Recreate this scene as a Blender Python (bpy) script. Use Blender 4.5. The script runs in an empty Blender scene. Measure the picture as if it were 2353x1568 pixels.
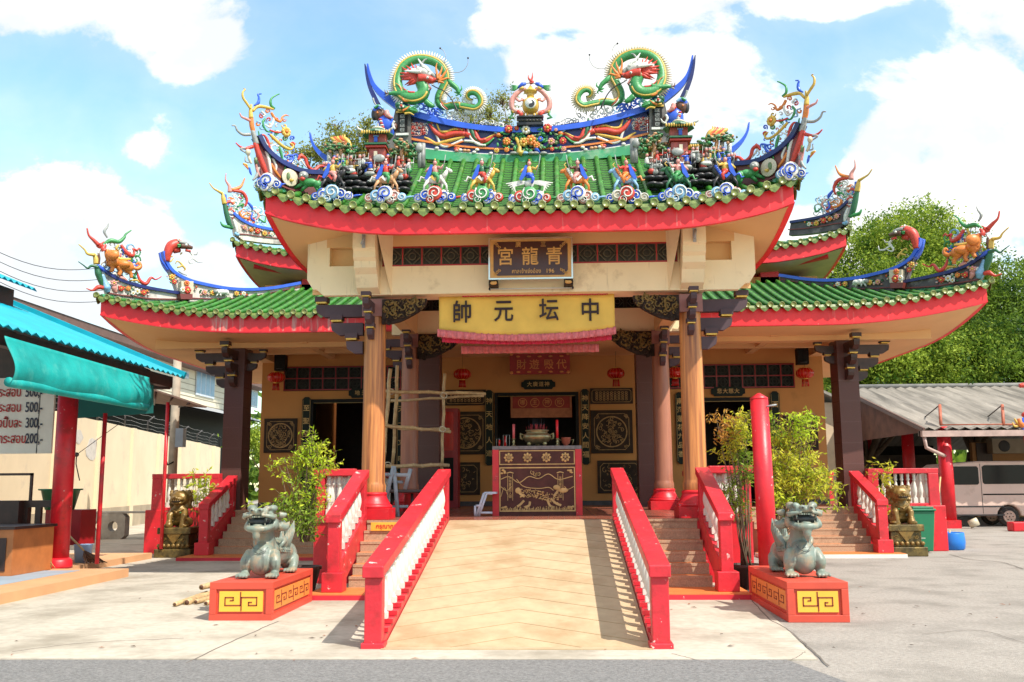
import bpy, bmesh, math, random
import numpy as np
from mathutils import Vector, Matrix
R = math.radians
random.seed(7)
scene = bpy.context.scene
C = scene.collection

# ---------------------------------------------------------------- camera
CAM = Vector((0.437, -0.52, 1.758))
FPX = 2185.0                     # focal length in pixels of a 2353 px wide picture
YAW, PIT, ROL = math.atan(95 / FPX), math.atan(328 / FPX), -0.007
cam_d = bpy.data.cameras.new("camera")
cam = bpy.data.objects.new("camera", cam_d); C.objects.link(cam)
cam_d.sensor_width = 36.0
cam_d.lens = 36.0 * FPX / 2353
cam_d.clip_end = 3000
CR = Matrix.Rotation(YAW, 4, 'Z') @ Matrix.Rotation(math.pi / 2 + PIT, 4, 'X') @ Matrix.Rotation(ROL, 4, 'Z')
cam.matrix_world = Matrix.Translation(CAM) @ CR
scene.camera = cam

# ---------------------------------------------------------------- exposure
scene.view_settings.view_transform = 'Standard'
scene.view_settings.look = 'None'
scene.view_settings.gamma = 1.0
scene.view_settings.exposure = 0.76
scene.cycles.max_bounces = 7
scene.cycles.diffuse_bounces = 4
scene.cycles.use_denoising = True

# ---------------------------------------------------------------- sun
SUN = Vector((0.56, -0.46, 0.90)).normalized()
sd = bpy.data.lights.new("sun", 'SUN'); sd.energy = 4.0; sd.angle = R(0.55); sd.color = (1.0, 0.94, 0.84)
so = bpy.data.objects.new("sun", sd); C.objects.link(so)
so.rotation_euler = (-SUN).to_track_quat('-Z', 'Y').to_euler()
so.location = (20, -20, 40)

# ---------------------------------------------------------------- world: clear sky with cumulus clouds laid out by direction, plus an added overhead cloud for fill
world = bpy.data.worlds.new("World"); scene.world = world; world.use_nodes = True
nt = world.node_tree; N = nt.nodes; L = nt.links
for n in list(N): N.remove(n)
def nd(t, **k):
    n = N.new(t)
    for a, b in k.items(): setattr(n, a, b)
    return n
def mth(op, a, b=None, clamp=False):
    n = nd('ShaderNodeMath', operation=op); n.use_clamp = clamp
    for i, x in enumerate((a, b)):
        if x is None: continue
        if isinstance(x, (int, float)): n.inputs[i].default_value = x
        else: L.new(x, n.inputs[i])
    return n.outputs[0]
sky = nd('ShaderNodeTexSky', sky_type='NISHITA'); sky.sun_disc = False
sky.sun_elevation = math.asin(SUN.z); sky.sun_rotation = math.atan2(SUN.x, SUN.y)
sky.air_density = 1.6; sky.dust_density = 0.3; sky.ozone_density = 2.0
tc = nd('ShaderNodeTexCoord'); sx = nd('ShaderNodeSeparateXYZ'); L.new(tc.outputs['Generated'], sx.inputs[0])
yy = mth('MAXIMUM', mth('ABSOLUTE', sx.outputs[1]), 0.12)
px_ = mth('DIVIDE', sx.outputs[0], yy); pz_ = mth('DIVIDE', sx.outputs[2], yy)
cmb = nd('ShaderNodeCombineXYZ'); L.new(px_, cmb.inputs[0]); L.new(pz_, cmb.inputs[1])
def noise(scale, detail, rough, off=0.0, dist=0.0):
    mp = nd('ShaderNodeMapping'); mp.inputs['Location'].default_value = (off, off * .7, 0); mp.inputs['Scale'].default_value = (1, 1.35, 1)
    L.new(cmb.outputs[0], mp.inputs[0])
    n = nd('ShaderNodeTexNoise'); n.inputs['Scale'].default_value = scale; n.inputs['Detail'].default_value = detail
    n.inputs['Roughness'].default_value = rough; n.inputs['Distortion'].default_value = dist
    L.new(mp.outputs[0], n.inputs['Vector']); return n.outputs[0]
# cloud banks: (east-west tangent, elevation tangent, radii)
BANKS = [(-0.57, .55, .19, .05), (-0.46, .535, .12, .05), (-0.39, .495, .06, .045), (-0.55, .31, .11, .075), (-0.47, .275, .10, .06), (-0.455, .375, .035, .035), (-0.60, .22, .16, .08), (-0.37, .235, .05, .035),
         (-0.04, .535, .11, .06), (0.13, .54, .20, .05), (0.0, .45, .07, .06), (.30, .535, .14, .04), (.45, .42, .11, .12), (.52, .30, .20, .16), (.36, .33, .06, .07), (.52, .50, .14, .08), (.33, .235, .10, .06), (.08, .42, .17, .10), (-1.3, .4, .5, .3), (1.2, .5, .4, .3)]
fld = None
for (a, b, ra, rb) in BANKS:
    dx = mth('DIVIDE', mth('SUBTRACT', px_, a), ra); dz = mth('DIVIDE', mth('SUBTRACT', pz_, b), rb)
    q = mth('SUBTRACT', 1.0, mth('SQRT', mth('ADD', mth('MULTIPLY', dx, dx), mth('MULTIPLY', dz, dz))))
    q = mth('MAXIMUM', q, -0.8)
    fld = q if fld is None else mth('MAXIMUM', fld, q)
fill_cloud = mth('MULTIPLY', mth('SUBTRACT', sx.outputs[2], .56), 5.0)  # unseen overcast overhead, added to give a warmer, brighter fill
fld = mth('MAXIMUM', fld, fill_cloud)
nz = noise(6.5, 9, .58, 3.1, .25); nf = noise(20, 6, .6, 9.0)
den = mth('ADD', mth('ADD', mth('MULTIPLY', fld, .85), mth('MULTIPLY', mth('SUBTRACT', nz, .49), 2.6)), mth('MULTIPLY', mth('SUBTRACT', nf, .5), .5))
mr = nd('ShaderNodeMapRange'); mr.inputs[1].default_value = -0.08; mr.inputs[2].default_value = 0.42; mr.interpolation_type = 'SMOOTHERSTEP'
L.new(den, mr.inputs[0])
veil = nd('ShaderNodeMapRange'); veil.inputs[1].default_value = -.9; veil.inputs[2].default_value = .5; L.new(den, veil.inputs[0])
mask = mth('MAXIMUM', mth('MULTIPLY', mr.outputs[0], 0.97), mth('MULTIPLY', veil.outputs[0], .26))
horiz = nd('ShaderNodeMapRange'); horiz.inputs[1].default_value = 0.0; horiz.inputs[2].default_value = 0.05; L.new(sx.outputs[2], horiz.inputs[0])
mask = mth('MULTIPLY', mask, horiz.outputs[0])
cr = nd('ShaderNodeValToRGB'); cr.color_ramp.elements[0].color = (.58, .60, .62, 1); cr.color_ramp.elements[1].color = (.84, .82, .78, 1)
cr.color_ramp.elements[0].position = .38; cr.color_ramp.elements[1].position = .62
L.new(noise(5, 7, .55, 14.0), cr.inputs[0])
tint = nd('ShaderNodeMixRGB', blend_type='MULTIPLY'); tint.inputs[0].default_value = 1; tint.inputs[2].default_value = (.80, .97, 1.06, 1)
L.new(sky.outputs[0], tint.inputs[1])
b1 = nd('ShaderNodeBackground'); b1.inputs[1].default_value = 0.15; L.new(tint.outputs[0], b1.inputs[0])
b2 = nd('ShaderNodeBackground'); b2.inputs[1].default_value = 1.0; L.new(cr.outputs[0], b2.inputs[0])
mx = nd('ShaderNodeMixShader'); L.new(mask, mx.inputs[0]); L.new(b1.outputs[0], mx.inputs[1]); L.new(b2.outputs[0], mx.inputs[2])
wo = nd('ShaderNodeOutputWorld'); L.new(mx.outputs[0], wo.inputs[0])

# ---------------------------------------------------------------- measuring helpers (photo measurement -> point on a real plane)
def ray(u, v):
    d = Vector(((u - 1176.5) / FPX, -(v - 784.0) / FPX, -1.0))
    return (CR.to_3x3() @ d)
def at(u, v, Y):
    d = ray(u, v); return CAM + d * ((Y - CAM.y) / d.y)
def atz(u, v, Z):
    d = ray(u, v); return CAM + d * ((Z - CAM.z) / d.z)
class Plane:                     # vertical plane through p0 along the horizontal direction dr
    def __init__(s, p0, dr):
        s.p = Vector(p0); s.d = Vector((dr[0], dr[1], 0)).normalized(); s.n = Vector((s.d.y, -s.d.x, 0))
        if s.n.y > 0: s.n = -s.n
    def __call__(s, q, off=0.0):
        d = ray(*q); p = s.p + s.n * off
        return CAM + d * ((p - CAM).dot(s.n) / d.dot(s.n))
def Z(ox, oy, k):
    return lambda x, y: (ox + k * x, oy + k * y)
zA = Z(143.6, 373.4, .27476); zB = Z(488.3, 143.6, .28077); zC = Z(1091.5, 86.2, .354); zD = Z(1666, 344.7, .3297)
zE = Z(850.2, 103.4, .1685); zF = Z(631.9, 316, .18311); zG = Z(0, 603.2, .27476); zH = Z(0, 1005.3, .2931)
zI = Z(574.5, 775.6, .2931); zJ = Z(1149, 775.6, .2931); zK = Z(1721.1, 833, .2931); zL = Z(689.4, 517, .26857); zM = Z(1206.4, 517, .26857)

# ---------------------------------------------------------------- materials
MATS = {}
def mat(name, col, rough=.55, var=.12, vs=2.5, bump=0.0, bs=30.0, metal=0.0, chips=None, streak=None, grime=None, spec=.5, trans=0.0):
    """col base colour; var brightness variation; chips=(colour, amount, scale) flaked spots; streak=(colour, amount) vertical stains; grime=(colour, amount, scale)"""
    if name in MATS: return MATS[name]
    m = bpy.data.materials.new(name); m.use_nodes = True; t = m.node_tree; n = t.nodes; l = t.links
    b = n['Principled BSDF']; b.inputs['Roughness'].default_value = rough; b.inputs['Metallic'].default_value = metal
    b.inputs['Specular IOR Level'].default_value = spec
    if trans: b.inputs['Transmission Weight'].default_value = trans
    g = n.new('ShaderNodeNewGeometry'); pos = g.outputs['Position']
    def nz(scale, det=4, ro=.55, st=None):
        q = n.new('ShaderNodeTexNoise'); q.inputs['Scale'].default_value = scale; q.inputs['Detail'].default_value = det; q.inputs['Roughness'].default_value = ro
        if st:
            mp = n.new('ShaderNodeMapping'); mp.inputs['Scale'].default_value = st; l.new(pos, mp.inputs[0]); l.new(mp.outputs[0], q.inputs['Vector'])
        else: l.new(pos, q.inputs['Vector'])
        return q.outputs[0]
    def mixc(f, a, c2):
        q = n.new('ShaderNodeMixRGB'); 
        if isinstance(f, float): q.inputs[0].default_value = f
        else: l.new(f, q.inputs[0])
        for i, c in ((1, a), (2, c2)):
            if isinstance(c, tuple): q.inputs[i].default_value = (*c[:3], 1)
            else: l.new(c, q.inputs[i])
        return q.outputs[0]
    def rng(f, a, c2):
        q = n.new('ShaderNodeMapRange'); q.inputs[1].default_value = a; q.inputs[2].default_value = c2; l.new(f, q.inputs[0]); return q.outputs[0]
    lo = tuple(c * (1 - var) for c in col); hi = tuple(min(1, c * (1 + var)) for c in col)
    out = mixc(rng(nz(vs), .3, .7), lo, hi)
    if grime: out = mixc(rng(nz(grime[2], 8, .65), .62 - grime[1] * .3, .85 - grime[1] * .3), out, grime[0])
    if streak: out = mixc(rng(nz(1.0, 5, .6, (9, 9, .7)), .66 - streak[1] * .3, .78 - streak[1] * .2), out, streak[0])
    if chips: out = mixc(rng(nz(chips[2], 6, .7), .74 - chips[1] * .2, .76 - chips[1] * .2), out, chips[0])
    l.new(out, b.inputs['Base Color'])
    if bump:
        bp = n.new('ShaderNodeBump'); bp.inputs['Strength'].default_value = bump; bp.inputs['Distance'].default_value = .02
        l.new(nz(bs, 6, .6), bp.inputs['Height']); l.new(bp.outputs[0], b.inputs['Normal'])
    MATS[name] = m; return m
def streaky(name, c1, c2, st, scale=1.0, rough=.5, thr=(.35, .65), bump=.15):
    m = bpy.data.materials.new(name); m.use_nodes = True; t = m.node_tree; n = t.nodes; l = t.links
    b = n['Principled BSDF']; b.inputs['Roughness'].default_value = rough
    g = n.new('ShaderNodeNewGeometry'); mp = n.new('ShaderNodeMapping'); mp.inputs['Scale'].default_value = st; l.new(g.outputs['Position'], mp.inputs[0])
    q = n.new('ShaderNodeTexNoise'); q.inputs['Scale'].default_value = scale; q.inputs['Detail'].default_value = 7; q.inputs['Roughness'].default_value = .62; q.inputs['Distortion'].default_value = .4
    l.new(mp.outputs[0], q.inputs['Vector'])
    r = n.new('ShaderNodeValToRGB'); r.color_ramp.elements[0].position = thr[0]; r.color_ramp.elements[1].position = thr[1]
    r.color_ramp.elements[0].color = (*c1, 1); r.color_ramp.elements[1].color = (*c2, 1); l.new(q.outputs[0], r.inputs[0]); l.new(r.outputs[0], b.inputs['Base Color'])
    if bump:
        bp = n.new('ShaderNodeBump'); bp.inputs['Strength'].default_value = bump; bp.inputs['Distance'].default_value = .01
        l.new(q.outputs[0], bp.inputs['Height']); l.new(bp.outputs[0], b.inputs['Normal'])
    MATS[name] = m; return m
RED = mat('red_paint', (.60, .012, .022), .42, .14, 3.0, .15, 14, chips=((.66, .42, .38), .42, 7), grime=((.22, .02, .015), .30, 2.5))
REDRAIL = mat('red_rail_paint', (.58, .022, .035), .40, .16, 2.5, .22, 18, grime=((.27, .02, .02), .30, 3), chips=((.72, .55, .5), .5, 5))
REDFASCIA = mat('red_fascia_paint', (.80, .018, .024), .45, .14, 1.5, .06, 10, grime=((.52, .015, .02), .28, 2), streak=((.75, .2, .17), .10), chips=((.7, .35, .33), .06, 3))
REDSTAIN = mat('red_fascia_stained', (.78, .018, .024), .42, .10, 1.2, .03, 8, streak=((.62, .36, .3), .42))
DRED = mat('dark_red_paint', (.30, .008, .014), .4, .15)
CREAM = mat('cream_plaster', (.84, .67, .42), .7, .06, 1.2, .05, 40, grime=((.50, .36, .20), .20, 2), streak=((.52, .40, .24), .12))
SOFFIT = mat('ochre_soffit', (.72, .43, .19), .75, .07, .8, .04, 30)
OCHRE = mat('ochre_wall', (.50, .225, .06), .75, .08, .9, .05, 30, grime=((.32, .15, .04), .15, 1.5))
WOOD = streaky('varnished_wood', (.20, .06, .02), (.60, .235, .065), (11, 11, .45), 1.0, .45, (.36, .62))
WOODD = streaky('brown_wood', (.26, .09, .055), (.40, .16, .09), (7, 7, .5), 1.0, .45, (.3, .7))
GRAN = mat('plum_granite', (.105, .045, .038), .4, .25, 60, .0, spec=.3)
GRANL = mat('plum_granite_light', (.17, .085, .085), .25, .2, 60, .0)
SLATE = mat('slate_purple_paint', (.075, .045, .052), .6, .15, spec=.3)
GOLD = mat('gold_paint', (.70, .42, .07), .38, .15, 20, .1, metal=.25)
OGOLD = mat('old_gold', (.22, .13, .03), .4, .5, 9, .3, 25, metal=.3, grime=((.06, .04, .015), .42, 9))
BLACK = mat('black_lacquer', (.010, .009, .008), .6, .2, spec=.2)
DGREY = mat('dark_grey', (.06, .055, .055), .6, .3, 5)
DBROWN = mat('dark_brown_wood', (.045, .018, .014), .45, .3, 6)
WHITE = mat('white_paint', (.64, .60, .53), .5, .06, 3, .05, 30, grime=((.5, .42, .36), .1, 6))
GREENT = mat('green_glazed_tile', (.035, .165, .02), .3, .42, 5, .1, 40, grime=((.12, .17, .03), .3, 4))
LIPSHADE = mat('tile_lip_shade', (.006, .022, .005), .7)  # shadow line under each pan-tile lip, put in as a dark colour
GREENB = mat('green_pan_tile', (.04, .17, .02), .4, .35, 6, .1, 40, grime=((.02, .05, .012), .25, 3))
OLIVE = mat('olive_glazed_cap', (.20, .225, .06), .3, .3, 14, .2, 40, grime=((.09, .16, .04), .35, 6))
TEALB = mat('green_ridge_band', (.04, .30, .13), .5, .3, 2, .0, grime=((.35, .42, .3), .3, 2.5))
BLUE = mat('blue_glaze', (.030, .10, .56), .3, .15, 4)
NAVY = mat('navy_glaze', (.012, .018, .11), .35, .4, 3, grime=((.05, .05, .07), .3, 5))
def glz(name, c, var=.28): return mat(name, c, .42, var, 16, .25, 35, grime=(tuple(x * .3 for x in c), .34, 16))
G = {  # glazed colours of the ceramic figures
 'r': glz('glaze_red', (.56, .05, .03)), 'o': glz('glaze_orange', (.68, .20, .035)), 'y': glz('glaze_yellow', (.62, .40, .07)), 'g': glz('glaze_green', (.045, .26, .075), .35),
 'G': glz('glaze_dark_green', (.02, .12, .05)), 'b': BLUE, 'l': glz('glaze_light_blue', (.22, .42, .62)), 'w': glz('glaze_white', (.66, .65, .60), .12), 'k': glz('glaze_black', (.025, .024, .026)),
 'p': glz('glaze_pink', (.62, .27, .23)), 't': glz('glaze_tan', (.56, .29, .14)), 'c': glz('glaze_cream', (.58, .51, .37)), 'e': glz('glaze_grey', (.30, .31, .29)), 'n': NAVY,
 'B': glz('glaze_brown', (.11, .045, .025)), 'm': glz('glaze_olive_leaf', (.13, .20, .08), .4)}
CONC = mat('pale_concrete', (.45, .40, .325), .88, .13, 9, .25, 45, grime=((.27, .235, .18), .56, .8))
RAMPM = mat('ochre_concrete', (.44, .325, .195), .85, .09, 5, .2, 60, grime=((.33, .215, .11), .5, 1.3))
ASPH = mat('weathered_asphalt', (.315, .285, .25), .92, .22, 22, .8, 60, grime=((.20, .18, .155), .52, .9))
ROADM = mat('grey_asphalt', (.175, .17, .165), .95, .35, 38, .8, 90, grime=((.27, .26, .25), .45, 30))
STEPM = mat('granular_step', (.40, .28, .18), .9, .22, 45, .35, 140, grime=((.22, .13, .08), .25, 5))
TERRA = mat('orange_tile', (.62, .19, .05), .45, .15, 6)
STONE = mat('grey_green_stone', (.175, .215, .175), .42, .2, 4, .12, 35, grime=((.38, .27, .16), .45, 6), streak=((.07, .085, .07), .34))
PEDR = mat('pedestal_coral_paint', (.55, .065, .035), .5, .08, 3)
PEDY = mat('pedestal_yellow', (.80, .42, .045), .5, .06, 3)
TEALR = mat('teal_roof_sheet', (.0, .29, .38), .5, .12, 2, grime=((.02, .22, .26), .25, 3))
TARP = mat('teal_tarpaulin', (.0, .30, .28), .65, .2, 2.5, .5, 5, grime=((.05, .36, .32), .30, 4))
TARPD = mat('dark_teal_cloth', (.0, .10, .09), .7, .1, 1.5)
GREY = mat('galvanised_grey', (.35, .36, .37), .5, .1)
BAMB = mat('bamboo', (.50, .34, .15), .5, .2, 6)

# ---------------------------------------------------------------- mesh builder
class MB:
    def __init__(s, M=None): s.v = []; s.f = []; s.mi = []; s.sm = []; s.ms = []; s.M = M
    def add(s, vs, fs, m, smooth=False):
        b = len(s.v)
        if s.M is not None: vs = [s.M @ Vector(p) for p in vs]
        s.v += [tuple(p) for p in vs]
        if m not in s.ms: s.ms.append(m)
        k = s.ms.index(m)
        for f in fs: s.f.append(tuple(i + b for i in f)); s.mi.append(k); s.sm.append(smooth)
        return s
    def box(s, x0, x1, y0, y1, z0, z1, m):
        return s.add([(x0, y0, z0), (x1, y0, z0), (x1, y1, z0), (x0, y1, z0), (x0, y0, z1), (x1, y0, z1), (x1, y1, z1), (x0, y1, z1)],
                     [(0, 3, 2, 1), (4, 5, 6, 7), (0, 1, 5, 4), (1, 2, 6, 5), (2, 3, 7, 6), (3, 0, 4, 7)], m)
    def cbox(s, c, sz, m, rot=None):
        a, b, d = sz[0] / 2, sz[1] / 2, sz[2] / 2; c = Vector(c)
        vs = [Vector(p) for p in ((-a, -b, -d), (a, -b, -d), (a, b, -d), (-a, b, -d), (-a, -b, d), (a, -b, d), (a, b, d), (-a, b, d))]
        if rot is not None: vs = [rot @ p for p in vs]
        return s.add([c + p for p in vs], [(0, 3, 2, 1), (4, 5, 6, 7), (0, 1, 5, 4), (1, 2, 6, 5), (2, 3, 7, 6), (3, 0, 4, 7)], m)
    def tube(s, pts, r, m, n=8, flatx=1.0):
        pts = [Vector(p) for p in pts]; k = len(pts)
        rs = [r] * k if isinstance(r, (int, float)) else list(r)
        if len(rs) != k: rs = [np.interp(i / (k - 1), np.linspace(0, 1, len(rs)), rs) for i in range(k)]
        vs = []; up = None
        for i, p in enumerate(pts):
            t = (pts[min(i + 1, k - 1)] - pts[max(i - 1, 0)])
            t = t.normalized() if t.length > 1e-9 else Vector((0, 0, 1))
            if up is None: up = t.orthogonal().normalized()
            else:
                up = up - t * up.dot(t); up = up.normalized() if up.length > 1e-6 else t.orthogonal().normalized()
            w = t.cross(up)
            for j in range(n):
                a = 2 * math.pi * j / n; vs.append(p + (up * math.cos(a) + w * math.sin(a)) * rs[i])
        fs = [(i * n + j, i * n + (j + 1) % n, (i + 1) * n + (j + 1) % n, (i + 1) * n + j) for i in range(k - 1) for j in range(n)]
        fs += [tuple(range(n - 1, -1, -1)), tuple(range((k - 1) * n, k * n))]
        return s.add(vs, fs, m, True)
    def ell(s, c, r, m, rot=None, nu=10, nv=7):
        c = Vector(c); r = (r, r, r) if isinstance(r, (int, float)) else r
        vs = []; 
        for i in range(nv + 1):
            th = math.pi * i / nv
            for j in range(nu):
                a = 2 * math.pi * j / nu
                p = Vector((r[0] * math.sin(th) * math.cos(a), r[1] * math.sin(th) * math.sin(a), r[2] * math.cos(th)))
                if rot is not None: p = rot @ p
                vs.append(c + p)
        fs = [(i * nu + j, (i + 1) * nu + j, (i + 1) * nu + (j + 1) % nu, i * nu + (j + 1) % nu) for i in range(nv) for j in range(nu)]
        return s.add(vs, fs, m, True)
    def lathe(s, prof, c, m, n=16, smooth=True):
        c = Vector(c); k = len(prof)
        vs = [c + Vector((r * math.cos(2 * math.pi * j / n), r * math.sin(2 * math.pi * j / n), z)) for r, z in prof for j in range(n)]
        fs = [(i * n + j, i * n + (j + 1) % n, (i + 1) * n + (j + 1) % n, (i + 1) * n + j) for i in range(k - 1) for j in range(n)]
        fs += [tuple(range(n - 1, -1, -1)), tuple(range((k - 1) * n, k * n))]
        return s.add(vs, fs, m, smooth)
    def poly(s, pts, nrm, th, m):
        """polygon (coplanar points) extruded by th symmetrically along nrm"""
        nrm = Vector(nrm).normalized() * th / 2; k = len(pts); pts = [Vector(p) for p in pts]
        vs = [p - nrm for p in pts] + [p + nrm for p in pts]
        fs = [tuple(range(k - 1, -1, -1)), tuple(range(k, 2 * k))] + [(i, (i + 1) % k, (i + 1) % k + k, i + k) for i in range(k)]
        return s.add(vs, fs, m)
    def flat(s, pts, w, nrm, th, m, smooth=False):
        """ribbon of width w (list ok) along pts, lying in the plane with normal nrm, thickness th"""
        pts = [Vector(p) for p in pts]; k = len(pts); nrm = Vector(nrm).normalized()
        ws = [w] * k if isinstance(w, (int, float)) else [np.interp(i / (k - 1), np.linspace(0, 1, len(w)), w) for i in range(k)]
        vs = []
        for i, p in enumerate(pts):
            t = (pts[min(i + 1, k - 1)] - pts[max(i - 1, 0)]).normalized(); sd = nrm.cross(t).normalized() * ws[i] / 2; h = nrm * th / 2
            vs += [p - sd - h, p + sd - h, p + sd + h, p - sd + h]
        fs = [(i * 4 + a, i * 4 + (a + 1) % 4, i * 4 + 4 + (a + 1) % 4, i * 4 + 4 + a) for i in range(k - 1) for a in range(4)]
        fs += [(3, 2, 1, 0), tuple(4 * (k - 1) + a for a in range(4))]
        return s.add(vs, fs, m, smooth)
    def grid(s, P, m, smooth=True, flip=False):
        """P[i][j] points"""
        a, b = len(P), len(P[0]); vs = [p for row in P for p in row]
        fs = [(i * b + j, i * b + j + 1, (i + 1) * b + j + 1, (i + 1) * b + j) for i in range(a - 1) for j in range(b - 1)]
        if flip: fs = [f[::-1] for f in fs]
        return s.add(vs, fs, m, smooth)
    def mesh(s, name, off=Vector((0, 0, 0))):
        me = bpy.data.meshes.new(name)
        me.from_pydata([(p[0] - off[0], p[1] - off[1], p[2] - off[2]) for p in s.v], [], s.f)
        for m in s.ms: me.materials.append(m)
        me.polygons.foreach_set('material_index', s.mi); me.polygons.foreach_set('use_smooth', s.sm); me.update()
        return me
    def obj(s, name, parent=None, label=None, bevel=0):
        off = rootloc(parent)
        o = bpy.data.objects.new(name, s.mesh(name, off)); C.objects.link(o)
        if parent is not None: o.parent = parent
        if label: o['label'] = label
        if bevel:
            md = o.modifiers.new('bevel', 'BEVEL'); md.width = bevel; md.segments = 2; md.limit_method = 'ANGLE'
        return o
def rootloc(o):
    v = Vector((0, 0, 0))
    while o is not None: v += o.location; o = o.parent
    return v
def thing(name, label, cat, loc=(0, 0, 0), group=None):
    o = bpy.data.objects.new(name, None); C.objects.link(o); o.location = loc; o.empty_display_size = .2
    return tag(o, label, cat, group)
def tag(o, label, cat, group=None, kind=None):
    o['label'] = label; o['category'] = cat
    if group: o['group'] = group
    if kind: o['kind'] = kind
    return o
def struct(o): o['kind'] = 'structure'; return o
def dup(root, loc, label, group=None, mirror=False):
    r = root.copy(); C.objects.link(r); r.location = loc; r['label'] = label
    if group: r['group'] = group
    for ch in list(root.children):
        c = ch.copy(); C.objects.link(c); c.parent = r
        for g in list(ch.children):
            d = g.copy(); C.objects.link(d); d.parent = c
    return r
def part(name, mesh, parent, loc=(0, 0, 0), rz=0):
    o = bpy.data.objects.new(name, mesh); C.objects.link(o); o.parent = parent; o.location = loc; o.rotation_euler.z = rz; return o
def crv(pts, n=6):
    """smooth Catmull-Rom through 2D or 3D points"""
    P = [np.array(p, float) for p in pts]; P = [2 * P[0] - P[1]] + P + [2 * P[-1] - P[-2]]; out = []
    for i in range(1, len(P) - 2):
        for j in range(n):
            t = j / n
            out.append(.5 * ((2 * P[i]) + (-P[i - 1] + P[i + 1]) * t + (2 * P[i - 1] - 5 * P[i] + 4 * P[i + 1] - P[i + 2]) * t * t + (-P[i - 1] + 3 * P[i] - 3 * P[i + 1] + P[i + 2]) * t ** 3))
    out.append(P[-2]); return [tuple(p) for p in out]
def spiral(c, r0, r1, a0, turns, n=14):
    """2D spiral points from radius r0 to r1"""
    return [(c[0] + (r0 + (r1 - r0) * i / n) * math.cos(a0 + 2 * math.pi * turns * i / n), c[1] + (r0 + (r1 - r0) * i / n) * math.sin(a0 + 2 * math.pi * turns * i / n)) for i in range(n + 1)]
TXT = {}
def text(s, size, loc, m, parent, name='lettering', ext=.004, off=0.0, rot=(math.pi / 2, 0, 0), sx=1.0, vertical=False, gap=None):
    """lettering as real mesh; centred on loc"""
    key = (s, vertical, round(off, 4), gap)
    if key not in TXT:
        cu = bpy.data.curves.new('t', 'FONT'); cu.body = '\n'.join(s) if vertical else s; cu.align_x = 'CENTER'; cu.align_y = 'CENTER'
        cu.size = 1; cu.extrude = ext / size; cu.offset = off; cu.resolution_u = 3
        if gap and not vertical: cu.space_character = gap
        if vertical: cu.space_line = gap or 1.0
        o = bpy.data.objects.new('t', cu); C.objects.link(o)
        dg = bpy.context.evaluated_depsgraph_get(); me = bpy.data.meshes.new_from_object(o.evaluated_get(dg))
        C.objects.unlink(o); bpy.data.objects.remove(o); TXT[key] = me
    me = TXT[key].copy(); me.name = name; me.materials.clear(); me.materials.append(m)
    for p in me.polygons: p.material_index = 0
    Mx = Matrix.Translation(Vector(loc) - rootloc(parent)) @ Matrix.Rotation(rot[2], 4, 'Z') @ Matrix.Rotation(rot[0], 4, 'X') @ Matrix.Diagonal((size * sx, size, size, 1))
    me.transform(Mx)
    o = bpy.data.objects.new(name, me); C.objects.link(o); o.parent = parent; return o
def fuse(mb, voxel, smooth=4):
    """melt overlapping shapes of mb into one continuous skin"""
    o = bpy.data.objects.new('f', mb.mesh('f')); C.objects.link(o)
    r = o.modifiers.new('r', 'REMESH'); r.mode = 'VOXEL'; r.voxel_size = voxel
    sm = o.modifiers.new('s', 'SMOOTH'); sm.iterations = smooth; sm.factor = .5
    dg = bpy.context.evaluated_depsgraph_get(); me = bpy.data.meshes.new_from_object(o.evaluated_get(dg))
    C.objects.unlink(o); bpy.data.objects.remove(o)
    for p in me.polygons: p.use_smooth = True
    return me
def melted(name, mb, voxel, m, parent=None, smooth=4):
    me = fuse(mb, voxel, smooth); me.name = name; me.materials.clear(); me.materials.append(m)
    for p in me.polygons: p.material_index = 0
    me.transform(Matrix.Translation(-rootloc(parent)))
    o = bpy.data.objects.new(name, me); C.objects.link(o)
    if parent is not None: o.parent = parent
    return o
# ================================================================ GROUND
def sheet(name, x0, x1, y0, y1, z, m):
    return struct(MB().add([(x0, y0, z), (x1, y0, z), (x1, y1, z), (x0, y1, z)], [(0, 1, 2, 3)], m).obj(name))
struct(MB().add([(-500, -60, 0), (500, -60, 0), (500, 700, 0), (-500, 700, 0)], [(0, 1, 2, 3)], ASPH).obj('ground'))
# pale concrete apron that carries the ramp and the left court, its right edge running out at a slant
def gp(u, v): p = atz(u, v, 0); return (p.x, p.y)
ap = [(-40, 9.42), (gp(1905, 1536)[0], 9.42), gp(1800, 1440), gp(1722, 1372), (3.3, 17), (3.3, 30), (-40, 60)]
struct(MB().poly([(x, y, .006) for x, y in ap], (0, 0, 1), .012, CONC).obj('apron'))
struct(MB().poly([(-60, 2, .009), (4.6, 2, .009), (gp(1905, 1538)[0] - .3, 9.38, .009), (-60, 9.0, .009)], (0, 0, 1), .010, ROADM).obj('road'))
# expansion cracks of the apron
ck = MB()
for pts, w in (([gp(430, 1526), gp(560, 1465), gp(640, 1430)], .02), ([gp(1545, 1505), gp(1600, 1520), gp(1650, 1536)], .008), ([gp(1775, 1535), gp(1830, 1515), gp(1850, 1500)], .006),
               ([gp(1722, 1374), gp(1762, 1420), gp(1800, 1442), gp(1850, 1482), gp(1905, 1534)], .016), ([gp(2182, 1275), gp(2230, 1287), gp(2300, 1293), gp(2352, 1309)], .02), ([gp(2353, 1480), gp(2250, 1452), gp(2120, 1460)], .008), ([gp(30, 1500), gp(200, 1480), gp(420, 1470)], .007)):
    q = crv(pts, 8); q = [(x + random.uniform(-.01, .01), y + random.uniform(-.02, .02), .0135) for x, y in q]
    ck.flat(q, w, (0, 0, 1), .002, mat('crack_dark', (.14, .12, .10), .9))
tag(ck.obj('pavement_crack'), None, None, kind='structure'); 
o = bpy.data.objects['pavement_crack']; del o['label']; del o['category']

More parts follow.
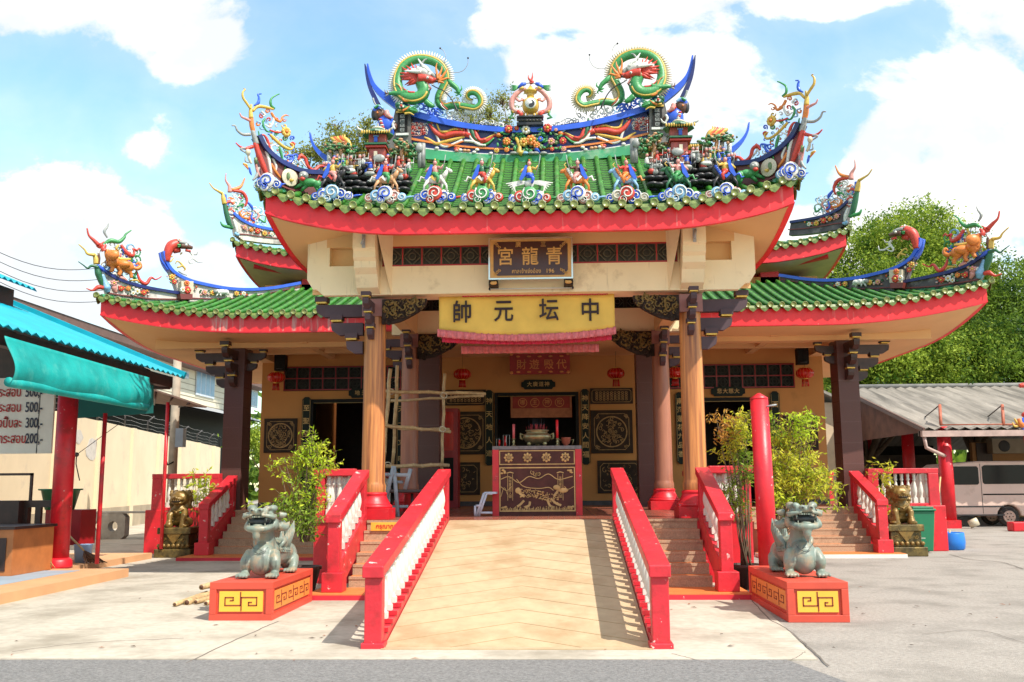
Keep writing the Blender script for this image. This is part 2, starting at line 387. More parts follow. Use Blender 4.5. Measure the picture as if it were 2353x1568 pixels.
# ================================================================ TEMPLE
temple = thing('temple', 'cream and red temple with green tiled, upswept, figure-covered roofs', 'temple', (0, 24, 0))
DK = 1.12
d = MB()
d.box(-3.9, 3.9, 16.8, 24.5, 0, DK - .03, RED); d.box(-10.2, 10.2, 24.503, 34, 0, DK - .03, RED)
deck = d.obj('deck', temple)
FLOORM = mat('brown_floor_tile', (.30, .085, .05), .22, .25, 3)
d = MB(); d.box(-3.93, 3.93, 16.77, 24.5, DK - .03, DK, FLOORM); d.box(-10.23, 10.23, 24.503, 34, DK - .03, DK, FLOORM)
d.obj('deck_floor', deck)
TILEJ = mat('tile_joint', (.12, .05, .03), .8)
j = MB()
for i in range(26): j.box(-3.9, 3.9, 16.95 + i * .3, 16.962 + i * .3, DK, DK + .002, TILEJ)
for i in range(26): j.box(-3.9 + i * .3, -3.888 + i * .3, 16.8, 24.5, DK, DK + .0015, TILEJ)
j.obj('tile_joints', deck)

# wall with three door openings
WY = 28.0; WX = 8.45; WT = 5.62
doors = [(-.08, 1.26, 4.47), (-5.62, 1.31, 4.33), (5.58, 1.23, 4.25)]
w = MB()
xs = [-WX]
for cx, hw, top in sorted(doors): xs += [cx - hw, cx + hw]
xs.append(WX)
for i in range(0, len(xs) - 1, 2): w.box(xs[i], xs[i + 1], WY, WY + .25, DK, 7.9, OCHRE)
for cx, hw, top in doors: w.box(cx - hw, cx + hw, WY, WY + .25, top, 7.9, OCHRE)
w.box(-WX, -WX + .25, WY + .252, 38, 0, 7.9, OCHRE); w.box(WX - .25, WX, WY + .252, 38, 0, 7.9, OCHRE); w.box(-WX, WX, 38, 38.2, 0, 7.9, OCHRE)
wall = w.obj('wall', temple)
for i in range(0, len(xs) - 1, 2): sk = MB(); sk.box(xs[i] - .003, xs[i + 1] + .003, WY - .02, WY, DK, DK + .13, DGREY); sk.obj('skirting', wall)
# dark hall behind the doors
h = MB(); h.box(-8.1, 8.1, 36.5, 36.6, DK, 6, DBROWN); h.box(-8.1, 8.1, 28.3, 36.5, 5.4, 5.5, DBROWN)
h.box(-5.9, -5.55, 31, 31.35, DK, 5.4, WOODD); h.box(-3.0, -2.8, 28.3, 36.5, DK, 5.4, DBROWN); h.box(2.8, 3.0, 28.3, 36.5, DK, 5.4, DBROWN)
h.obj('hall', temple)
for i, (cx, hw, top) in enumerate(doors):
    f = MB()
    f.box(cx - hw - .0, cx - hw + .09, WY - .05, WY + .3, DK, top, BLACK); f.box(cx + hw - .09, cx + hw, WY - .05, WY + .3, DK, top, BLACK)
    f.box(cx - hw, cx + hw, WY - .052, WY + .3, top - .09, top, BLACK)
    f.box(cx - hw + .1, cx + hw - .1, WY - .02, WY - .012, top - .12, top - .1, OGOLD)
    f.obj('door_frame', temple)

# lattice windows of pierced ceramic blocks
def lattice(x0, x1, z0, z1, y, nx, nz, frame, block, parent, back=BLACK, name='lattice_window'):
    fr = MB(); bl = MB(); cw = (x1 - x0) / nx; ch = (z1 - z0) / nz; t = .022
    fr.box(x0 - .03, x1 + .03, y + .04, y + .05, z0 - .03, z1 + .03, back)
    for i in range(nx + 1): fr.box(x0 + i * cw - t / 2, x0 + i * cw + t / 2, y - .03, y + .03, z0, z1, frame)
    for k in range(nz + 1): fr.box(x0 - .02, x1 + .02, y - .033, y + .033, z0 + k * ch - t * .6, z0 + k * ch + t * .6, frame)
    o = fr.obj(name, parent)
    for i in range(nx):
        for k in range(nz):
            cx, cz = x0 + (i + .5) * cw, z0 + (k + .5) * ch; a = min(cw, ch) * .46; w_ = a * .12
            def seg(p, q, wd=w_): bl.flat([(cx + p[0] * a, y, cz + p[1] * a), (cx + q[0] * a, y, cz + q[1] * a)], wd, (0, 1, 0), .03, block)
            for p, q in (((-1, -1), (1, -1)), ((1, -1), (1, 1)), ((1, 1), (-1, 1)), ((-1, 1), (-1, -1)), ((0, -1), (1, 0)), ((1, 0), (0, 1)), ((0, 1), (-1, 0)), ((-1, 0), (0, -1))): seg(p, q)
            bl.flat([(cx + .42 * a * math.cos(t_ * math.pi / 4), y - .002, cz + .42 * a * math.sin(t_ * math.pi / 4)) for t_ in range(9)], w_, (0, 1, 0), .03, block)
    bl.obj('pierced_blocks', o); return o
BLK = mat('green_black_block', (.035, .038, .03), .5, .5, 8, spec=.3); BLKB = mat('bronze_block', (.07, .06, .035), .4, .5, 7)
lattice(-7.75, -3.4, 4.62, 5.31, WY - .05, 11, 2, DRED, BLK, wall)
lattice(3.4, 7.58, 4.55, 5.23, WY - .05, 11, 2, DRED, BLK, wall)

# ---- front beam block over the porch
b = MB(); F0, F1 = 17.2, 17.5; BW = 4.07
b.box(-3.319, 3.319, F0, F1 + .3, 5.35, 5.90, CREAM)                          # lintel
b.box(-3.9, 3.9, F0 - .001, F1 + .3, 6.285, 6.85, SOFFIT)                      # above the windows
for s in (-1, 1):
    b.box(*sorted((s * 2.82, s * 3.32)), F0, F1 + .3, 5.90, 6.285, CREAM)
    # outer wing block with a recessed square and a stepped end
    b.poly([(s * x, F0 + .08, z) for x, z in ((3.32, 5.35), (3.95, 5.35), (4.08, 5.47), (4.15, 5.47), (4.27, 5.66), (4.27, 6.8), (3.84, 6.8), (3.84, 5.92), (3.32, 5.92))], (0, 1, 0), .16, CREAM)
    b.box(*sorted((s * 3.32, s * 4.2)), F0 + .162, F0 + .2, 5.4, 6.8, SOFFIT)
    # corbel over the column: scroll-stepped
    cpts = [(17.2, 6.6), (16.6, 6.45), (16.6, 6.13), (16.66, 6.08), (16.66, 5.96), (16.74, 5.9), (16.74, 5.78), (16.88, 5.68), (17.0, 5.45), (17.2, 5.36)]
    b.poly([(s * 3.06, y, z) for y, z in cpts], (1, 0, 0), .42, CREAM)
    b.add([(s * 3.06 - .21 * 1, 17.2, 5.31), (s * 3.06 + .21, 17.2, 5.31), (s * 3.06 + (.21 if s < 0 else -.21) + (-s) * .22, 17.2, 5.31), (s * 3.06 - s * .21, 16.75, 6.5), (s * 3.06 - s * .45, 17.2, 6.5)], [(2, 3, 4)], CREAM)
beam = b.obj('front_beam', temple)
for s in (-1, 1):
    sc = MB(); sc.box(s * 3.06 - .03, s * 3.06 + .03, 16.57, 16.6, 6.12, 6.4, GREY); sc.tube([(s * 3.06 + .02, 16.55, 6.34), (s * 3.06 - .02, 16.5, 6.17)], .025, GREY, 6)
    sc.obj('flag_holder', beam)
RWIN = mat('red_window_frame', (.36, .012, .02), .4, .1)
lattice(-2.80, 2.80, 5.912, 6.275, F0 + .03, 15, 1, RWIN, BLKB, beam, mat('bronze_dark', (.035, .03, .022), .5, .4, 5))
# inner beams and ceiling
c = MB()
c.box(-3.6, 3.6, 22.9, 23.2, 5.47, 6.07, CREAM); c.box(-3.6, 3.6, 22.95, 23.2, 6.45, 6.8, CREAM)
for s in (-1, 1):
    c.box(*sorted((s * 3.25, s * 2.95)), F1 + .3, 22.9, 5.45, 6.6, SOFFIT)
    for y in (25.5, 26.6): c.box(*sorted((s * 3.4, s * 8.0)), y, y + .22, 5.55, 5.82, SOFFIT)
    for x in (4.6, 6.2): c.box(*sorted((s * x, s * (x + .2))), 24.6, 28, 5.56, 5.8, SOFFIT)
    c.box(*sorted((s * 3.4, s * 10.4)), 24.7, 25.1, 5.46, 5.84, SOFFIT)
    c.box(*sorted((s * 8.05, s * 8.4)), 25.1, 34, 5.46, 5.84, SOFFIT)
    c.add([(s * 2.4, 23.4, 5.5), (s * 3.2, 23.4, 5.5), (s * 3.2, 23.4, 4.9)], [(0, 1, 2)], CREAM)
c.box(-3.3, 3.3, 17.8, 22.9, 6.55, 6.65, SOFFIT); c.box(-3.3, 3.3, 23.2, 28, 5.56, 5.66, SOFFIT)
c.box(-9.9, -3.3, 23.6, 28, 5.84, 5.9, SOFFIT); c.box(3.3, 9.9, 23.6, 28, 5.84, 5.9, SOFFIT)
c.box(-10.3, -8.4, 28, 38, 5.84, 5.9, SOFFIT); c.box(8.4, 10.3, 28, 38, 5.84, 5.9, SOFFIT)
c.obj('ceiling', temple)
lattice(-3.0, 3.0, 6.09, 6.43, 22.98, 16, 1, BLACK, BLK, temple, BLACK)

# ---- columns
def round_column(x, y, ztop, wood, name='column'):
    m = MB(); m.lathe([(.205, DK + .3), (.235, DK + .31), (.24, DK + .62), (.225, DK + .66), (.218, DK + .7), (.215, 3), (.205, ztop - .35), (.2, ztop - .3)], (x, y, 0), wood, 28)
    o = m.obj(name, temple)
    b = MB(); hw = .37
    b.cbox((x, y, DK + .10), (hw * 2, hw * 2, .2), RED)
    b.lathe([(.36, .2), (.37, .23), (.36, .26), (.33, .27), (.33, .29), (.30, .33), (.265, .40), (.255, .44), (.265, .45), (.265, .48), (.24, .5), (.235, .5)], (x, y, DK), RED, 28)
    b.obj('column_base', o, bevel=.01)
    c = MB(); c.cbox((x, y, ztop - .17), (.44, .44, .34), mat('capital_brown', (.30, .12, .10), .5)); c.obj('capital', o)
    return o
for x in (-3.0, 3.06): round_column(x, 17.55, 5.30, WOOD)
for x in (-3.13, 3.08): round_column(x, 22.9, 5.47, WOODD)
def square_column(x0, x1, y0, y1, z0, z1, pairs=True):
    m = MB(); m.box(x0, x1, y0, y1, z0, z1, GRAN); o = m.obj('granite_column', temple)
    g = MB()
    for k in range(1, 8): z = z0 + (z1 - z0) * k / 8; g.box(x0 - .002, x1 + .002, y0 - .002, y1 + .002, z, z + .008, GRANL)
    g.obj('joint', o)
    return o
for s in (-1, 1):
    square_column(*sorted((s * 2.72, s * 3.3)), 25.6, 26.2, DK, 5.6)
    square_column(*sorted((s * 7.95, s * 8.48)), 24.8, 25.5, DK, 5.48)
    square_column(*sorted((s * 7.95, s * 8.48)), 31, 31.6, DK, 5.48)

# ---- timber brackets: stepped arms carrying gold-rimmed blocks
def bracket(p, dirx, diry, tiers=3, sc=1.0, name='bracket', parent=None, mt=SLATE):
    m = MB(); g = MB(); x, y, z = p; dv = Vector((dirx, diry, 0)).normalized(); pn = Vector((-dv.y, dv.x, 0))
    for k in range(tiers):
        ln = (.32 + .30 * k) * sc; zz = z - (tiers - 1 - k) * .36 * sc
        a = Vector((x, y, zz))
        prof = [(0, -.17), (ln - .16, -.17), (ln - .02, -.08), (ln, 0), (ln, .07), (0, .07)]
        m.poly([a + dv * (q[0] * 1) + Vector((0, 0, q[1] * sc)) for q in prof], pn, .15 * sc, mt)
        c = a + dv * (ln - .1 * sc) + Vector((0, 0, .12 * sc))
        if k < tiers:
            m.cbox(c + Vector((0, 0, .06 * sc)), (.24 * sc, .24 * sc, .10 * sc), mt)
            g.cbox(c, (.20 * sc, .20 * sc, .045 * sc), GOLD)
    o = m.obj(name, parent or temple); g.obj('gold_block', o); return o
for s in (-1, 1):
    bracket((s * 3.03 + s * .2, 17.55, 5.15), s, 0, 3, 1.0)
    bracket((s * 3.03, 17.35, 5.15), 0, -1, 3, .72)
    bracket((s * 3.1, 22.7, 5.3), 0, -1, 3, .8); bracket((s * 3.3, 22.9, 5.3), s, 0, 3, .8)
    bracket((s * 8.2, 24.8, 5.3), 0, -1, 3, 1.0, mt=DBROWN); bracket((s * 8.48, 25.1, 5.3), s, 0, 3, 1.0, mt=DBROWN); bracket((s * 7.95, 25.1, 5.3), -s, 0, 2, .8, mt=DBROWN)
# ---- carved corner brackets, black and gold
CARV = mat('carved_black_wood', (.035, .02, .014), .6, .6, 14, .5, 30, spec=.2)
def carved(x, z, y, s, w, h, name='carved_bracket'):
    m = MB(); out = [(0, 0), (w, 0), (w, -.12 * h), (w * .97, -.3 * h), (w * .8, -.55 * h), (w * .6, -.75 * h), (w * .4, -.92 * h), (w * .18, -h), (0, -h)]
    m.poly([(x + s * a, y, z + b) for a, b in out], (0, 1, 0), .10, CARV)
    rnd = random.Random(5)
    for i in range(95):
        a = rnd.uniform(.06, .92) * w; lim = h * (1 - max(0, a / w - .2) ** 1.3) * .93; bz = -rnd.uniform(.05, 1) * lim
        r = rnd.uniform(.07, .17) * h; sp = spiral((a, bz), r, r * .25, rnd.uniform(0, 6.28), rnd.choice([-1, 1]) * rnd.uniform(.5, 1.1), 9)
        m.tube([(x + s * q[0], y - .06 - rnd.uniform(0, .02), z + q[1]) for q in sp], [r * .32, r * .22, r * .08], OGOLD if rnd.random() < .5 else CARV, 5)
    None and m.tube([(x + s * q[0], y - .08, z + q[1]) for q in crv([(.9 * w, -.12 * h), (.7 * w, -.2 * h), (.55 * w, -.42 * h), (.4 * w, -.5 * h), (.33 * w, -.75 * h), (.15 * w, -.7 * h), (.14 * w, -.5 * h)], 5)], [.01, .03, .022, .028, .01], OGOLD, 6)
    return m.obj(name, temple)
for s in (-1, 1):
    carved(s * 2.83, 5.28, 17.35, -s, .86, .48); carved(s * 2.93, 5.46, 22.8, -s, 1.1, .62)

# ================================================================ ROOFS
OLIVD = mat('olive_drip_tile', (.13, .18, .04), .35, .35, 14, .2, 40, grime=((.05, .09, .02), .35, 6))
def roof(name, label, only, hx, y0, y1, zE, prof, dmax, Lf, le, rows, skip, fas_h, Dsoff, stain=None, sides=True, drop=.1, rise=0.0, soff=SOFFIT, caps_r=.056):
    """hipped roof of cover and pan tiles. prof(d) rise over the eave; dmax(s, half) how far a row runs in from the eave"""
    cy = (y0 + y1) / 2; hy = (y1 - y0) / 2
    def lift(e): return Lf * max(0.0, 1 - e / le) ** 2.0
    T = MB(); P = MB(); CP = MB(); DR = MB(); FA = MB(); FS = MB(); SO = MB()
    faces = [((0, y0), 0, hx, skip), ((-hx, cy), -math.pi / 2, hy, 0), ((hx, cy), math.pi / 2, hy, 0)]
    for (ox, oy), rz, half, sk_ in faces:
        if only and rz * only < 0: continue
        M = Matrix.Translation((ox, oy, 0)) @ Matrix.Rotation(rz, 4, 'Z')
        front = rz == 0
        for b_ in (T, P, CP, DR, FA, FS, SO): b_.M = M
        n = int(round(2 * half / rows)); stp = 2 * half / n
        def zz(s, d): e = half - abs(s); return zE + prof(d) + lift(e) * max(0, 1 - d / 3.2) ** 1.2
        for i in range(n + 1):
            s_ = -half + i * stp
            if sk_ and (abs(s_) < sk_ or s_ * only < 0): continue
            dm = dmax(min(abs(s_), half - .02), half, front)
            if dm > .15:
                k = max(2, int(dm / .26)); pts = []; rr = []
                for q in range(k):
                    for fq, r_ in ((0, 1.06), (.93, .84)):
                        dd = dm * (q + fq) / k; pts.append((s_, dd, zz(s_, dd) + .035)); rr.append(caps_r * r_)
                T.tube(pts, rr, GREENT, 7)
            zc = zz(s_, 0) + .03
            CPm = Matrix.Translation((s_, -.03, zc)) @ Matrix.Rotation(math.pi / 2, 4, 'X')
            CP.M = M @ CPm; CP.lathe([(caps_r * 1.1, -.03), (caps_r * 1.25, 0), (caps_r * 1.3, .05), (caps_r * 1.12, .06), (caps_r * .95, .045)], (0, 0, 0), OLIVE, 12)
            if i < n and not (sk_ and (abs(s_ + stp / 2) < sk_ or s_ * only < 0)):
                sm = s_ + stp / 2; a = stp * .40
                # pointed drip tile
                out = [(-a, .035), (-a * .93, -.03), (-a * .55, -.085), (0, -.125), (a * .55, -.085), (a * .93, -.03), (a, .035)]
                CP.M = M; zl = (zz(s_, 0) + zz(s_ + stp, 0)) / 2 ; sl = (zz(s_ + stp, 0) - zz(s_, 0)) / stp
                CP.poly([(sm + u, -.02 - (.03 if v < 0 else 0), zl + v - .02 + u * sl) for u, v in out], (0, 1, 0), .022, OLIVD)
                # pan strip, stepped
                dm2 = dmax(min(abs(sm), half - .02), half, front)
                k = max(2, int(dm2 / .135)); rowsP = []
                for q in range(k):
                    for fq, dz in ((0, .012), (.965, -.014), (.982, -.004)):
                        dd = dm2 * (q + fq) / k
                        rowsP.append([(s_ + stp * t_, dd - .02, zz(s_ + stp * t_, dd) + dz + .03 * (2 * t_ - 1) ** 2 - .03) for t_ in (0, .25, .5, .75, 1)])
                P.add([p for r in rowsP for p in r], [(a * 5 + c, a * 5 + c + 1, a * 5 + c + 6, a * 5 + c + 5) for a in range(len(rowsP) - 1) if a % 3 != 1 for c in range(4)], GREENB)
                P.add([p for r in rowsP for p in r], [(a * 5 + c, a * 5 + c + 1, a * 5 + c + 6, a * 5 + c + 5) for a in range(1, len(rowsP) - 1, 3) for c in range(4)], LIPSHADE)
        # fascia board and soffit
        segs = [(-half, half)] if not sk_ else [(-half, -sk_) if only < 0 else (sk_, half)]
        for s0, s1 in segs:
            K = 26; top = []; 
            ring = []
            for q in range(K + 1):
                s_ = s0 + (s1 - s0) * q / K; e = max(half - abs(s_), .0); zt = zE + lift(e) - .05; s2 = max(-half + .07, min(half - .07, s_))
                hb = fas_h
                ring.append([(s2, .07, zt), (s2, .07, zt - hb), (s2, .16, zt - hb), (s2, .16, zt)])
            tgt = FS if (stain and front) else FA
            mt = REDFASCIA
            for q in range(K):
                sm = s0 + (s1 - s0) * (q + .5) / K
                mm = REDFASCIA
                if stain and front:
                    for (a_, b2_) in stain:
                        if a_ < sm < b2_: mm = REDSTAIN
                r0, r1 = ring[q], ring[q + 1]
                FA.add(r0 + r1, [(0, 1, 5, 4), (1, 2, 6, 5), (2, 3, 7, 6), (3, 0, 4, 7)], mm)
                FA.add([Vector(p) + Vector((0, -.012 if i_ in (0, 1, 4, 5) else 0, 0)) for i_, p in enumerate([r0[1], (r0[1][0], .07, r0[1][2] + .035), (r0[1][0], .16, r0[1][2]), r0[1], r1[1], (r1[1][0], .07, r1[1][2] + .035), (r1[1][0], .16, r1[1][2])])], [(0, 1, 5, 4)], RED)
            rowsS = []
            for q in range(13):
                d_ = .15 + (Dsoff - .15) * q / 12; row = []
                for t_ in range(41):
                    lo_, hi_ = max(s0, -(half - d_)), min(s1, half - d_)
                    s_ = lo_ + (hi_ - lo_) * t_ / 40; e = half - abs(s_)
                    row.append((s_, d_, zE + lift(e) * max(0, 1 - (d_ - .15) / 2.4) ** 1.3 - .05 - fas_h + .01 - drop * min(1, d_ / 1.2) + rise * (d_ - .15)))
                rowsS.append(row)
            SO.grid(rowsS, soff, True, True)
        CP.M = None
    o = T.obj(name, temple, label); P.obj('pan_tiles', o); CP.obj('eave_caps', o); FA.obj('fascia', o)
    SO.obj('soffit', o)
    return o
# main porch roof
MHX, MY0, MY1 = 4.78, 15.8, 22.4; MZ = 6.60; MR = 2.78
mprof = lambda d: 2.02 * (d / 3.2) ** 1.15 if d <= 3.2 else 2.02
def mdmax(s, half, front):
    if front: return 3.2 if s < MR else min(half - s, half - MR)
    return min(half - s, MHX - MR)
roof('main_roof', 'steep green porch roof with red fascia, the foremost of the roofs', 0, MHX, MY0, MY1, MZ, mprof, mdmax, .44, 2.7, .285, 0, .38, 1.38, drop=.02, rise=.30)
# wing roof
WHX, WY0, WY1 = 11.25, 23.0, 38.5; WZ = 6.08
wprof = lambda d: 1.45 * (d / 4.0) ** 1.1
wdmax = lambda s, half, front: min(4.0, half - s)
for s in (-1, 1): roof('wing_roof', 'low green roof over the left wing, fascia streaked with pale drips' if s < 0 else 'low green roof over the right wing', s, WHX, WY0, WY1, WZ, wprof, wdmax, .52, 4.2, .285, 3.45, .43, 2.6, stain=[(-9, -4)], drop=.02)
# rear upper roof
THX, TY0, TY1 = 9.15, 27.0, 36; TZ = 8.57
tprof = lambda d: 1.35 * (d / 4.0) ** 1.1
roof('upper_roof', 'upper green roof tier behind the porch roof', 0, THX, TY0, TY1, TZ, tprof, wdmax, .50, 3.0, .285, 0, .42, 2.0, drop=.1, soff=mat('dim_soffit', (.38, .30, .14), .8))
u = MB()
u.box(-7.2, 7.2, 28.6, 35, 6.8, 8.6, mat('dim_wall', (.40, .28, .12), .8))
for s in (-1, 1):
    u.box(*sorted((s * 6.75, s * 7.3)), 28.0, 28.6, 6.6, 8.3, RED)
    u.flat([(s * 7.1, 27.9, 8.15), (s * 8.6, 27.3, 8.35)], .12, (0, .3, 1), .12, RED)
    u.flat([(s * 4.0, 27.25, 8.06), (s * 7.0, 28.5, 7.95)], .12, (0, .3, 1), .1, RED)
u.obj('upper_storey', temple)
# gable walls and back of porch roof (plain)
g = MB()
for s in (-1, 1): g.poly([(s * (MR + .12), 17.4, 6.9), (s * (MR + .12), 22.0, 6.9), (s * (MR + .12), 19.2, 8.4), (s * (MR + .12), 18.8, 8.4)], (1, 0, 0), .08, CREAM)
g.add([(-MR, 19, 8.42), (MR, 19, 8.42), (MR, 22.4, 6.5), (-MR, 22.4, 6.5)], [(0, 1, 2, 3)], GREENT)
g.box(-4.2, 4.2, 17.8, 22.4, 6.86, 6.9, CREAM)
g.obj('gable', temple)

# ================================================================ BALUSTRADES, STAIRS, RAMP
def baluster_mesh(h):
    m = MB(); m.cbox((0, 0, .05 * h / .6), (.10, .10, .10 * h / .6), WHITE); k = h
    m.lathe([(.04, .08 * k / .6), (.05, .1 * k / .6), (.028, .13 * k / .6), (.046, .17 * k / .6), (.058, .24 * k / .6), (.053, .30 * k / .6), (.03, .40 * k / .6), (.022, .44 * k / .6), (.045, .455 * k / .6), (.045, .475 * k / .6), (.032, .49 * k / .6), (.04, .53 * k / .6), (.048, k)], (0, 0, 0), WHITE, 12)
    return m.mesh('baluster')
BAL = {}
def newel_mesh(w, h, base=0, capw=.05, caph=.12, baseh=.3):
    m = MB()
    m.cbox((0, 0, h / 2), (w, w, h), REDRAIL)
    return m
def balustrade(name, label, p0, p1, h=.80, nb=8, newels=(1, 1), nw=.18, group=None, rw=.24, curb=.10, wallz=None, base0=None, pad=0, cat='balustrade'):
    """p0, p1: foot points of the run; h: height of rail top above them"""
    p0, p1 = Vector(p0), Vector(p1); t = thing(name, label, cat, p0, group)
    hd = Vector((p1.x - p0.x, p1.y - p0.y, 0)); ln = hd.length; hd.normalize(); nm = Vector((-hd.y, hd.x, 0)); up = Vector((0, 0, 1))
    a0, a1 = p0 - hd * (.14 if newels[0] else 0), p1 + hd * (.12 if newels[1] else 0); sl = (p1.z - p0.z) / ln
    a0.z = p0.z - (.14 if newels[0] else 0) * sl * .3; a1.z = p1.z
    r = MB(); r.poly([a0 + up * (h - .13), a1 + up * (h - .13), a1 + up * h, a0 + up * h], nm, rw, REDRAIL); r.obj('handrail', t, bevel=.012)
    c = MB(); lo0 = p0 + up * 0; lo1 = p1 + up * 0
    bot0, bot1 = (lo0, lo1) if wallz is None else (Vector((lo0.x, lo0.y, wallz[0])), Vector((lo1.x, lo1.y, wallz[1])))
    c.poly([bot0, bot1, lo1 + up * curb, lo0 + up * curb], nm, .20, REDRAIL); c.obj('curb', t, bevel=.01)
    bm = baluster_mesh(h - .13 - curb + .02)
    for i in range(nb):
        f = (i + .5 + (.35 if newels[0] else 0)) / (nb + (.35 if newels[0] else 0) + (.35 if newels[1] else 0)); q = p0.lerp(p1, f)
        part('baluster', bm, t, q + up * curb - p0)
        if pad:
            pass
    if pad:
        pm = MB(); pm.cbox((0, 0, 0), (.24, .13, .05), REDRAIL); pmm = pm.mesh('baluster_pad')
        for i in range(nb): part('baluster_pad', pmm, t, p0.lerp(p1, (i + .85) / (nb + .7)) + up * (curb + .02) - p0)
    for k, (q, on) in enumerate(((p0, newels[0]), (p1, newels[1]))):
        if not on: continue
        z0 = (base0[k] if base0 is not None else q.z); m = MB(); m.box(q.x - nw / 2, q.x + nw / 2, q.y - nw / 2, q.y + nw / 2, z0, q.z + h - .13, REDRAIL)
        if on == 2: m.box(q.x - nw / 2 - .07, q.x + nw / 2 + .07, q.y - nw / 2 - .07, q.y + nw / 2 + .07, z0, z0 + .30, REDRAIL)
        if on == 3: m.box(q.x - nw / 2 - .03, q.x + nw / 2 + .03, q.y - nw / 2 - .03, q.y + nw / 2 + .03, z0, z0 + .07, REDRAIL)
        m.obj('newel', t, bevel=.012)
    return t
RS = DK / 6.45
rz_ = lambda y: (y - 10.05) * RS
ramp = MB(); ramp.add([(-1.44, 10.05, .0), (1.44, 10.05, .0), (1.44, 16.5, DK), (-1.44, 16.5, DK), (-1.44, 16.8, DK), (1.44, 16.8, DK), (-1.44, 16.8, 0), (1.44, 16.8, 0)], [(0, 1, 2, 3), (3, 2, 5, 4)], RAMPM)
ramp.add([(-1.44, 10.05, 0), (-1.44, 16.8, 0), (-1.44, 16.8, DK), (-1.44, 16.5, DK), (1.44, 10.05, 0), (1.44, 16.8, 0), (1.44, 16.8, DK), (1.44, 16.5, DK)], [(0, 3, 2, 1), (4, 5, 6, 7)], RAMPM)
t = thing('ramp', 'long sandy concrete ramp scored with chevrons rising to the temple floor', 'ramp', (0, 10.05, 0))
rm = ramp.obj('ramp_slab', t)
gr = MB(); GRV = mat('groove', (.36, .25, .13), .9)
for i in range(14):
    y = 9.6 + i * .50
    for s in (-1, 1):
        a, bb = Vector((-.02, y + .35, 0)), Vector((s * 1.42, y - .32 + .0, 0))
        f0 = 0; pts = []
        for q in range(7):
            p = a.lerp(bb, q / 6)
            if p.y < 10.1 or p.y > 16.45: continue
            pts.append((p.x, p.y, rz_(p.y) + .002))
        if len(pts) > 1: gr.flat(pts, .011, (0, -RS, 1), .003, GRV)
gr.obj('grooves', t)
lip = MB(); lip.box(-1.45, 1.45, 9.95, 10.06, .012, .02, RAMPM); lip.obj('ramp_foot', t)
balustrade('balustrade', 'sloping red and white balustrade along the left side of the ramp', (-1.55, 10.12, .03), (-1.55, 16.6, DK + .05), .86, 21, (3, 1), .19, 'balustrades of the ramp', .235, .07, (0, 0), (0.0, DK), 1)
balustrade('balustrade', 'sloping red and white balustrade along the right side of the ramp', (1.55, 10.12, .03), (1.55, 16.6, DK + .05), .86, 21, (3, 1), .19, 'balustrades of the ramp', .235, .07, (0, 0), (0.0, DK), 1)

def stairs(label, x0, x1, yt, px0, px1, edge, plate_front, run=.30, k=6, group=None):
    t = thing('staircase', label, 'stairs', ((x0 + x1) / 2, yt - 1.5, 0), group)
    s = MB(); tr = MB()
    for i in range(k):
        z1 = .10 + .17 * (i + 1); yf = yt - run * (k - 1 - i)
        s.box(x0, x1, yf - (.015 if i == k - 1 else 0), yf + run - .002 if i < k - 1 else yf - .002, 0, z1 - (.012 if i < k - 1 else .033), STEPM)
        (tr.box(x0, x1, yf + .015, yf + run, z1 - .012, z1, TERRA) if i < k - 1 else None); s.box(x0, x1, yf - (.01 if i < k - 1 else .035), yf + (.05 if i < k - 1 else -.031), z1 - .04, z1 + .004, STEPM)
    s.obj('steps', t); tr.obj('treads', t)
    p = MB(); p.box(px0, px1, plate_front, yt - run * (k - 1), 0, .085, edge); p.box(px0 + .02, px1 - .02, plate_front + .02, yt - run * (k - 1), .085, .10, TERRA)
    p.obj('step_plate', t); return t
PEEL = mat('red_peeling_edge', (.58, .02, .04), .5, .1, 2, .1, 20, chips=((.75, .6, .55), .45, 7))
PEELW = mat('white_peeling_edge', (.72, .66, .6), .6, .1, 2, .1, 20, chips=((.28, .22, .2), .25, 7))
stairs('left front stairs beside the ramp, partly hidden by its balustrade', -2.95, -1.66, 16.8, -3.42, -1.66, PEEL, 14.3)
stairs('right front stairs beside the ramp, dappled with shadow', 1.66, 2.95, 16.8, 1.66, 3.40, PEEL, 14.3)
stairs('side stairs on the far left, behind the left stone beast', -7.95, -5.4, 24.5, -8.5, -5.2, PEEL, 22.0)
stairs('side stairs on the far right, with a white-edged bottom plate', 5.4, 8.05, 24.5, 5.2, 8.55, PEELW, 22.3)
balustrade('balustrade', 'sloping red balustrade left of the left front stairs', (-3.06, 14.72, .47), (-3.06, 16.72, DK + .07), .84, 7, (2, 1), .19, 'balustrades of the side and front stairs', .25, .08, (0.1, DK - .3), (.1, DK))
balustrade('balustrade', 'sloping red balustrade right of the right front stairs', (3.08, 14.72, .47), (3.08, 16.72, DK + .07), .84, 7, (2, 1), .19, 'balustrades of the side and front stairs', .25, .08, (0.1, DK - .3), (.1, DK))
balustrade('balustrade', 'sloping red balustrade of the far left side stairs', (-8.1, 22.72, .5), (-8.1, 24.5, DK + .07), .84, 6, (2, 1), .22, 'balustrades of the side and front stairs', .27, .08, (0.1, DK - .3), (.1, DK))
balustrade('balustrade', 'sloping red balustrade of the far right side stairs, paint worn white at its foot', (8.15, 22.72, .5), (8.15, 24.5, DK + .07), .84, 6, (2, 1), .22, 'balustrades of the side and front stairs', .27, .08, (0.1, DK - .3), (.1, DK))
balustrade('balustrade', 'short level balustrade on the porch edge left of the front stairs', (-3.84, 16.9, DK), (-3.2, 16.9, DK), .93, 3, (1, 0), .18, 'level balustrades', .24, .08, None, (0, DK))
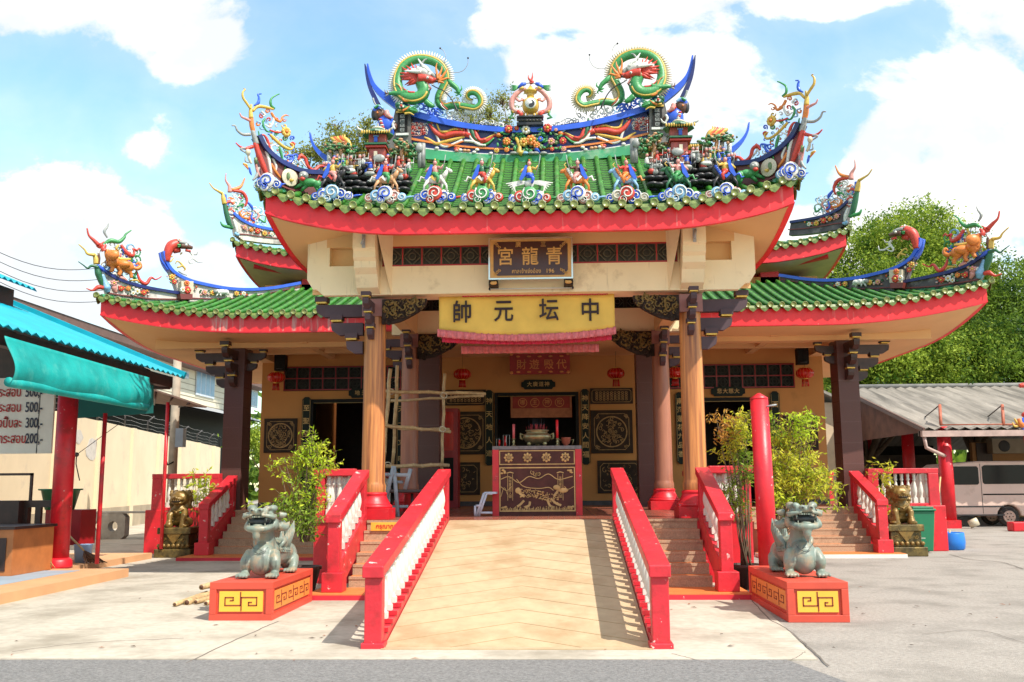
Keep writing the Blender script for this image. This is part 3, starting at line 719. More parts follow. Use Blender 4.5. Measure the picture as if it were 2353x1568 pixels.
balustrade('balustrade', 'level balustrade on the porch edge behind the red flag post', (3.84, 16.9, DK), (3.2, 16.9, DK), .93, 3, (1, 0), .18, 'level balustrades', .24, .08, None, (0, DK))
balustrade('balustrade', 'level balustrade behind the left golden lion', (-10.1, 24.65, DK), (-8.55, 24.65, DK), .96, 9, (1, 1), .26, 'level balustrades', .26, .08, None, (0, DK))
balustrade('balustrade', 'level balustrade behind the right golden lion and green bin', (10.12, 24.65, DK), (8.6, 24.65, DK), .96, 9, (1, 1), .26, 'level balustrades', .26, .08, None, (0, DK))
balustrade('balustrade', 'distant level balustrade between the left granite column and the wall', (-10.1, 33.8, DK), (-8.5, 33.8, DK), .96, 9, (1, 1), .22, 'level balustrades', .24, .08)
balustrade('balustrade', 'distant level balustrade between the right granite column and the wall', (10.1, 33.8, DK), (8.5, 33.8, DK), .96, 9, (1, 1), .22, 'level balustrades', .24, .08)
balustrade('balustrade', 'level balustrade along the left edge of the wing, running inward from the porch', (-5.3, 24.65, DK), (-3.95, 24.65, DK), .96, 7, (1, 0), .2, 'level balustrades', .24, .08)
balustrade('balustrade', 'level balustrade of the right wing behind the shrub, seen past the column', (5.3, 24.65, DK), (3.95, 24.65, DK), .96, 7, (1, 0), .2, 'level balustrades', .24, .08)
for s, l in ((-1, 'left'), (1, 'right')):
    balustrade('balustrade', 'level balustrade along the %s side of the porch' % l, (s * 3.84, 17.1, DK), (s * 3.84, 24.4, DK), .93, 26, (0, 0), .18, 'level balustrades', .24, .08)
    m = MB(); 
    for b_ in (m,): 
        b_.box(*sorted((s * 9.85, s * 10.35)), 24.45, 24.9, 0, DK + .02, RED)
    m.obj('corner_plinth', temple, bevel=.02)
# ================================================================ ROOF ORNAMENT
RY = 18.9
def rtop(x): return 9.26 + .0735 * x * x
def band(mb, x0, x1, o0, o1, y, th, m, n=40):
    for i in range(n):
        a, b_ = x0 + (x1 - x0) * i / n, x0 + (x1 - x0) * (i + 1) / n; k0 = 1 + .062 * a * a; k1 = 1 + .062 * b_ * b_
        mb.add([(a, y, rtop(a) + o0 * k0), (b_, y, rtop(b_) + o0 * k1), (b_, y, rtop(b_) + o1 * k1), (a, y, rtop(a) + o1 * k0), (a, y + th, rtop(a) + o0 * k0), (b_, y + th, rtop(b_) + o0 * k1), (b_, y + th, rtop(b_) + o1 * k1), (a, y + th, rtop(a) + o1 * k0)],
               [(0, 1, 2, 3), (4, 7, 6, 5), (0, 4, 5, 1), (3, 2, 6, 7)] + ([(0, 3, 7, 4)] if i == 0 else []) + ([(1, 5, 6, 2)] if i == n - 1 else []), m)
rd = MB(); band(rd, -2.5, 2.5, -.45, -.11, RY, .3, NAVY); ridge = rd.obj('main_ridge', temple)
for nm_, o0, o1, y, th, m_ in (('blue_coping', -.11, 0, RY - .08, .44, BLUE), ('orange_moulding', -.48, -.445, RY - .03, .36, G['o']), ('navy_band', -.57, -.48, RY, .3, NAVY), ('white_line', -.59, -.57, RY - .02, .32, G['w']), ('green_band', -.76, -.59, RY - .03, .34, TEALB)):
    q = MB(); band(q, -2.55, 2.55, o0, o1, y, th, m_); q.obj(nm_, ridge)
for s in (-1, 1):
    e = MB(); nrm = (0, 1, 0)
    e.poly([(s * 2.52, RY + .05, 8.75), (s * 3.1, RY + .05, 8.25), (s * 3.05, RY + .05, 8.8), (s * 2.86, RY + .05, 9.72), (s * 2.55, RY + .05, 9.68)], nrm, .42, mat('weathered_slab', (.12, .11, .10), .6, .5, 6))
    e.box(*sorted((s * 2.60, s * 2.80)), RY - .20, RY - .165, 9.15, 9.60, BLACK); e.box(*sorted((s * 2.57, s * 2.84)), RY - .21, RY - .165, 9.60, 9.64, G['y'])
    e.box(*sorted((s * 2.57, s * 2.84)), RY - .21, RY - .165, 9.10, 9.15, G['w'])
    o = e.obj('ridge_end', ridge)
    for k in range(4):
        c_ = MB(); zc = 9.52 - k * .1
        for q in ((-.045, .03, .045, .03), (-.045, 0, .045, 0), (-.045, -.03, .045, -.03), (-.045, -.03, -.045, .03), (.02, -.04, .03, .04)): c_.flat([(s * 2.7 + q[0], RY - .204, zc + q[1]), (s * 2.7 + q[2], RY - .204, zc + q[3])], .012, (0, 1, 0), .006, G['e'])
        c_.obj('character', o)
def mir(fn, s): 
    """points measured on the left half, mirrored about the temple axis for s=+1"""
    def g(q, off=0.0):
        p = fn(q, off); return p if s < 0 else Vector((-p.x, p.y, p.z))
    return g
PR = Plane((0, RY, 0), (1, 0))
WK = 1.0
def strokes(mb, P, Zf, data, off, nrm, th=.03, kind='tube', k=None):
    """data: (colour, width, [points]) measured; width in metres (list = taper)"""
    for col, w, pts in data:
        q = crv([Zf(*p) for p in pts], 5) if len(pts) > 2 else [Zf(*p) for p in pts]
        P3 = [P(a, off) for a in q]
        wd = w if isinstance(w, (list, tuple)) else [w, w * .9, w * .45]
        mb.tube(P3, [x / 2 * WK for x in wd], G[col] if isinstance(col, str) else col, 6)
def curls(mb, P, spec, off, seed=0, cols='wbglyro', r=(.03, .09), wd=.3):
    """little scrolls at given picture spots: spec list of (u,v)"""
    rnd = random.Random(seed)
    for (u, v) in spec:
        rr = rnd.uniform(*r); sc = rr / .0088; sp = spiral((u, v), sc, sc * .2, rnd.uniform(0, 6.28), rnd.choice([-1, 1]) * rnd.uniform(.8, 1.3), 12)
        mb.tube([P(a, off + rnd.uniform(-.01, .02)) for a in sp], [rr * wd * .6, rr * wd, rr * wd * .5], G[rnd.choice(cols)], 5)
def flower(mb, c, r, col, nrm, cen='y', n=7):
    c = Vector(c); nrm = Vector(nrm).normalized(); a = nrm.orthogonal().normalized(); b_ = nrm.cross(a)
    for i in range(n):
        t_ = 2 * math.pi * i / n; mb.ell(c + (a * math.cos(t_) + b_ * math.sin(t_)) * r * .6, r * .42, G[col], nu=6, nv=4)
    mb.ell(c + nrm * r * .25, r * .36, G[cen], nu=6, nv=4)

for s in (-1, 1):
    P = mir(PR, s); side = 'left' if s < 0 else 'right'
    # upswept blue horn at the end of the ridge
    h = MB(); pts = [P(zB(*q), -.05) for q in crv([(1272, 20), (1285, 100), (1320, 190), (1385, 265), (1480, 330), (1600, 400)], 6)]
    h.flat(pts, [.03, .07, .09, .13, .19, .24], (0, 1, 0), .12, BLUE); o = h.obj('ridge_horn', ridge)
    h = MB(); pts = [P(zB(*q), -.02) + Vector((s * .05, 0, -.02)) for q in crv([(1272, 20), (1285, 105), (1310, 200), (1350, 290), (1380, 350)], 6)]; h.flat(pts, [.02, .06, .1, .1], (0, 1, 0), .2, NAVY); h.obj('horn_back', ridge)
    # phoenix relief
    ph = MB(); WK = 1.1
    strokes(ph, P, zE, [('r', [.02, .09, .13, .12], [(800, 1080), (830, 1110), (900, 1200), (1000, 1250), (1150, 1215), (1300, 1215)]), ('r', [.12, .13, .09, .05], [(1300, 1215), (1400, 1250), (1480, 1310), (1600, 1310), (1680, 1240), (1740, 1235)]),
        ('y', [.03, .07, .08, .05], [(740, 1260), (800, 1290), (900, 1350), (1000, 1330), (1150, 1290), (1290, 1255)]), ('w', [.02, .05, .06, .05, .06], [(855, 1085), (870, 1150), (920, 1260), (960, 1360), (1040, 1390), (1150, 1350), (1260, 1300)]),
        ('y', [.02, .06, .05], [(905, 1050), (920, 1100), (960, 1180), (1050, 1185), (1150, 1150), (1270, 1165)]), ('g', [.02, .05, .03], [(850, 1085), (900, 1170), (940, 1240), (1000, 1290)])], .0, None)
    strokes(ph, P, zE, [('G', [.04, .1, .05], [(1375, 1040), (1385, 1150), (1420, 1260), (1500, 1330)]), ('w', [.03, .06, .05], [(1340, 1060), (1345, 1180), (1390, 1290), (1480, 1360), (1580, 1370)]),
        ('r', [.03, .09, .07], [(1415, 1085), (1440, 1200), (1490, 1300), (1580, 1290)]), ('y', [.03, .05, .03], [(1450, 1100), (1480, 1150), (1470, 1180)]), ('g', [.04, .05, .03], [(1500, 1370), (1600, 1350), (1690, 1270)]),
        ('y', [.03, .04, .02], [(1560, 1290), (1640, 1250), (1700, 1215)]), ('w', [.05, .06, .05], [(1280, 1310), (1400, 1320), (1500, 1350)]), ('o', [.03, .02], [(1290, 1310), (1130, 1370), (1060, 1400)]),
        ('r', [.04, .015], [(1280, 1220), (1240, 1170), (1190, 1135)]), ('r', [.04, .015], [(1300, 1210), (1280, 1150), (1230, 1115)]), ('r', [.04, .015], [(1320, 1210), (1320, 1150), (1265, 1110)]), ('r', [.03, .01], [(1260, 1230), (1200, 1200), (1130, 1190)]),
        ('l', [.05, .02], [(1750, 1215), (1700, 1190), (1660, 1170)]), ('o', [.03, .01], [(1790, 1245), (1815, 1240)]), ('r', [.03, .01], [(1770, 1220), (1790, 1185)])], .03, None)
    ph.ell(P(zE(1755, 1232), .04), (.06, .05, .05), G['o']); ph.obj('phoenix_relief', ridge, None); WK = 1.0
    # fret and scroll relief
    fr = MB()
    strokes(fr, P, zE, [('p', .03, [(550, 1100), (620, 1100)]), ('p', .03, [(550, 1100), (550, 1230)]), ('p', .03, [(550, 1235), (690, 1240)]), ('w', .02, [(580, 1130), (650, 1150), (600, 1190), (660, 1210)]), ('p', .03, [(640, 1110), (700, 1130), (760, 1110), (800, 1150)]), ('p', .03, [(690, 1240), (700, 1170), (650, 1160)]), ('w', .02, [(570, 1060), (640, 1080), (700, 1100), (780, 1130)]), ('p', .025, [(590, 1080), (680, 1085), (730, 1120)])], .0, None)
    curls(fr, P, [zE(560 + 26 * (k % 9), 1080 + 42 * (k // 9)) for k in range(36)], .0, 21, 'pwrpw', (.02, .04), .42)
    curls(fr, P, [zE(800 + 44 * k, 1050 + 5.5 * k) for k in range(24)] + [zE(740 + 52 * k, 1440 + 6 * k) for k in range(23)], .0, 22, 'gwrlyo', (.018, .035), .5)
    fr.obj('fret_relief', ridge)
    # white and blue pierced scrollwork on top of the coping
    sw = MB(); rnd = random.Random(11)
    curls(sw, P, [zE(*q) for q in ((800, 930), (860, 900), (930, 900), (900, 960), (980, 930), (1040, 960), (1090, 1000), (1010, 880), (1100, 930))], .0, 3, 'bbwbl', (.05, .1), .34)
    curls(sw, P, [zE(*q) for q in ((1150, 1000), (1200, 960), (1240, 1030), (1290, 960), (1330, 1010), (1380, 900), (1420, 960), (1470, 920), (1500, 1000), (1450, 1040), (1560, 1050), (1600, 1080), (1660, 1060), (1720, 1090), (1780, 1100), (1290, 900), (1520, 1070), (1850, 1110), (1920, 1115))], .0, 4, 'wwewwe', (.035, .08), .34)
    strokes(sw, P, zE, [('w', .03, [(1170, 860), (1150, 950), (1230, 1050)]), ('w', .03, [(1180, 870), (1250, 960), (1330, 1040)]), ('e', .02, [(1400, 1000), (1400, 900), (1480, 870), (1540, 920), (1520, 1000), (1440, 1060)]), ('e', .02, [(1540, 1080), (1640, 1030), (1740, 1060), (1850, 1110), (1990, 1110)]), ('k', .02, [(1500, 1085), (1700, 1105), (2000, 1120)])], .0, None)
    sw.obj('pierced_scrollwork', ridge)
    # figures at the navy band
    bb = MB()
    for q, c_ in (((1180, 1440), 'p'), ((1230, 1435), 'w'), ((1290, 1440), 't'), ((1340, 1445), 't'), ((1420, 1465), 'w'), ((1200, 1420), 'o'), ((1460, 1430), 'w'), ((1650, 1480), 'w'), ((910, 1410), 'w'), ((1170, 1420), 'r')): bb.ell(P(zE(*q), .03), (.05, .03, .035), G[c_], nu=7, nv=5)
    bb.obj('fruit_relief', ridge)

# central peony spray
fl = MB(); rnd = random.Random(2); P0 = PR
for i in range(150):
    u, v = zC(rnd.gauss(365, 110), rnd.gauss(672, 48)); 
    if not (1138 < u < 1300 and 292 < v < 352): continue
    a = rnd.uniform(0, 3.14); fl.ell(P0((u, v), .05 + rnd.uniform(0, .05)), (.055, .018, .026), G[rnd.choice('gGgmg')], Matrix.Rotation(a, 3, 'Y'), 6, 4)
for x, y, c_, r in ((362, 668, 'o', .12), (315, 680, 'y', .10), (218, 595, 'r', .09), (470, 588, 'r', .1), (330, 600, 'w', .1), (205, 675, 'o', .09), (495, 675, 'p', .08), (570, 672, 'r', .08), (140, 735, 'y', .06), (425, 660, 'b', .06), (400, 700, 'o', .08), (205, 730, 'o', .06), (500, 725, 'r', .05), (575, 725, 'p', .06), (270, 590, 'r', .05), (525, 600, 'p', .04)):
    flower(fl, P0(zC(x, y), .1), r, c_, (0, -1, 0), 'y' if c_ != 'y' else 'o')
fl.tube([P0(zC(*q), .07) for q in ((265, 650), (290, 700), (285, 745), (310, 755))], [.03, .06, .07], G['y'], 8)
for x in (250, 285, 325, 365, 395, 445): fl.ell(P0(zC(x, 752), .07), (.08, .05, .035), G[rnd.choice('wle')])
fl.tube([P0(zC(*q), .08) for q in ((395, 690), (400, 730), (420, 750))], [.03, .05, .02], G['b'], 6)
fl.obj('peony_relief', ridge)

# ---------------------------------------------------------------- ridge dragons
def dragon(s):
    side = 'left' if s < 0 else 'right'
    PD = Plane((0, RY - .02, 0), (1, 0)); P = mir(PD, s)
    t = thing('dragon_statue', ('green ceramic dragon coiled in a hoop on the left end of the roof ridge' if s < 0 else 'green ceramic dragon coiled in a hoop on the right end of the roof ridge'), 'dragon statue', (P(zE(740, 900))), 'dragons facing each other on the ridge')
    path = [(1400, 745), (1355, 740), (1335, 695), (1375, 655), (1445, 665), (1500, 730), (1500, 810), (1430, 862), (1340, 850), (1240, 835), (1120, 830), (1020, 850), (940, 800), (935, 710), (985, 600), (1030, 500), (1025, 400), (960, 290), (850, 222), (700, 195), (560, 220), (450, 300), (390, 420), (378, 540), (410, 640), (480, 710), (600, 735), (700, 700), (735, 610), (700, 520), (680, 470)]
    C2 = crv(path, 5); n = len(C2); body = MB(); rad = np.interp(np.linspace(0, 1, n), [0, .08, .2, .35, .5, .75, .86, .95, 1], [.02, .05, .065, .075, .09, .10, .14, .14, .12])
    depth = lambda i: .12 * math.sin(i / n * 9.0)
    pts = [P(zE(*q), depth(i)) for i, q in enumerate(C2)]
    body.tube(pts, rad, G['g'], 10); body.obj('body', t)
    cr_ = MB(); ye = MB(); cx = np.mean([p.x for p in pts[n // 2 - 10:n // 2 + 30]])
    for i in range(2, n - 8):
        tn = (pts[i + 1] - pts[i - 1]); tn.y = 0; tn.normalize(); o_ = Vector((tn.z, 0, -tn.x)) * (1 if s < 0 else -1) * (-1 if i < 46 else 1)
        base = pts[i] + o_ * rad[i] * .8
        if i < 42 or 56 < i < 126:
            cr_.tube([base, base + o_ * (.07 + rad[i] * .6) + tn * .01], [.036, .05, .008], G['w'] if s < 0 else G['c'], 5)
    pp = []
    for i in range(2, n - 12):
        tn = (pts[i + 1] - pts[i - 1]); tn.y = 0; tn.normalize(); o_ = Vector((tn.z, 0, -tn.x)) * (1 if s < 0 else -1) * (-1 if i < 46 else 1)
        pp.append(pts[i] + o_ * rad[i] * .62 + Vector((0, -rad[i] * .66, 0)))
    ye.tube(pp, .026, G['y'], 5); cr_.obj('crest', t); ye.obj('yellow_band', t)
    global WK; WK = 1.25; hd = MB()
    strokes(hd, P, zE, [('w', [.13, .18, .13], [(640, 330), (740, 370), (830, 420)]), ('w', [.05, .09, .09], [(560, 340), (640, 360), (720, 400)]), ('r', [.19, .17, .11], [(660, 460), (760, 460), (870, 495)]), ('r', [.09, .09, .05], [(840, 490), (900, 480), (950, 500)]),
        ('B', [.07, .06, .04], [(750, 500), (780, 560), (820, 620)]), ('p', [.05, .05, .03], [(760, 490), (800, 560), (835, 600)]), ('e', [.08, .08, .05], [(840, 400), (880, 430), (900, 470)])], .16, None)
    hd.ell(P(zE(785, 450), .24), .03, G['w']); hd.ell(P(zE(790, 452), .265), .014, G['k']); hd.ell(P(zE(905, 495), .22), (.03, .03, .02), G['k'])
    for q in ((845, 535), (870, 530), (930, 520), (800, 600)): hd.tube([P(zE(*q), .2), P(zE(q[0] + 3, q[1] + 28), .2)], [.014, .003], G['w'], 5)
    hd.obj('head', t)
    hn = MB(); strokes(hn, P, zE, [('w', [.07, .05, .015], [(760, 330), (700, 260), (655, 190)]), ('w', [.08, .06, .02], [(700, 370), (600, 365), (470, 355)]), ('w', [.09, .07], [(720, 300), (760, 320), (810, 370)]), ('e', [.05, .03, .01], [(690, 280), (740, 210), (780, 190)])], .22, None); hn.obj('horns', t); WK = 1.0
    mn = MB(); rnd = random.Random(4)
    for a in ((380, 375), (375, 430), (400, 480), (470, 550), (440, 330), (490, 280), (560, 245), (430, 300), (500, 560), (410, 455), (600, 540), (620, 270)):
        mn.tube([P(zE(680, 450), .12), P(zE((680 + a[0]) / 2, (445 + a[1]) / 2 + rnd.uniform(-20, 30)), .16), P(zE(*a), .10)], [.055, .04, .005], G['r'], 6)
    for a, b_ in (((930, 470), [(915, 400), (900, 310), (915, 245)]), ((930, 470), [(950, 400), (975, 340), (980, 290)]), ((940, 480), [(990, 430), (1030, 370), (1062, 320)]), ((940, 490), [(1000, 475), (1050, 455), (1092, 462)]), ((930, 500), [(980, 510), (1010, 520)])):
        mn.tube([P(zE(*q), .2) for q in crv([a] + b_, 4)], [.035, .025, .006], G['o'], 6)
    strokes(mn, P, zE, [('o', [.03, .05, .05, .03, .01], [(590, 640), (590, 700), (520, 765), (450, 745), (440, 650), (400, 560), (345, 520)]), ('r', [.05, .05, .01], [(610, 650), (520, 640), (430, 570)])], .2, None)
    mn.obj('mane', t)
    for nm_, L_ in (('foreleg', [(('g', [.06, .12, .11, .07], [(1060, 470), (1110, 530), (1180, 590), (1215, 660)])), ('g', [.04, .04, .01], [(1215, 640), (1250, 600), (1240, 550)]), ('g', [.04, .04, .01], [(1210, 660), (1170, 650), (1145, 640)]), ('g', [.04, .04, .01], [(1215, 660), (1240, 690), (1225, 715)]), ('g', [.04, .03, .01], [(1210, 670), (1180, 690), (1160, 680)])]),
                    ('foreleg', [('g', [.14, .13, .10, .07], [(520, 650), (420, 665), (330, 660), (260, 665)]), ('B', [.05, .04, .01], [(255, 665), (215, 660), (200, 610)]), ('e', [.04, .04, .01], [(260, 665), (225, 690), (205, 700)]), ('e', [.04, .04, .01], [(260, 660), (240, 630), (225, 615)])]),
                    ('hindleg', [('g', [.13, .12, .08], [(760, 770), (820, 820), (870, 840)]), ('g', [.03, .01], [(870, 830), (880, 770)]), ('g', [.03, .01], [(860, 830), (835, 780)]), ('g', [.03, .01], [(870, 840), (910, 830)])])):
        lg = MB(); strokes(lg, P, zE, L_, .17, None); lg.obj(nm_, t)
    wk = MB(); wk.tube([P(zE(*q), .26) for q in crv([(840, 545), (900, 580), (1000, 625), (1090, 710), (1150, 810), (1190, 900)], 5)], [.012, .014, .014, .02], G['k'], 5)
    wk.tube([P(zE(*q), .2) for q in crv([(1005, 250), (1035, 180), (1010, 90), (960, 48)], 5)], .008, G['e'], 4); wk.ell(P(zE(958, 47), .2), .022, G['k'])
    wk.tube([P(zE(*q), .2) for q in crv([(1080, 368), (1180, 378), (1270, 350), (1330, 270), (1338, 180)], 5)], .008, G['e'], 4); wk.ell(P(zE(1337, 180), .2), .022, G['k'])
    wk.obj('whiskers', t)
    cl = MB(); curls(cl, P, [zE(*q) for q in ((660, 800), (700, 850), (560, 780), (500, 760), (760, 860), (640, 860))], .12, 8, 'bblw', (.06, .11), .35)
    strokes(cl, P, zE, [('r', .03, [(970, 780), (1000, 830), (1060, 880)]), ('w', .03, [(960, 800), (980, 840), (1040, 890)])], .1, None)
    cl.obj('wave_base', t)
    # lion-fish beside the dragon and the blue beast under the horn
    t2 = thing('beast_figurine', ('green and orange ceramic beast crouching under the left dragon' if s < 0 else 'green and gold ceramic beast crouching under the right dragon'), 'figurine', P(zE(480, 960)), 'beasts at the ridge ends')
    b_ = MB(); 
    for q, r_, c_ in (((430, 860), (.12, .1, .08), 'G'), ((390, 830), (.08, .1, .07), 'G'), ((520, 880), (.13, .08, .07), 'g'), ((590, 900), (.1, .06, .06), 'g')): b_.ell(P(zE(*q), .2), r_, G[c_])
    b_.obj('body', t2); b_ = MB()
    strokes(b_, P, zE, [('o', [.05, .04, .01], [(440, 900), (500, 870), (540, 830)]), ('y', [.05, .04, .02], [(470, 940), (540, 930), (600, 960)]), ('y', [.04, .03], [(380, 890), (430, 895)]), ('w', [.04, .03], [(420, 795), (440, 790)])] + [('g', [.04, .03, .008], [(540, 880), (600 + 10 * k, 840 + 22 * k), (650, 820 + 30 * k)]) for k in range(4)], .27, None)
    b_.ell(P(zE(410, 850), .32), .022, G['w']); b_.ell(P(zE(450, 845), .32), .022, G['w']); b_.ell(P(zE(425, 830), .33), .03, G['r']); b_.obj('fins', t2)
    t3 = thing('beast_figurine', ('blue ceramic elephant-like beast bowed under the left roof horn' if s < 0 else 'blue ceramic elephant-like beast bowed under the right roof horn'), 'figurine', P(zE(230, 1250)), 'beasts at the ridge ends')
    b_ = MB()
    for q, r_, c_ in (((215, 1085), (.19, .15, .22), 'b'), ((260, 1180), (.12, .1, .16), 'b'), ((130, 950), (.14, .12, .15), 'B'), ((110, 900), (.13, .1, .09), 'b'), ((60, 950), (.07, .08, .14), 'k'), ((335, 1120), (.07, .07, .10), 'B')): b_.ell(P(zE(*q), .15), r_, G[c_])
    b_.obj('body', t3); b_ = MB()
    strokes(b_, P, zE, [('p', [.1, .12, .04], [(220, 900), (240, 960), (300, 1000)]), ('r', [.08, .06, .03], [(200, 940), (250, 990), (310, 990)]), ('w', [.05, .06, .04], [(330, 1040), (310, 1090), (340, 1150)]), ('o', [.05, .03], [(95, 920), (110, 935)]), ('l', [.05, .05], [(50, 850), (120, 830), (180, 870)]), ('g', [.06, .06, .02], [(60, 860), (110, 830), (150, 840)]), ('c', [.05, .04, .01], [(60, 1150), (120, 1165), (180, 1180)]), ('e', [.05, .03], [(40, 730), (60, 790), (90, 830)])], .27, None)
    for k in range(6): b_.ell(P(zE(140 + 8 * k, 1020 + k * 26), .28), (.045, .04, .022), G['rw'[k % 2]])
    b_.obj('trunk', t3)
for s in (-1, 1): dragon(s)

# ---------------------------------------------------------------- gourd urn with a pair of pink dragons
P = Plane((0, RY - .05, 0), (1, 0)); t = thing('gourd_urn', 'yellow gourd urn with a black and white disc, at the middle of the ridge', 'urn', P(zC(360, 585)))
def atc(x, y, off=0): return P(zC(x, y), off)
K = .354 * RY / FPX; c0 = atc(361, 445); m = MB()
m.lathe([(.02, -58), (30, -55), (52, -35), (60, -5), (58, 20), (45, 42), (28, 54), (24, 60)], (0, 0, 0), G['y'], 20); m.lathe([(24, 60), (26, 78), (24, 92), (45, 98), (48, 108), (30, 116), (16, 132), (5, 150), (1, 152)], (0, 0, 0), G['y'], 20)
m.v = [(c0.x + v[0] * K, c0.y + v[1] * K, c0.z + v[2] * K) for v in m.v]
for x in (318, 340, 382, 402): m.tube([atc(x, 490, .03), atc(x, 520, .03)], [.03, .02], G['y'], 6)
for a in ((300, 400, 318, 412), (425, 395, 405, 410)): m.tube([atc(a[0], a[1], .02), atc(a[2], a[3], .02)], [.02, .03], G['o'], 6)
m.obj('gourd', t)
m = MB(); m.lathe([(.01, 0), (.115, .0), (.12, .01), (.115, .02)], (0, 0, 0), G['w'], 20); m.M = None
dm = Matrix.Translation(atc(361, 428, .30)) @ Matrix.Rotation(math.pi / 2, 4, 'X'); m.v = [tuple(dm @ Vector(v)) for v in m.v]; dd = m.obj('disc', t)
m = MB(); dc = atc(361, 428, .325)
pts = [(dc.x + .085 * math.sin(a), dc.y, dc.z + .085 * math.cos(a)) for a in np.linspace(0, math.pi, 12)] + [(dc.x - .042 * math.sin(a), dc.y, dc.z - .042 - .042 * math.cos(a + math.pi)) for a in np.linspace(0, math.pi, 8)] + [(dc.x + .042 * math.sin(a), dc.y, dc.z + .042 + .042 * math.cos(a + math.pi)) for a in np.linspace(0, math.pi, 8)]
m.poly(pts, (0, 1, 0), .006, G['k']); m.obj('disc_mark', t)
for s in (-1, 1):
    PX = lambda x, y, off=0, s=s: atc(361 + s * (361 - x), y, off)
    m = MB(); m.tube([PX(*q, .04) for q in crv([(330, 330), (290, 350), (262, 375), (240, 410), (240, 455), (262, 480), (300, 490), (300, 510), (275, 515)], 4)], [.03, .055, .06, .055, .05, .02], G['p'], 8)
    for i, q in enumerate(crv([(262, 365), (232, 405), (230, 455), (250, 490)], 4)): m.tube([PX(*q, .04), PX(q[0] - 10, q[1] + 2, .04)], [.012, .003], G['w'], 4)
    m.tube([PX(275, 480, .06), PX(300, 500, .08), PX(285, 525, .06)], [.04, .045, .02], G['r'], 6); m.tube([PX(270, 400, .06), PX(285, 415, .1), PX(310, 405, .08)], [.03, .02], G['p'], 6)
    m.tube([PX(235, 480, .03), PX(245, 500, .03), PX(225, 520, .03), PX(255, 528, .03)], [.02, .035, .02], G['g'], 6); m.tube([PX(240, 470, .06), PX(250, 490, .06)], [.02, .03], G['y'], 6)
    m.obj('small_dragon', t)
    m = MB(); m.tube([PX(285, 330, .06), PX(310, 305, .06), PX(330, 300, .06)], [.045, .05, .03], G['b'], 7); m.tube([PX(290, 335, .08), PX(315, 325, .08)], [.03, .03], G['y'], 6)
    for k in range(5): m.tube([PX(290, 318, .05), PX(255, 315 + 7 * k, .05), PX(228, 308 + 10 * k, .05)], [.025, .02, .004], G['g'], 5)
    m.obj('dragon_head', t)
m = MB(); m.tube([atc(*q, .02) for q in crv([(355, 300), (375, 290), (350, 270), (345, 245)], 4)], [.03, .03, .005], G['r'], 6); m.tube([atc(*q, .02) for q in crv([(360, 290), (372, 260), (372, 228)], 4)], [.03, .02, .004], G['r'], 6)
m.tube([atc(*q, .06) for q in crv([(320, 305), (345, 298), (380, 298), (405, 305)], 4)], .008, G['k'], 5); m.obj('flame', t)
m = MB(); y0_ = RY - .12
for (xa, xb, ya, yb, w_) in ((272, 444, 520, 535, .24), (282, 434, 537, 560, .18), (272, 444, 562, 582, .22)):
    a, b2 = atc(xa, yb), atc(xb, ya); m.box(a.x, b2.x, y0_ - w_ / 2 + .05, y0_ + w_ / 2 + .05, a.z, b2.z, G['k'])
for x in np.linspace(290, 425, 7): a = atc(x, 552); m.ell((a.x, y0_ - .05, a.z), (.035, .02, .02), mat('dark_carving', (.06, .05, .04), .4))
m.obj('stand', t)

# ---------------------------------------------------------------- riders on scrolled clouds
def cloud(mb, cx, z, y, seed, w=.72):
    rnd = random.Random(seed); sets = [('b', 'w', 'l'), ('r', 'w', 'b'), ('l', 'w', 'p'), ('b', 'c', 'r'), ('g', 'w', 'r')][seed % 5]
    for i, (dx, dz, r) in enumerate(((-.30, -.02, .085), (-.17, .02, .11), (0, .06, .14), (.16, .02, .11), (.30, -.02, .085), (-.08, -.06, .08), (.09, -.06, .08))):
        c = (cx + dx * w / .72, y - .02 * (i % 3) - .01, z + dz); cc = G[sets[rnd.randrange(3)]]
        D = Matrix.Translation(c) @ Matrix.Rotation(math.pi / 2, 4, 'X')
        k = len(mb.v); mb.lathe([(.001, -.03), (r, -.03), (r, .02), (r * .9, .035), (.001, .035)], (0, 0, 0), G[sets[(i + seed) % 3]], 12)
        mb.v[k:] = [tuple(D @ Vector(v)) for v in mb.v[k:]]
        sp = spiral((c[0], c[2]), r * .92, r * .2, rnd.uniform(0, 6), rnd.choice([-1, 1]) * 1.4, 16)
        mb.tube([(q[0], c[1] - .045, q[1]) for q in sp], r * .1, G['w'] if sets[(i + seed) % 3] != 'w' else G['b'], 4)
    mb.tube([(cx + .33 * w / .72, y, z - .03), (cx + .45 * w / .72, y, z), (cx + .55 * w / .72, y, z + .01)], [.03, .02, .004], G[sets[0]], 5)
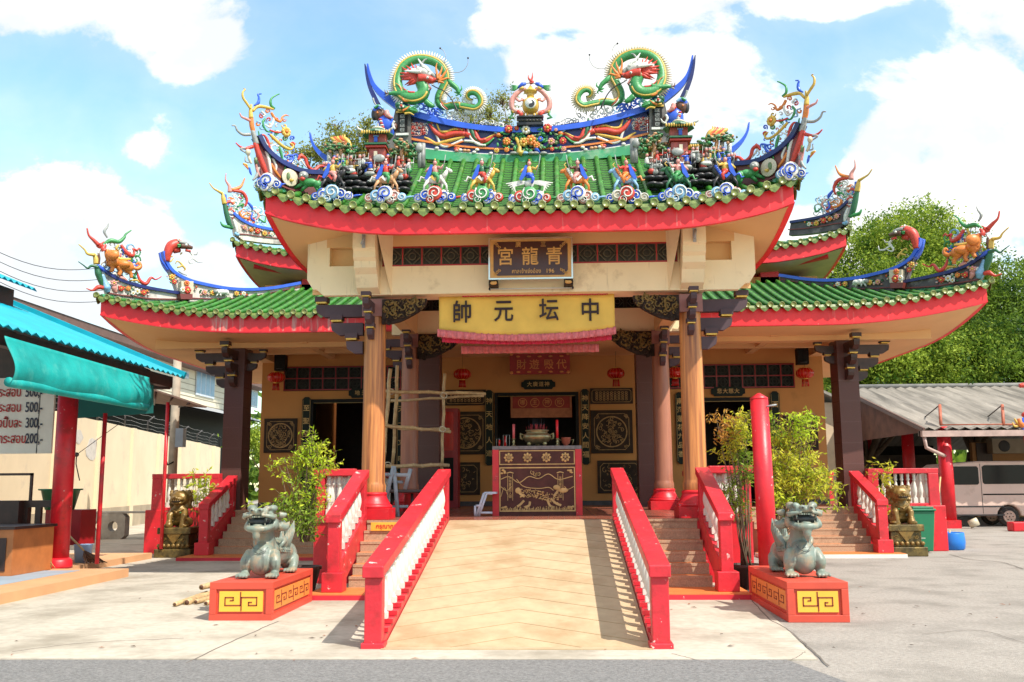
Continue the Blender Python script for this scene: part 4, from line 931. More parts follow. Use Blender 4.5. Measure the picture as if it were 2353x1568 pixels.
def rider(V_, label, mount, rd_, face=1, kind='horse', seed=0, dy=0, rob='b', acc='y'):
    u, v = V_; Y = 15.98; b0 = at(u, v, Y); x, z = b0.x, b0.z
    t = thing('rider_figurine', label, 'figurine', (x, Y, z - .1), 'riders on clouds along the eave')
    c = MB(); cloud(c, x, z, Y - .04, seed); c.obj('cloud', t)
    bs = MB(); bs.tube([(x, Y + .03, z + .08), (x, Y + .05, z + .3)], .05, G['G'], 6); bs.tube([(x, Y + .02, z + .02), (x, Y + .1, z - .2)], .04, G['G'], 6); bs.obj('support', t)
    m = MB(Matrix.Translation((x, Y - .04, z + .10)) @ Matrix.Diagonal((face, 1, 1, 1))); mc = G[mount]
    if kind == 'crane':
        m.ell((0, 0, .16), (.09, .07, .07), G['w']); m.tube([(.06, 0, .16), (.02, -.05, .06), (-.06, -.06, .02), (-.1, -.06, .08)], [.03, .022, .015], G['e'], 6)
        for sg in (-1, 1):
            for k in range(7): m.flat([(sg * .05, -.01, .19), (sg * (.18 + .02 * k), -.02, .2 - .014 * k), (sg * (.42 - .035 * k), -.01, .17 - .036 * k)], [.05, .04, .014], (0, 1, 0), .012, G['w'])
    else:
        m.ell((0, 0, .22), (.155, .065, .07), mc); m.ell((.11, 0, .24), (.07, .06, .075), mc); m.ell((-.12, 0, .23), (.075, .065, .075), mc)
        m.tube([(.13, 0, .25), (.19, 0, .33), (.23, 0, .40)], [.055, .045, .035], mc, 7); m.ell((.26, -.01, .39), (.065, .035, .035), mc, Matrix.Rotation(.5, 3, 'Y')); m.ell((.21, 0, .43), (.02, .04, .03), mc)
        for (ax, bx, cz_, yy_) in ((.14, .22, .0, -.04), (.12, .05, .0, .04), (-.12, -.2, .0, -.04), (-.1, -.04, .0, .04)):
            m.tube([(ax, yy_, .2), ((ax + bx) / 2 + .03 * (1 if ax > 0 else -1), yy_, .10), (bx, yy_, .0)], [.035, .022, .018], mc, 6); m.ell((bx + .01, yy_, 0), (.025, .02, .014), mc, nu=6, nv=4)
        m.tube([(-.18, 0, .25), (-.25, 0, .28), (-.28, 0, .2), (-.33, 0, .22)], [.02, .025, .008], G[acc] if mount != 'w' else mc, 6)
        if kind in ('qilin', 'tiger', 'ox', 'lion'):
            m.tube([(.2, -.02, .44), (.24, -.02, .5), (.2, -.02, .54)], [.015, .01, .004], G['y' if kind != 'ox' else 'k'], 5)
            for k in range(6): m.ell((.17 - .02 * k, -.05, .40 - .035 * k), (.035, .02, .03), G[acc], nu=6, nv=4)
        m.flat([(-.06, -.068, .27), (0, -.075, .2), (.06, -.068, .27)], .05, (0, 1, 0), .02, G[acc])
    m.obj('mount', t)
    r = MB(Matrix.Translation((x, Y - .05, z + .12)) @ Matrix.Diagonal((face, 1, 1, 1))); rc = G[rd_]
    r.ell((0, 0, .37), (.065, .05, .10), rc); r.ell((0, 0, .30), (.085, .065, .055), G[rob]); r.tube([(0, -.05, .29), (.07, -.085, .22), (.05, -.085, .12)], [.04, .032, .022], G[rob], 6)
    r.tube([(0, 0, .44), (0, 0, .48)], .022, G['p'], 6); r.ell((0, -.01, .515), (.038, .036, .045), G['p']); r.ell((0, .005, .54), (.042, .04, .03), G['k']); r.tube([(0, 0, .55), (0, 0, .60)], [.02, .008], G[acc], 5)
    r.tube([(.05, -.02, .43), (.12, -.05, .40), (.16, -.06, .46)], [.03, .025, .016], rc, 6); r.tube([(-.05, -.02, .43), (-.12, -.04, .38), (-.17, -.04, .34)], [.03, .028, .016], rc, 6)
    r.obj('rider', t)
    w = MB(Matrix.Translation((x, Y - .05, z + .12)) @ Matrix.Diagonal((face, 1, 1, 1)))
    w.tube([(.12, -.08, .28), (.18, -.08, .50), (.2, -.08, .64)], .008, G['e'], 5); w.flat([(-.05, -.07, .46), (-.10, -.06, .30), (-.16, -.05, .2)], [.04, .08, .05], (0, 1, 0), .02, G['b' if rd_ != 'b' else 'y']); w.obj('staff_and_cloak', t)
rider((765, 452), 'rider on a black horse over a deep blue cloud, leftmost of the cloud riders', 'k', 'y', 1, 'horse', 0, rob='p', acc='r')
rider((887, 455), 'red-robed rider on a tan deer over a pale blue cloud', 't', 'r', 1, 'horse', 2, rob='g', acc='w')
rider((1000, 455), 'rider in pink and blue on a white horse over a red and blue cloud', 'w', 'p', 1, 'horse', 1, rob='g', acc='y')
rider((1108, 455), 'green-robed rider on a yellow dog-like mount', 'y', 'G', 1, 'tiger', 4, rob='r', acc='w')
rider((1217, 457), 'rider seated on a white crane with spread wings, middle of the cloud riders', 'w', 'y', 1, 'crane', 4, rob='b', acc='r')
rider((1328, 455), 'brown-robed rider on an orange tiger over a pink and blue cloud', 'o', 'B', -1, 'tiger', 2, rob='p', acc='w')
rider((1440, 455), 'rider in red and yellow on a blue scaly beast', 'l', 'r', -1, 'qilin', 3, rob='o', acc='o')
rider((1560, 452), 'pink-robed rider on a dark green scaly beast with a green cape', 'G', 'p', -1, 'qilin', 0, rob='g', acc='g')
rider((1668, 448), 'yellow-robed rider on a black ox, rightmost of the cloud riders', 'k', 'y', -1, 'ox', 2, rob='r', acc='b')

# ---------------------------------------------------------------- hip dioramas: rockery, pagoda, pines, warriors
def pine(mb, P, Zf, trunk, blobs, off):
    mb.tube([P(Zf(*q), off) for q in crv(trunk, 4)], [.05, .04, .03], G['t'], 6)
    rnd = random.Random(3)
    for (x, y, r) in blobs:
        for k in range(26):
            a = P(Zf(x + rnd.gauss(0, r * .6), y + rnd.gauss(0, r * .38)), off + rnd.uniform(-.12, .14)); mb.ell(a, (rnd.uniform(.02, .06), .035, rnd.uniform(.015, .035)), G[rnd.choice('mGmgt')], nu=5, nv=4)
for s in (-1, 1):
    side = 'left' if s < 0 else 'right'
    PH = Plane((0, 17.0, 0), (1, 0)); P = mir(PH, s)
    t = thing('rockery', 'black ceramic rockery crowded with little warriors on the %s slope of the porch roof' % side, 'diorama', P(zB(1240, 1080)), 'rockeries on the porch roof')
    rk = MB(); rnd = random.Random(6)
    for row in range(4):
        for i in range(13):
            x = 900 + i * 56 + rnd.uniform(-14, 14); y = 900 + row * 48 + rnd.uniform(-8, 8); a = P(zB(x, y), .12 + .05 * row)
            rk.ell(a, (.13, .14, .055), G['k'], nu=8, nv=5)
    a, b2 = P(zB(900, 1080)), P(zB(1600, 880)); rk.box(min(a.x, b2.x), max(a.x, b2.x), 16.98, 17.3, a.z - .15, b2.z, G['k'])
    rk.obj('rocks', t)
    for i in range(26):
        f = MB(); x = 905 + i * 28 + rnd.uniform(-8, 8); y = 862 + rnd.uniform(-48, 60); off = .22 + rnd.uniform(0, .08); p = P(zB(x, y), off)
        c1, c2 = rnd.choice('rgbwyekBkGe'), rnd.choice('gbwelrkeBt')
        f.ell(p, (.05, .045, .09), G[c1], nu=8, nv=5); f.ell(p + Vector((0, -.01, .12)), (.032, .03, .036), G['p'], nu=7, nv=5); f.ell(p + Vector((0, 0, .15)), (.036, .034, .02), G[c2], nu=7, nv=4)
        f.ell(p + Vector((0, 0, -.08)), (.07, .05, .06), G[c2], nu=8, nv=5); f.tube([p + Vector((.03, -.02, .06)), p + Vector((.1 * rnd.choice((-1, 1)), -.06, .05))], [.022, .012], G[c1], 5)
        f.tube([p + Vector((.08, -.05, -.1)), p + Vector((.1, -.05, .16))], .007, G['e'], 4)
        if rnd.random() < .5:
            f.ell(p + Vector((0, -.02, -.15)), (.12, .045, .05), G[rnd.choice('kewB')], nu=8, nv=5); f.tube([p + Vector((.1, -.02, -.13)), p + Vector((.16, -.03, -.04))], [.035, .025], G['k'], 6)
        f.obj('warrior', t)
    # flags and halls behind the warriors
    hl = MB()
    for (xa, xb, yt_, yb) in ((1105, 1290, 745, 812), (1435, 1600, 745, 812)):
        p0, p1 = P(zB(xa, yb)), P(zB(xb, yt_)); x0, x1 = min(p0.x, p1.x), max(p0.x, p1.x)
        hl.box(x0, x1, 17.02, 17.3, p0.z - .12, p1.z - .13, G['c']); hl.box(x0 - .02, x1 + .02, 16.98, 17.3, p1.z - .15, p1.z - .09, G['r'])
        for k in range(10): xx = x0 + (x1 - x0) * (k + .5) / 10; hl.ell((xx, 16.99, p1.z - .01), (.025, .03, .055), G['y'], nu=6, nv=4)
        hl.box(x0 - .04, x1 + .04, 17.0, 17.34, p1.z + .03, p1.z + .06, G['G'])
        for k in range(3): hl.ell((x0 + (x1 - x0) * (k + .5) / 3, 17.0, p0.z - .05), (.07, .02, .09), G['w' if k % 2 else 'k'], nu=8, nv=5)
    hl.obj('little_halls', t)
    for q in ((955, 730, 825), (1012, 730, 822)): pm = MB(); pm.tube([P(zB(q[0], q[1]), .1), P(zB(q[0], q[2]), .1)], .045, G['w'], 8); pm.ell(P(zB(q[0], q[1] - 8), .1), (.05, .05, .03), G['k']); pm.obj('post', t)
    pm = MB(); pm.tube([P(zB(1695, 665), .25), P(zB(1700, 862), .25)], .05, G['e'], 8); pm.tube([P(zB(1722, 665), .25), P(zB(1722, 862), .25)], .05, mat('mossy_post', (.2, .2, .19), .5, .6, 8), 8); pm.ell(P(zB(1690, 700), .3), (.08, .06, .09), G['e']); pm.obj('post', t)
    pn = MB(); pine(pn, P, zB, [(1060, 850), (1062, 780), (1050, 720), (1060, 690)], [(990, 690, 45), (1060, 680, 45), (1110, 700, 45), (1130, 745, 40), (950, 700, 30)], .2); pn.obj('pine', t)
    pn = MB(); pine(pn, P, zB, [(1555, 880), (1560, 800), (1545, 740), (1570, 700)], [(1530, 660, 40), (1570, 690, 45), (1620, 730, 40), (1650, 760, 35), (1480, 740, 35), (1640, 680, 30)], .2); pn.obj('pine', t)
    fm = MB()
    for k in range(7): fm.tube([P(zB(x_, y_), .12) for x_, y_ in crv([(1130 - 10 * k, 700), (1110 - 16 * k, 650), (1080 - 18 * k, 620), (1085 - 19 * k, 590 + 4 * k)], 3)], [.05, .05, .006], G['yor'[k % 3]], 5)
    fm.obj('flames', t)
    # pagoda
    t = thing('model_pagoda', 'little red two-tier ceramic pagoda with a blue door on the %s of the porch roof' % side, 'model pagoda', P(zB(1365, 860)), 'pagodas on the porch roof')
    def bx(mb, xa, xb, ya, yb, dp, m_): p0, p1 = P(zB(xa, yb)), P(zB(xb, ya)); mb.box(min(p0.x, p1.x), max(p0.x, p1.x), 16.75 - dp, 16.95 + dp, p0.z, p1.z, m_)
    RB = mat('brick_glaze', (.36, .07, .05), .4, .4, 12)
    m = MB(); bx(m, 1298, 1438, 625, 702, .0, RB); bx(m, 1300, 1432, 742, 870, .0, RB); m.obj('walls', t)
    m = MB(); bx(m, 1268, 1448, 705, 722, .1, G['G']); bx(m, 1275, 1442, 722, 740, .06, G['r']); m.obj('balcony', t)
    m = MB(); p0 = P(zB(1365, 612)); m.lathe([(.0, .14), (.05, .12), (.12, .08), (.20, .05), (.29, .0), (.30, -.03)][::-1], (p0.x, 16.85, p0.z), G['G'], 8, False)
    for k in range(12): xx = -.26 + k * .0475; m.ell((p0.x + xx, 16.6, p0.z - .04), (.02, .02, .04), G['y'], nu=6, nv=4)
    p1 = P(zB(1365, 568)); m.ell((p1.x, 16.85, p1.z), (.12, .1, .04), G['c']); m.tube([(p1.x, 16.85, p1.z), (p1.x, 16.85, p1.z + .12)], [.04, .01], G['e'], 6)
    for q in (-1, 1): m.tube([(p0.x + q * .25, 16.65, p0.z), (p0.x + q * .33, 16.62, p0.z + .03), (p0.x + q * .36, 16.6, p0.z + .09)], [.025, .02, .006], G['w'], 5)
    m.obj('roof', t)
    m = MB(); p0, p1 = P(zB(1345, 695)), P(zB(1372, 650)); m.box(min(p0.x, p1.x), max(p0.x, p1.x), 16.70, 16.749, p0.z, p1.z, G['b']); m.box(min(p0.x, p1.x) - .02, max(p0.x, p1.x) + .02, 16.72, 16.749, p1.z + .001, p1.z + .03, G['l'])
    m.ell(P(zB(1362, 785), .3), (.12, .04, .08), G['e']); m.box(min(p0.x, p1.x), max(p0.x, p1.x), 16.70, 16.749, P(zB(0, 850)).z, P(zB(0, 800)).z, G['c']); m.obj('door', t)
    # secondary horn and green lion by the hip
    m = MB(); m.flat([P(zB(*q), .0) for q in crv([(800, 580), (815, 650), (860, 725), (935, 790), (1010, 830)], 6)], [.02, .05, .09, .13], (0, 1, 0), .10, BLUE); m.obj('hip_horn', temple)
    t = thing('lion_figurine', 'green ceramic lion prowling above the %s corner of the porch roof' % side, 'figurine', P(zF(420, 690)), 'green lions on the porch roof')
    PL = mir(Plane((0, 16.3, 0), (1, 0)), s); m = MB()
    for q, r_ in (((440, 570), (.16, .08, .08)), ((360, 540), (.08, .08, .09)), ((530, 590), (.08, .07, .09))): m.ell(PL(zF(*q)), r_, G['g'])
    for a, b2 in (((350, 580), (240, 640)), ((400, 600), (330, 670)), ((520, 620), (540, 680)), ((550, 610), (570, 660))): m.tube([PL(zF(*a)), PL(zF(*b2))], [.045, .025], G['g'], 6)
    m.obj('body', t); m = MB(); m.ell(PL(zF(360, 480), .05), (.09, .09, .08), G['e']); m.ell(PL(zF(345, 520), .1), (.05, .04, .04), G['r']); m.ell(PL(zF(350, 450), .04), (.06, .06, .04), G['k'])
    for q in ((330, 475), (375, 470)): m.ell(PL(zF(*q), .13), .018, G['w'])
    m.obj('head', t)
# ================================================================ HIP RIDGES AND SCROLL FINIALS (traced on their own diagonal planes)
_st = strokes
def strokes(mb, P, Zf, data, off, nrm, th=.03): _st(mb, P, Zf, [(c, [x * .78 for x in w] if isinstance(w, (list, tuple)) else w * .78, p) for c, w, p in data], off, nrm, th)
def wallpiece(name, P, Zf, top, bot, m, th, parent, cap=None, capw=.09, flowers=None, seed=1, lines=True):
    """ridge wall between an upper and a lower measured curve"""
    n = 26
    def rs(c):
        c = np.array(crv(c, 8)); t_ = np.linspace(0, len(c) - 1, n); return [(np.interp(q, range(len(c)), c[:, 0]), np.interp(q, range(len(c)), c[:, 1])) for q in t_]
    T_, B_ = rs(top), rs(bot); w = MB(); nrm = (P((T_[-1])) - P((T_[0]))); nrm = Vector((nrm.y, -nrm.x, 0)).normalized() if False else None
    a, b2 = P(Zf(*T_[0])), P(Zf(*T_[-1])); dr = Vector((b2.x - a.x, b2.y - a.y, 0)).normalized(); nm = Vector((dr.y, -dr.x, 0))
    if nm.y > 0: nm = -nm
    for i in range(n - 1):
        q = [P(Zf(*T_[i])), P(Zf(*T_[i + 1])), P(Zf(*B_[i + 1])), P(Zf(*B_[i]))]
        fd = Vector((0, 0, -.16 * min(1, i / 4))); q[2] = q[2] + fd; q[3] = q[3] + fd; w.add([p for p in q] + [p - nm * th for p in q], [(0, 1, 2, 3), (7, 6, 5, 4), (0, 4, 5, 1), (2, 6, 7, 3)] + ([(0, 3, 7, 4)] if i == 0 else []) + ([(1, 5, 6, 2)] if i == n - 2 else []), m)
    o = w.obj(name, parent)
    if cap is not None:
        c = MB(); c.flat([P(Zf(*q)) + nm * .03 - nm * (th / 2 + .02) for q in T_], capw, nm, th + .12, cap); c.obj('blue_coping', o)
    if lines:
        c = MB(); c.flat([P(Zf(*q)) + nm * .015 + Vector((0, 0, .02)) for q in B_], .03, nm, .03, mat('maroon_line', (.16, .03, .025), .5)); c.obj('maroon_line', o)
    if flowers:
        f = MB(); rnd = random.Random(seed)
        for (x, y, c_, r) in flowers: flower(f, P(Zf(x, y), .05), r * .72, c_, nm, 'y' if c_ != 'y' else 'o', 6)
        for (x, y, c_, r) in flowers: flower(f, P(Zf(x + rnd.uniform(20, 45), y + rnd.uniform(-25, 12)), .04), r * .36, rnd.choice('wpro'), nm, 'y', 5)
        for (x, y, c_, r) in flowers:
            for k in range(7): f.ell(P(Zf(x + rnd.uniform(-40, 40), y + rnd.uniform(-22, 22)), .03), (.035, .02, .02), G[rnd.choice('gGpw')], nu=6, nv=4)
        f.obj('flower_relief', o)
    return o, nm
WTILE = mat('white_relief_ground', (.55, .50, .44), .6, .3, 4, grime=((.06, .05, .05), .35, 2.2))
BTILE = mat('dark_relief_ground', (.07, .055, .055), .5, .5, 4, grime=((.4, .36, .33), .28, 2.5))
for s in (-1, 1):
    side = 'left' if s < 0 else 'right'; ground = WTILE if s < 0 else BTILE
    # ---------------- porch roof corner
    P = mir(Plane((-4.65, 15.95, 0), (1, 1)), s)
    o, nm = wallpiece('hip_ridge', P, zB, [(372, 600), (430, 705), (520, 790), (620, 850), (740, 895), (900, 905)], [(400, 960), (440, 985), (520, 1005), (620, 1045), (720, 1075), (850, 1100)], mat('maroon_ridge', (.15, .04, .035), .5, .4, 3), .14, temple, NAVY, .085)
    wallpiece('hip_roll', P, zB, [(400, 985), (520, 1010), (640, 1052), (760, 1085), (900, 1110)], [(380, 1030), (520, 1060), (640, 1095), (760, 1115), (900, 1135)], TEALB, .16, temple, None, lines=False)
    m = MB(); c = P(zB(630, 945), .03); D = Matrix.Translation(c) @ Matrix.Rotation(math.atan2(nm.x, -nm.y), 4, 'Z') @ Matrix.Rotation(math.pi / 2, 4, 'X')
    m.lathe([(.001, 0), (.16, 0), (.17, .02), (.155, .025), (.001, .025)], (0, 0, 0), G['c'], 16); m.v = [tuple(D @ Vector(v)) for v in m.v]
    m.ell(P(zB(620, 930), .07), (.04, .02, .07), G['m']); m.ell(P(zB(645, 965), .07), (.05, .02, .03), G['y']); m.obj('round_medallion', o)
    t = m = MB()
    strokes(m, P, zB, [('y', [.05, .10, .13], [(318, 345), (312, 400), (316, 460)]), ('o', [.12, .13, .12], [(316, 450), (322, 520), (335, 570)]), ('e', [.12, .14, .14], [(330, 560), (345, 620), (360, 670)]), ('r', [.13, .15, .14, .08], [(350, 660), (380, 760), (420, 860), (450, 940)]), ('w', [.07, .09, .08], [(430, 700), (460, 800), (480, 920)]), ('g', [.05, .08, .05], [(450, 720), (465, 780), (470, 850)]),
        ('o', [.06, .08, .05], [(480, 830), (520, 900), (560, 950)]), ('w', [.05, .07, .03], [(490, 780), (520, 850), (515, 900)]), ('p', [.06, .08, .04], [(345, 800), (370, 900), (400, 950)]), ('e', [.06, .08, .04], [(380, 860), (360, 930), (330, 965)])], .0, None)
    m.obj('finial_trunk', o)
    m = MB()
    strokes(m, P, zB, [('y', [.06, .07, .06, .035, .02], [(310, 380), (280, 335), (250, 290), (248, 245), (268, 222), (252, 214)]), ('b', [.03, .08, .06, .04, .03], [(340, 355), (375, 330), (380, 290), (372, 262), (400, 258)]), ('y', [.06, .09, .05], [(330, 400), (370, 362), (440, 368), (500, 385)]), ('g', [.06, .07, .04, .03], [(510, 380), (478, 350), (480, 300), (520, 270), (548, 258)]), ('o', [.07, .08, .05, .04, .02], [(480, 410), (510, 460), (555, 485), (570, 450), (600, 432), (625, 440)]),
        ('p', [.07, .07, .05, .03], [(310, 480), (270, 460), (238, 445), (222, 415)]), ('e', [.08, .07, .05, .03], [(310, 590), (250, 590), (205, 560), (185, 520), (158, 518)]), ('r', [.09, .07, .05, .03], [(330, 690), (270, 705), (225, 690), (190, 658)]), ('w', [.04, .05, .02], [(400, 400), (430, 430), (410, 440)]), ('w', [.04, .06, .03], [(480, 410), (500, 470), (470, 530), (430, 510)]), ('g', [.04, .07, .05, .03], [(430, 460), (410, 500), (440, 560), (480, 570)]), ('l', [.03, .05, .03], [(360, 480), (400, 500), (390, 540), (430, 550)]),
        ('r', [.05, .05, .04], [(470, 555), (520, 572), (580, 572)]), ('y', [.07, .08, .07, .05, .03], [(470, 590), (520, 640), (580, 690), (640, 712), (662, 680), (630, 660)]), ('g', [.06, .08, .06, .03], [(545, 690), (560, 740), (570, 800), (540, 810)]), ('r', [.07, .08, .05, .04, .02], [(470, 720), (450, 640), (420, 595), (390, 605), (395, 625)]), ('w', [.04, .05, .02], [(520, 670), (480, 690), (500, 740), (530, 745)]), ('b', [.05, .07, .06, .03], [(590, 820), (640, 815), (660, 770), (610, 760)]), ('b', [.05, .05, .03], [(650, 760), (690, 755), (695, 780)]),
        ('o', [.05, .07, .05, .03], [(610, 800), (650, 850), (690, 870), (700, 845)]), ('r', [.06, .09, .09, .09, .05], [(700, 800), (720, 765), (760, 790), (780, 850), (830, 885), (880, 850), (945, 862)]), ('w', [.04, .05, .02], [(720, 790), (745, 830), (775, 865)]), ('g', [.03, .05, .03], [(360, 650), (380, 600), (375, 560)]), ('w', [.04, .05, .03], [(420, 640), (470, 700), (500, 720)])], .02, None)
    curls(m, P, [zB(*q) for q in ((400, 440), (440, 480), (370, 500), (450, 400), (500, 620), (540, 720), (600, 740), (620, 780), (480, 660), (520, 590), (560, 640))] + [zB(400 + 8 * (k * 7 % 23) + 6 * k, 420 + 13 * k + (k * 37 % 50)) for k in range(44)], .0, 5, 'wwglybro', (.03, .06), .34)
    flower(m, P(zB(602, 570), .04), .1, 'y', nm, 'o', 9); m.obj('scroll_finial', o)
    m = MB()
    strokes(m, P, zB, [('c', [.05, .08, .06], [(290, 740), (300, 790), (320, 830)]), ('e', [.04, .05, .03], [(270, 700), (230, 710), (270, 740)]), ('e', [.03, .04, .03], [(270, 770), (270, 810), (300, 820)]), ('b', [.05, .06, .02], [(300, 860), (310, 900), (320, 925)]), ('y', [.05, .05, .02], [(250, 830), (280, 840), (290, 880)]), ('m', [.08, .08], [(350, 780), (360, 830)]), ('o', [.03, .04], [(250, 830), (290, 870)])], .06, None)
    m.ell(P(zB(290, 735), .08), (.05, .05, .06), G['c']); m.obj('hanging_figure', o)
    m = MB(); cc = P(zB(455, 1000), .12); cloud(m, cc.x, cc.z, cc.y, 5, .42); m.obj('corner_cloud', o)
    # ---------------- rear tier corner
    P = mir(Plane((-9.0, 27.15, 0), (1, 1)), s)
    o, nm = wallpiece('hip_ridge', P, zA, [(1425, 425), (1490, 480), (1580, 525), (1700, 555), (1900, 580)], [(1450, 605), (1540, 610), (1640, 625), (1790, 640), (1920, 645)], ground, .2, temple, BLUE if s < 0 else NAVY, .08,
        [(1525, 545, 'p', .12), (1630, 575, 'r', .13), (1690, 595, 'y', .12), (1580, 565, 'o', .1), (1750, 600, 'w', .1)], 2)
    m = MB()
    strokes(m, P, zA, [('y', [.09, .2, .22], [(1335, 250), (1345, 300), (1355, 350)]), ('G', [.16, .22, .22, .14], [(1352, 340), (1370, 420), (1390, 500), (1420, 560)]), ('g', [.05, .13, .16], [(1320, 495), (1345, 530), (1420, 545)]), ('b', [.1, .12, .08], [(1362, 270), (1365, 320), (1390, 380)]), ('w', [.1, .16, .1], [(1430, 480), (1450, 540), (1460, 590)]), ('l', [.12, .14, .1], [(1440, 590), (1460, 605), (1475, 600)])], .0, None); m.obj('finial_trunk', o)
    m = MB()
    strokes(m, P, zA, [('y', [.12, .09, .06, .04], [(1335, 260), (1300, 240), (1260, 215), (1228, 172)]), ('p', [.2, .16, .1, .06, .03], [(1400, 250), (1395, 200), (1365, 150), (1368, 90)]), ('o', [.12, .14, .1, .05], [(1410, 230), (1470, 215), (1500, 190), (1525, 132)]), ('r', [.1, .16, .14, .06], [(1410, 235), (1500, 250), (1540, 310), (1530, 370)]), ('b', [.08, .14, .06], [(1545, 330), (1580, 370), (1590, 400)]), ('o', [.1, .12, .06], [(1480, 410), (1500, 460), (1560, 470)]), ('g', [.08, .1, .04], [(1460, 370), (1510, 350), (1500, 380)]),
        ('b', [.06, .1, .06], [(1590, 420), (1580, 470), (1610, 490)]), ('p', [.06, .1, .06], [(1600, 400), (1640, 440), (1620, 480)]), ('w', [.04, .08, .04], [(1640, 390), (1620, 420), (1660, 440)]), ('r', [.05, .08, .05], [(1370, 340), (1400, 330), (1430, 350)]), ('g', [.05, .1, .04], [(1640, 470), (1690, 500), (1700, 450)])], .03, None)
    rnd = random.Random(12)
    curls(m, P, [zA(rnd.uniform(1390, 1530), rnd.uniform(270, 440)) for _ in range(34)] + [zA(rnd.uniform(1520, 1700), rnd.uniform(390, 510)) for _ in range(28)], .0, 6, 'wwwglor', (.05, .12), .28)
    m.obj('scroll_finial', o)
    # ---------------- wing roof corner, outer piece
    P = mir(Plane((-11.05, 23.2, 0), (1, 1)), s)
    o, nm = wallpiece('hip_ridge', P, zA, [(318, 885), (380, 930), (470, 980), (600, 1025), (760, 1060), (990, 1098)], [(375, 1098), (470, 1115), (600, 1130), (720, 1145), (850, 1150), (990, 1152)], ground, .2, temple, NAVY, .08,
        [(490, 1055, 'r', .11), (550, 1055, 'o', .1), (625, 1080, 'w', .12), (680, 1090, 'r', .11), (590, 1095, 'w', .09), (430, 1010, 'p', .12)], 3)
    wallpiece('hip_roll', P, zA, [(330, 1100), (500, 1118), (700, 1146), (1000, 1160), (1300, 1162), (1600, 1140)], [(350, 1135), (500, 1152), (700, 1185), (1000, 1215), (1300, 1225), (1600, 1180)], TEALB, .2, temple, None, lines=False)
    m = MB()
    strokes(m, P, zA, [('y', [.12, .2, .22], [(265, 770), (280, 810), (285, 850)]), ('G', [.16, .24, .2, .1], [(285, 860), (300, 930), (320, 990), (330, 1040)]), ('r', [.1, .2, .16], [(285, 690), (310, 700), (330, 690)]), ('l', [.16, .2, .3, .14], [(330, 940), (350, 1000), (370, 1050), (380, 1090)]), ('y', [.04, .06, .03], [(360, 970), (350, 1010), (385, 1030)]), ('w', [.1, .12, .08], [(380, 1000), (420, 1030), (430, 1070)]), ('p', [.1, .2, .1], [(440, 1000), (430, 1050), (450, 1090)])], .0, None); m.obj('finial_trunk', o)
    m = MB()
    strokes(m, P, zA, [('r', [.15, .12, .07, .05], [(300, 690), (260, 650), (220, 610), (205, 550)]), ('e', [.06, .10, .06, .03], [(375, 630), (350, 580), (375, 540), (387, 508)]), ('g', [.08, .16, .12, .07, .04], [(340, 690), (400, 655), (470, 665), (515, 630), (530, 600), (575, 568)]), ('r', [.1, .16, .12, .05], [(490, 690), (530, 750), (585, 780), (605, 740)]), ('r', [.06, .06, .04], [(600, 745), (590, 722), (625, 735), (640, 718), (658, 740)]), ('b', [.08, .12, .06], [(490, 690), (510, 730), (520, 760)]), ('y', [.06, .1, .04], [(470, 690), (450, 720), (470, 740)]),
        ('y', [.12, .09, .06, .04], [(270, 775), (210, 765), (185, 730), (135, 685)]), ('G', [.14, .08, .05, .03], [(300, 880), (245, 865), (210, 885), (175, 860), (132, 830)]), ('r', [.14, .16, .06, .03], [(340, 1050), (300, 1045), (250, 1070), (200, 1055)]), ('b', [.1, .14, .08], [(290, 860), (330, 890), (370, 920)]), ('B', [.08, .1, .1], [(300, 760), (305, 800), (300, 850)]), ('w', [.06, .08, .04], [(330, 720), (300, 760), (310, 820)]),
        ('r', [.06, .14, .12, .06, .04], [(620, 910), (650, 990), (700, 1015), (740, 965), (780, 980), (828, 955)]), ('g', [.06, .1, .06], [(620, 920), (600, 960), (620, 970)]), ('y', [.06, .08, .04], [(560, 990), (620, 985), (650, 1010)]), ('p', [.1, .14, .08], [(470, 960), (510, 970), (540, 990)]), ('w', [.08, .1, .06], [(410, 940), (440, 930), (470, 960)])], .04, None)
    curls(m, P, [zA(*q) for q in ((410, 690), (440, 720), (480, 740), (520, 820), (430, 935), (460, 935), (580, 990), (620, 990), (350, 860), (360, 890), (520, 770))] + [zA(350 + (k * 53 % 270), 700 + (k * 71 % 270) * .5 + 3 * k) for k in range(40)], .0, 7, 'wwelygrb', (.06, .11), .28)
    m.obj('scroll_finial', o)
    m = MB()
    for q, r_ in (((490, 855), (.26, .15, .13)), ((420, 830), (.17, .15, .16)), ((550, 875), (.15, .15, .15))): m.ell(P(zA(*q), .1), r_, G['o'])
    strokes(m, P, zA, [('o', [.24, .22, .16], [(400, 830), (380, 780), (370, 730)]), ('o', [.2, .14, .12], [(400, 840), (420, 880), (405, 915)]), ('o', [.2, .14, .12], [(470, 870), (485, 910), (470, 945)]), ('o', [.22, .14, .12], [(540, 890), (570, 930), (575, 965)]), ('o', [.1, .16, .12, .05], [(570, 870), (620, 890), (650, 870), (640, 840), (615, 855)]), ('r', [.2, .16, .08], [(350, 740), (340, 720), (360, 690)]), ('y', [.1, .12, .08], [(440, 800), (500, 810), (570, 812)]), ('w', [.1, .1], [(430, 800), (470, 825)]), ('w', [.05, .02], [(350, 700), (345, 680)]), ('w', [.05, .02], [(365, 698), (368, 678)])], .12, None)
    m.ell(P(zA(420, 775), .3), (.18, .1, .14), G['o']); m.obj('orange_lion', o)
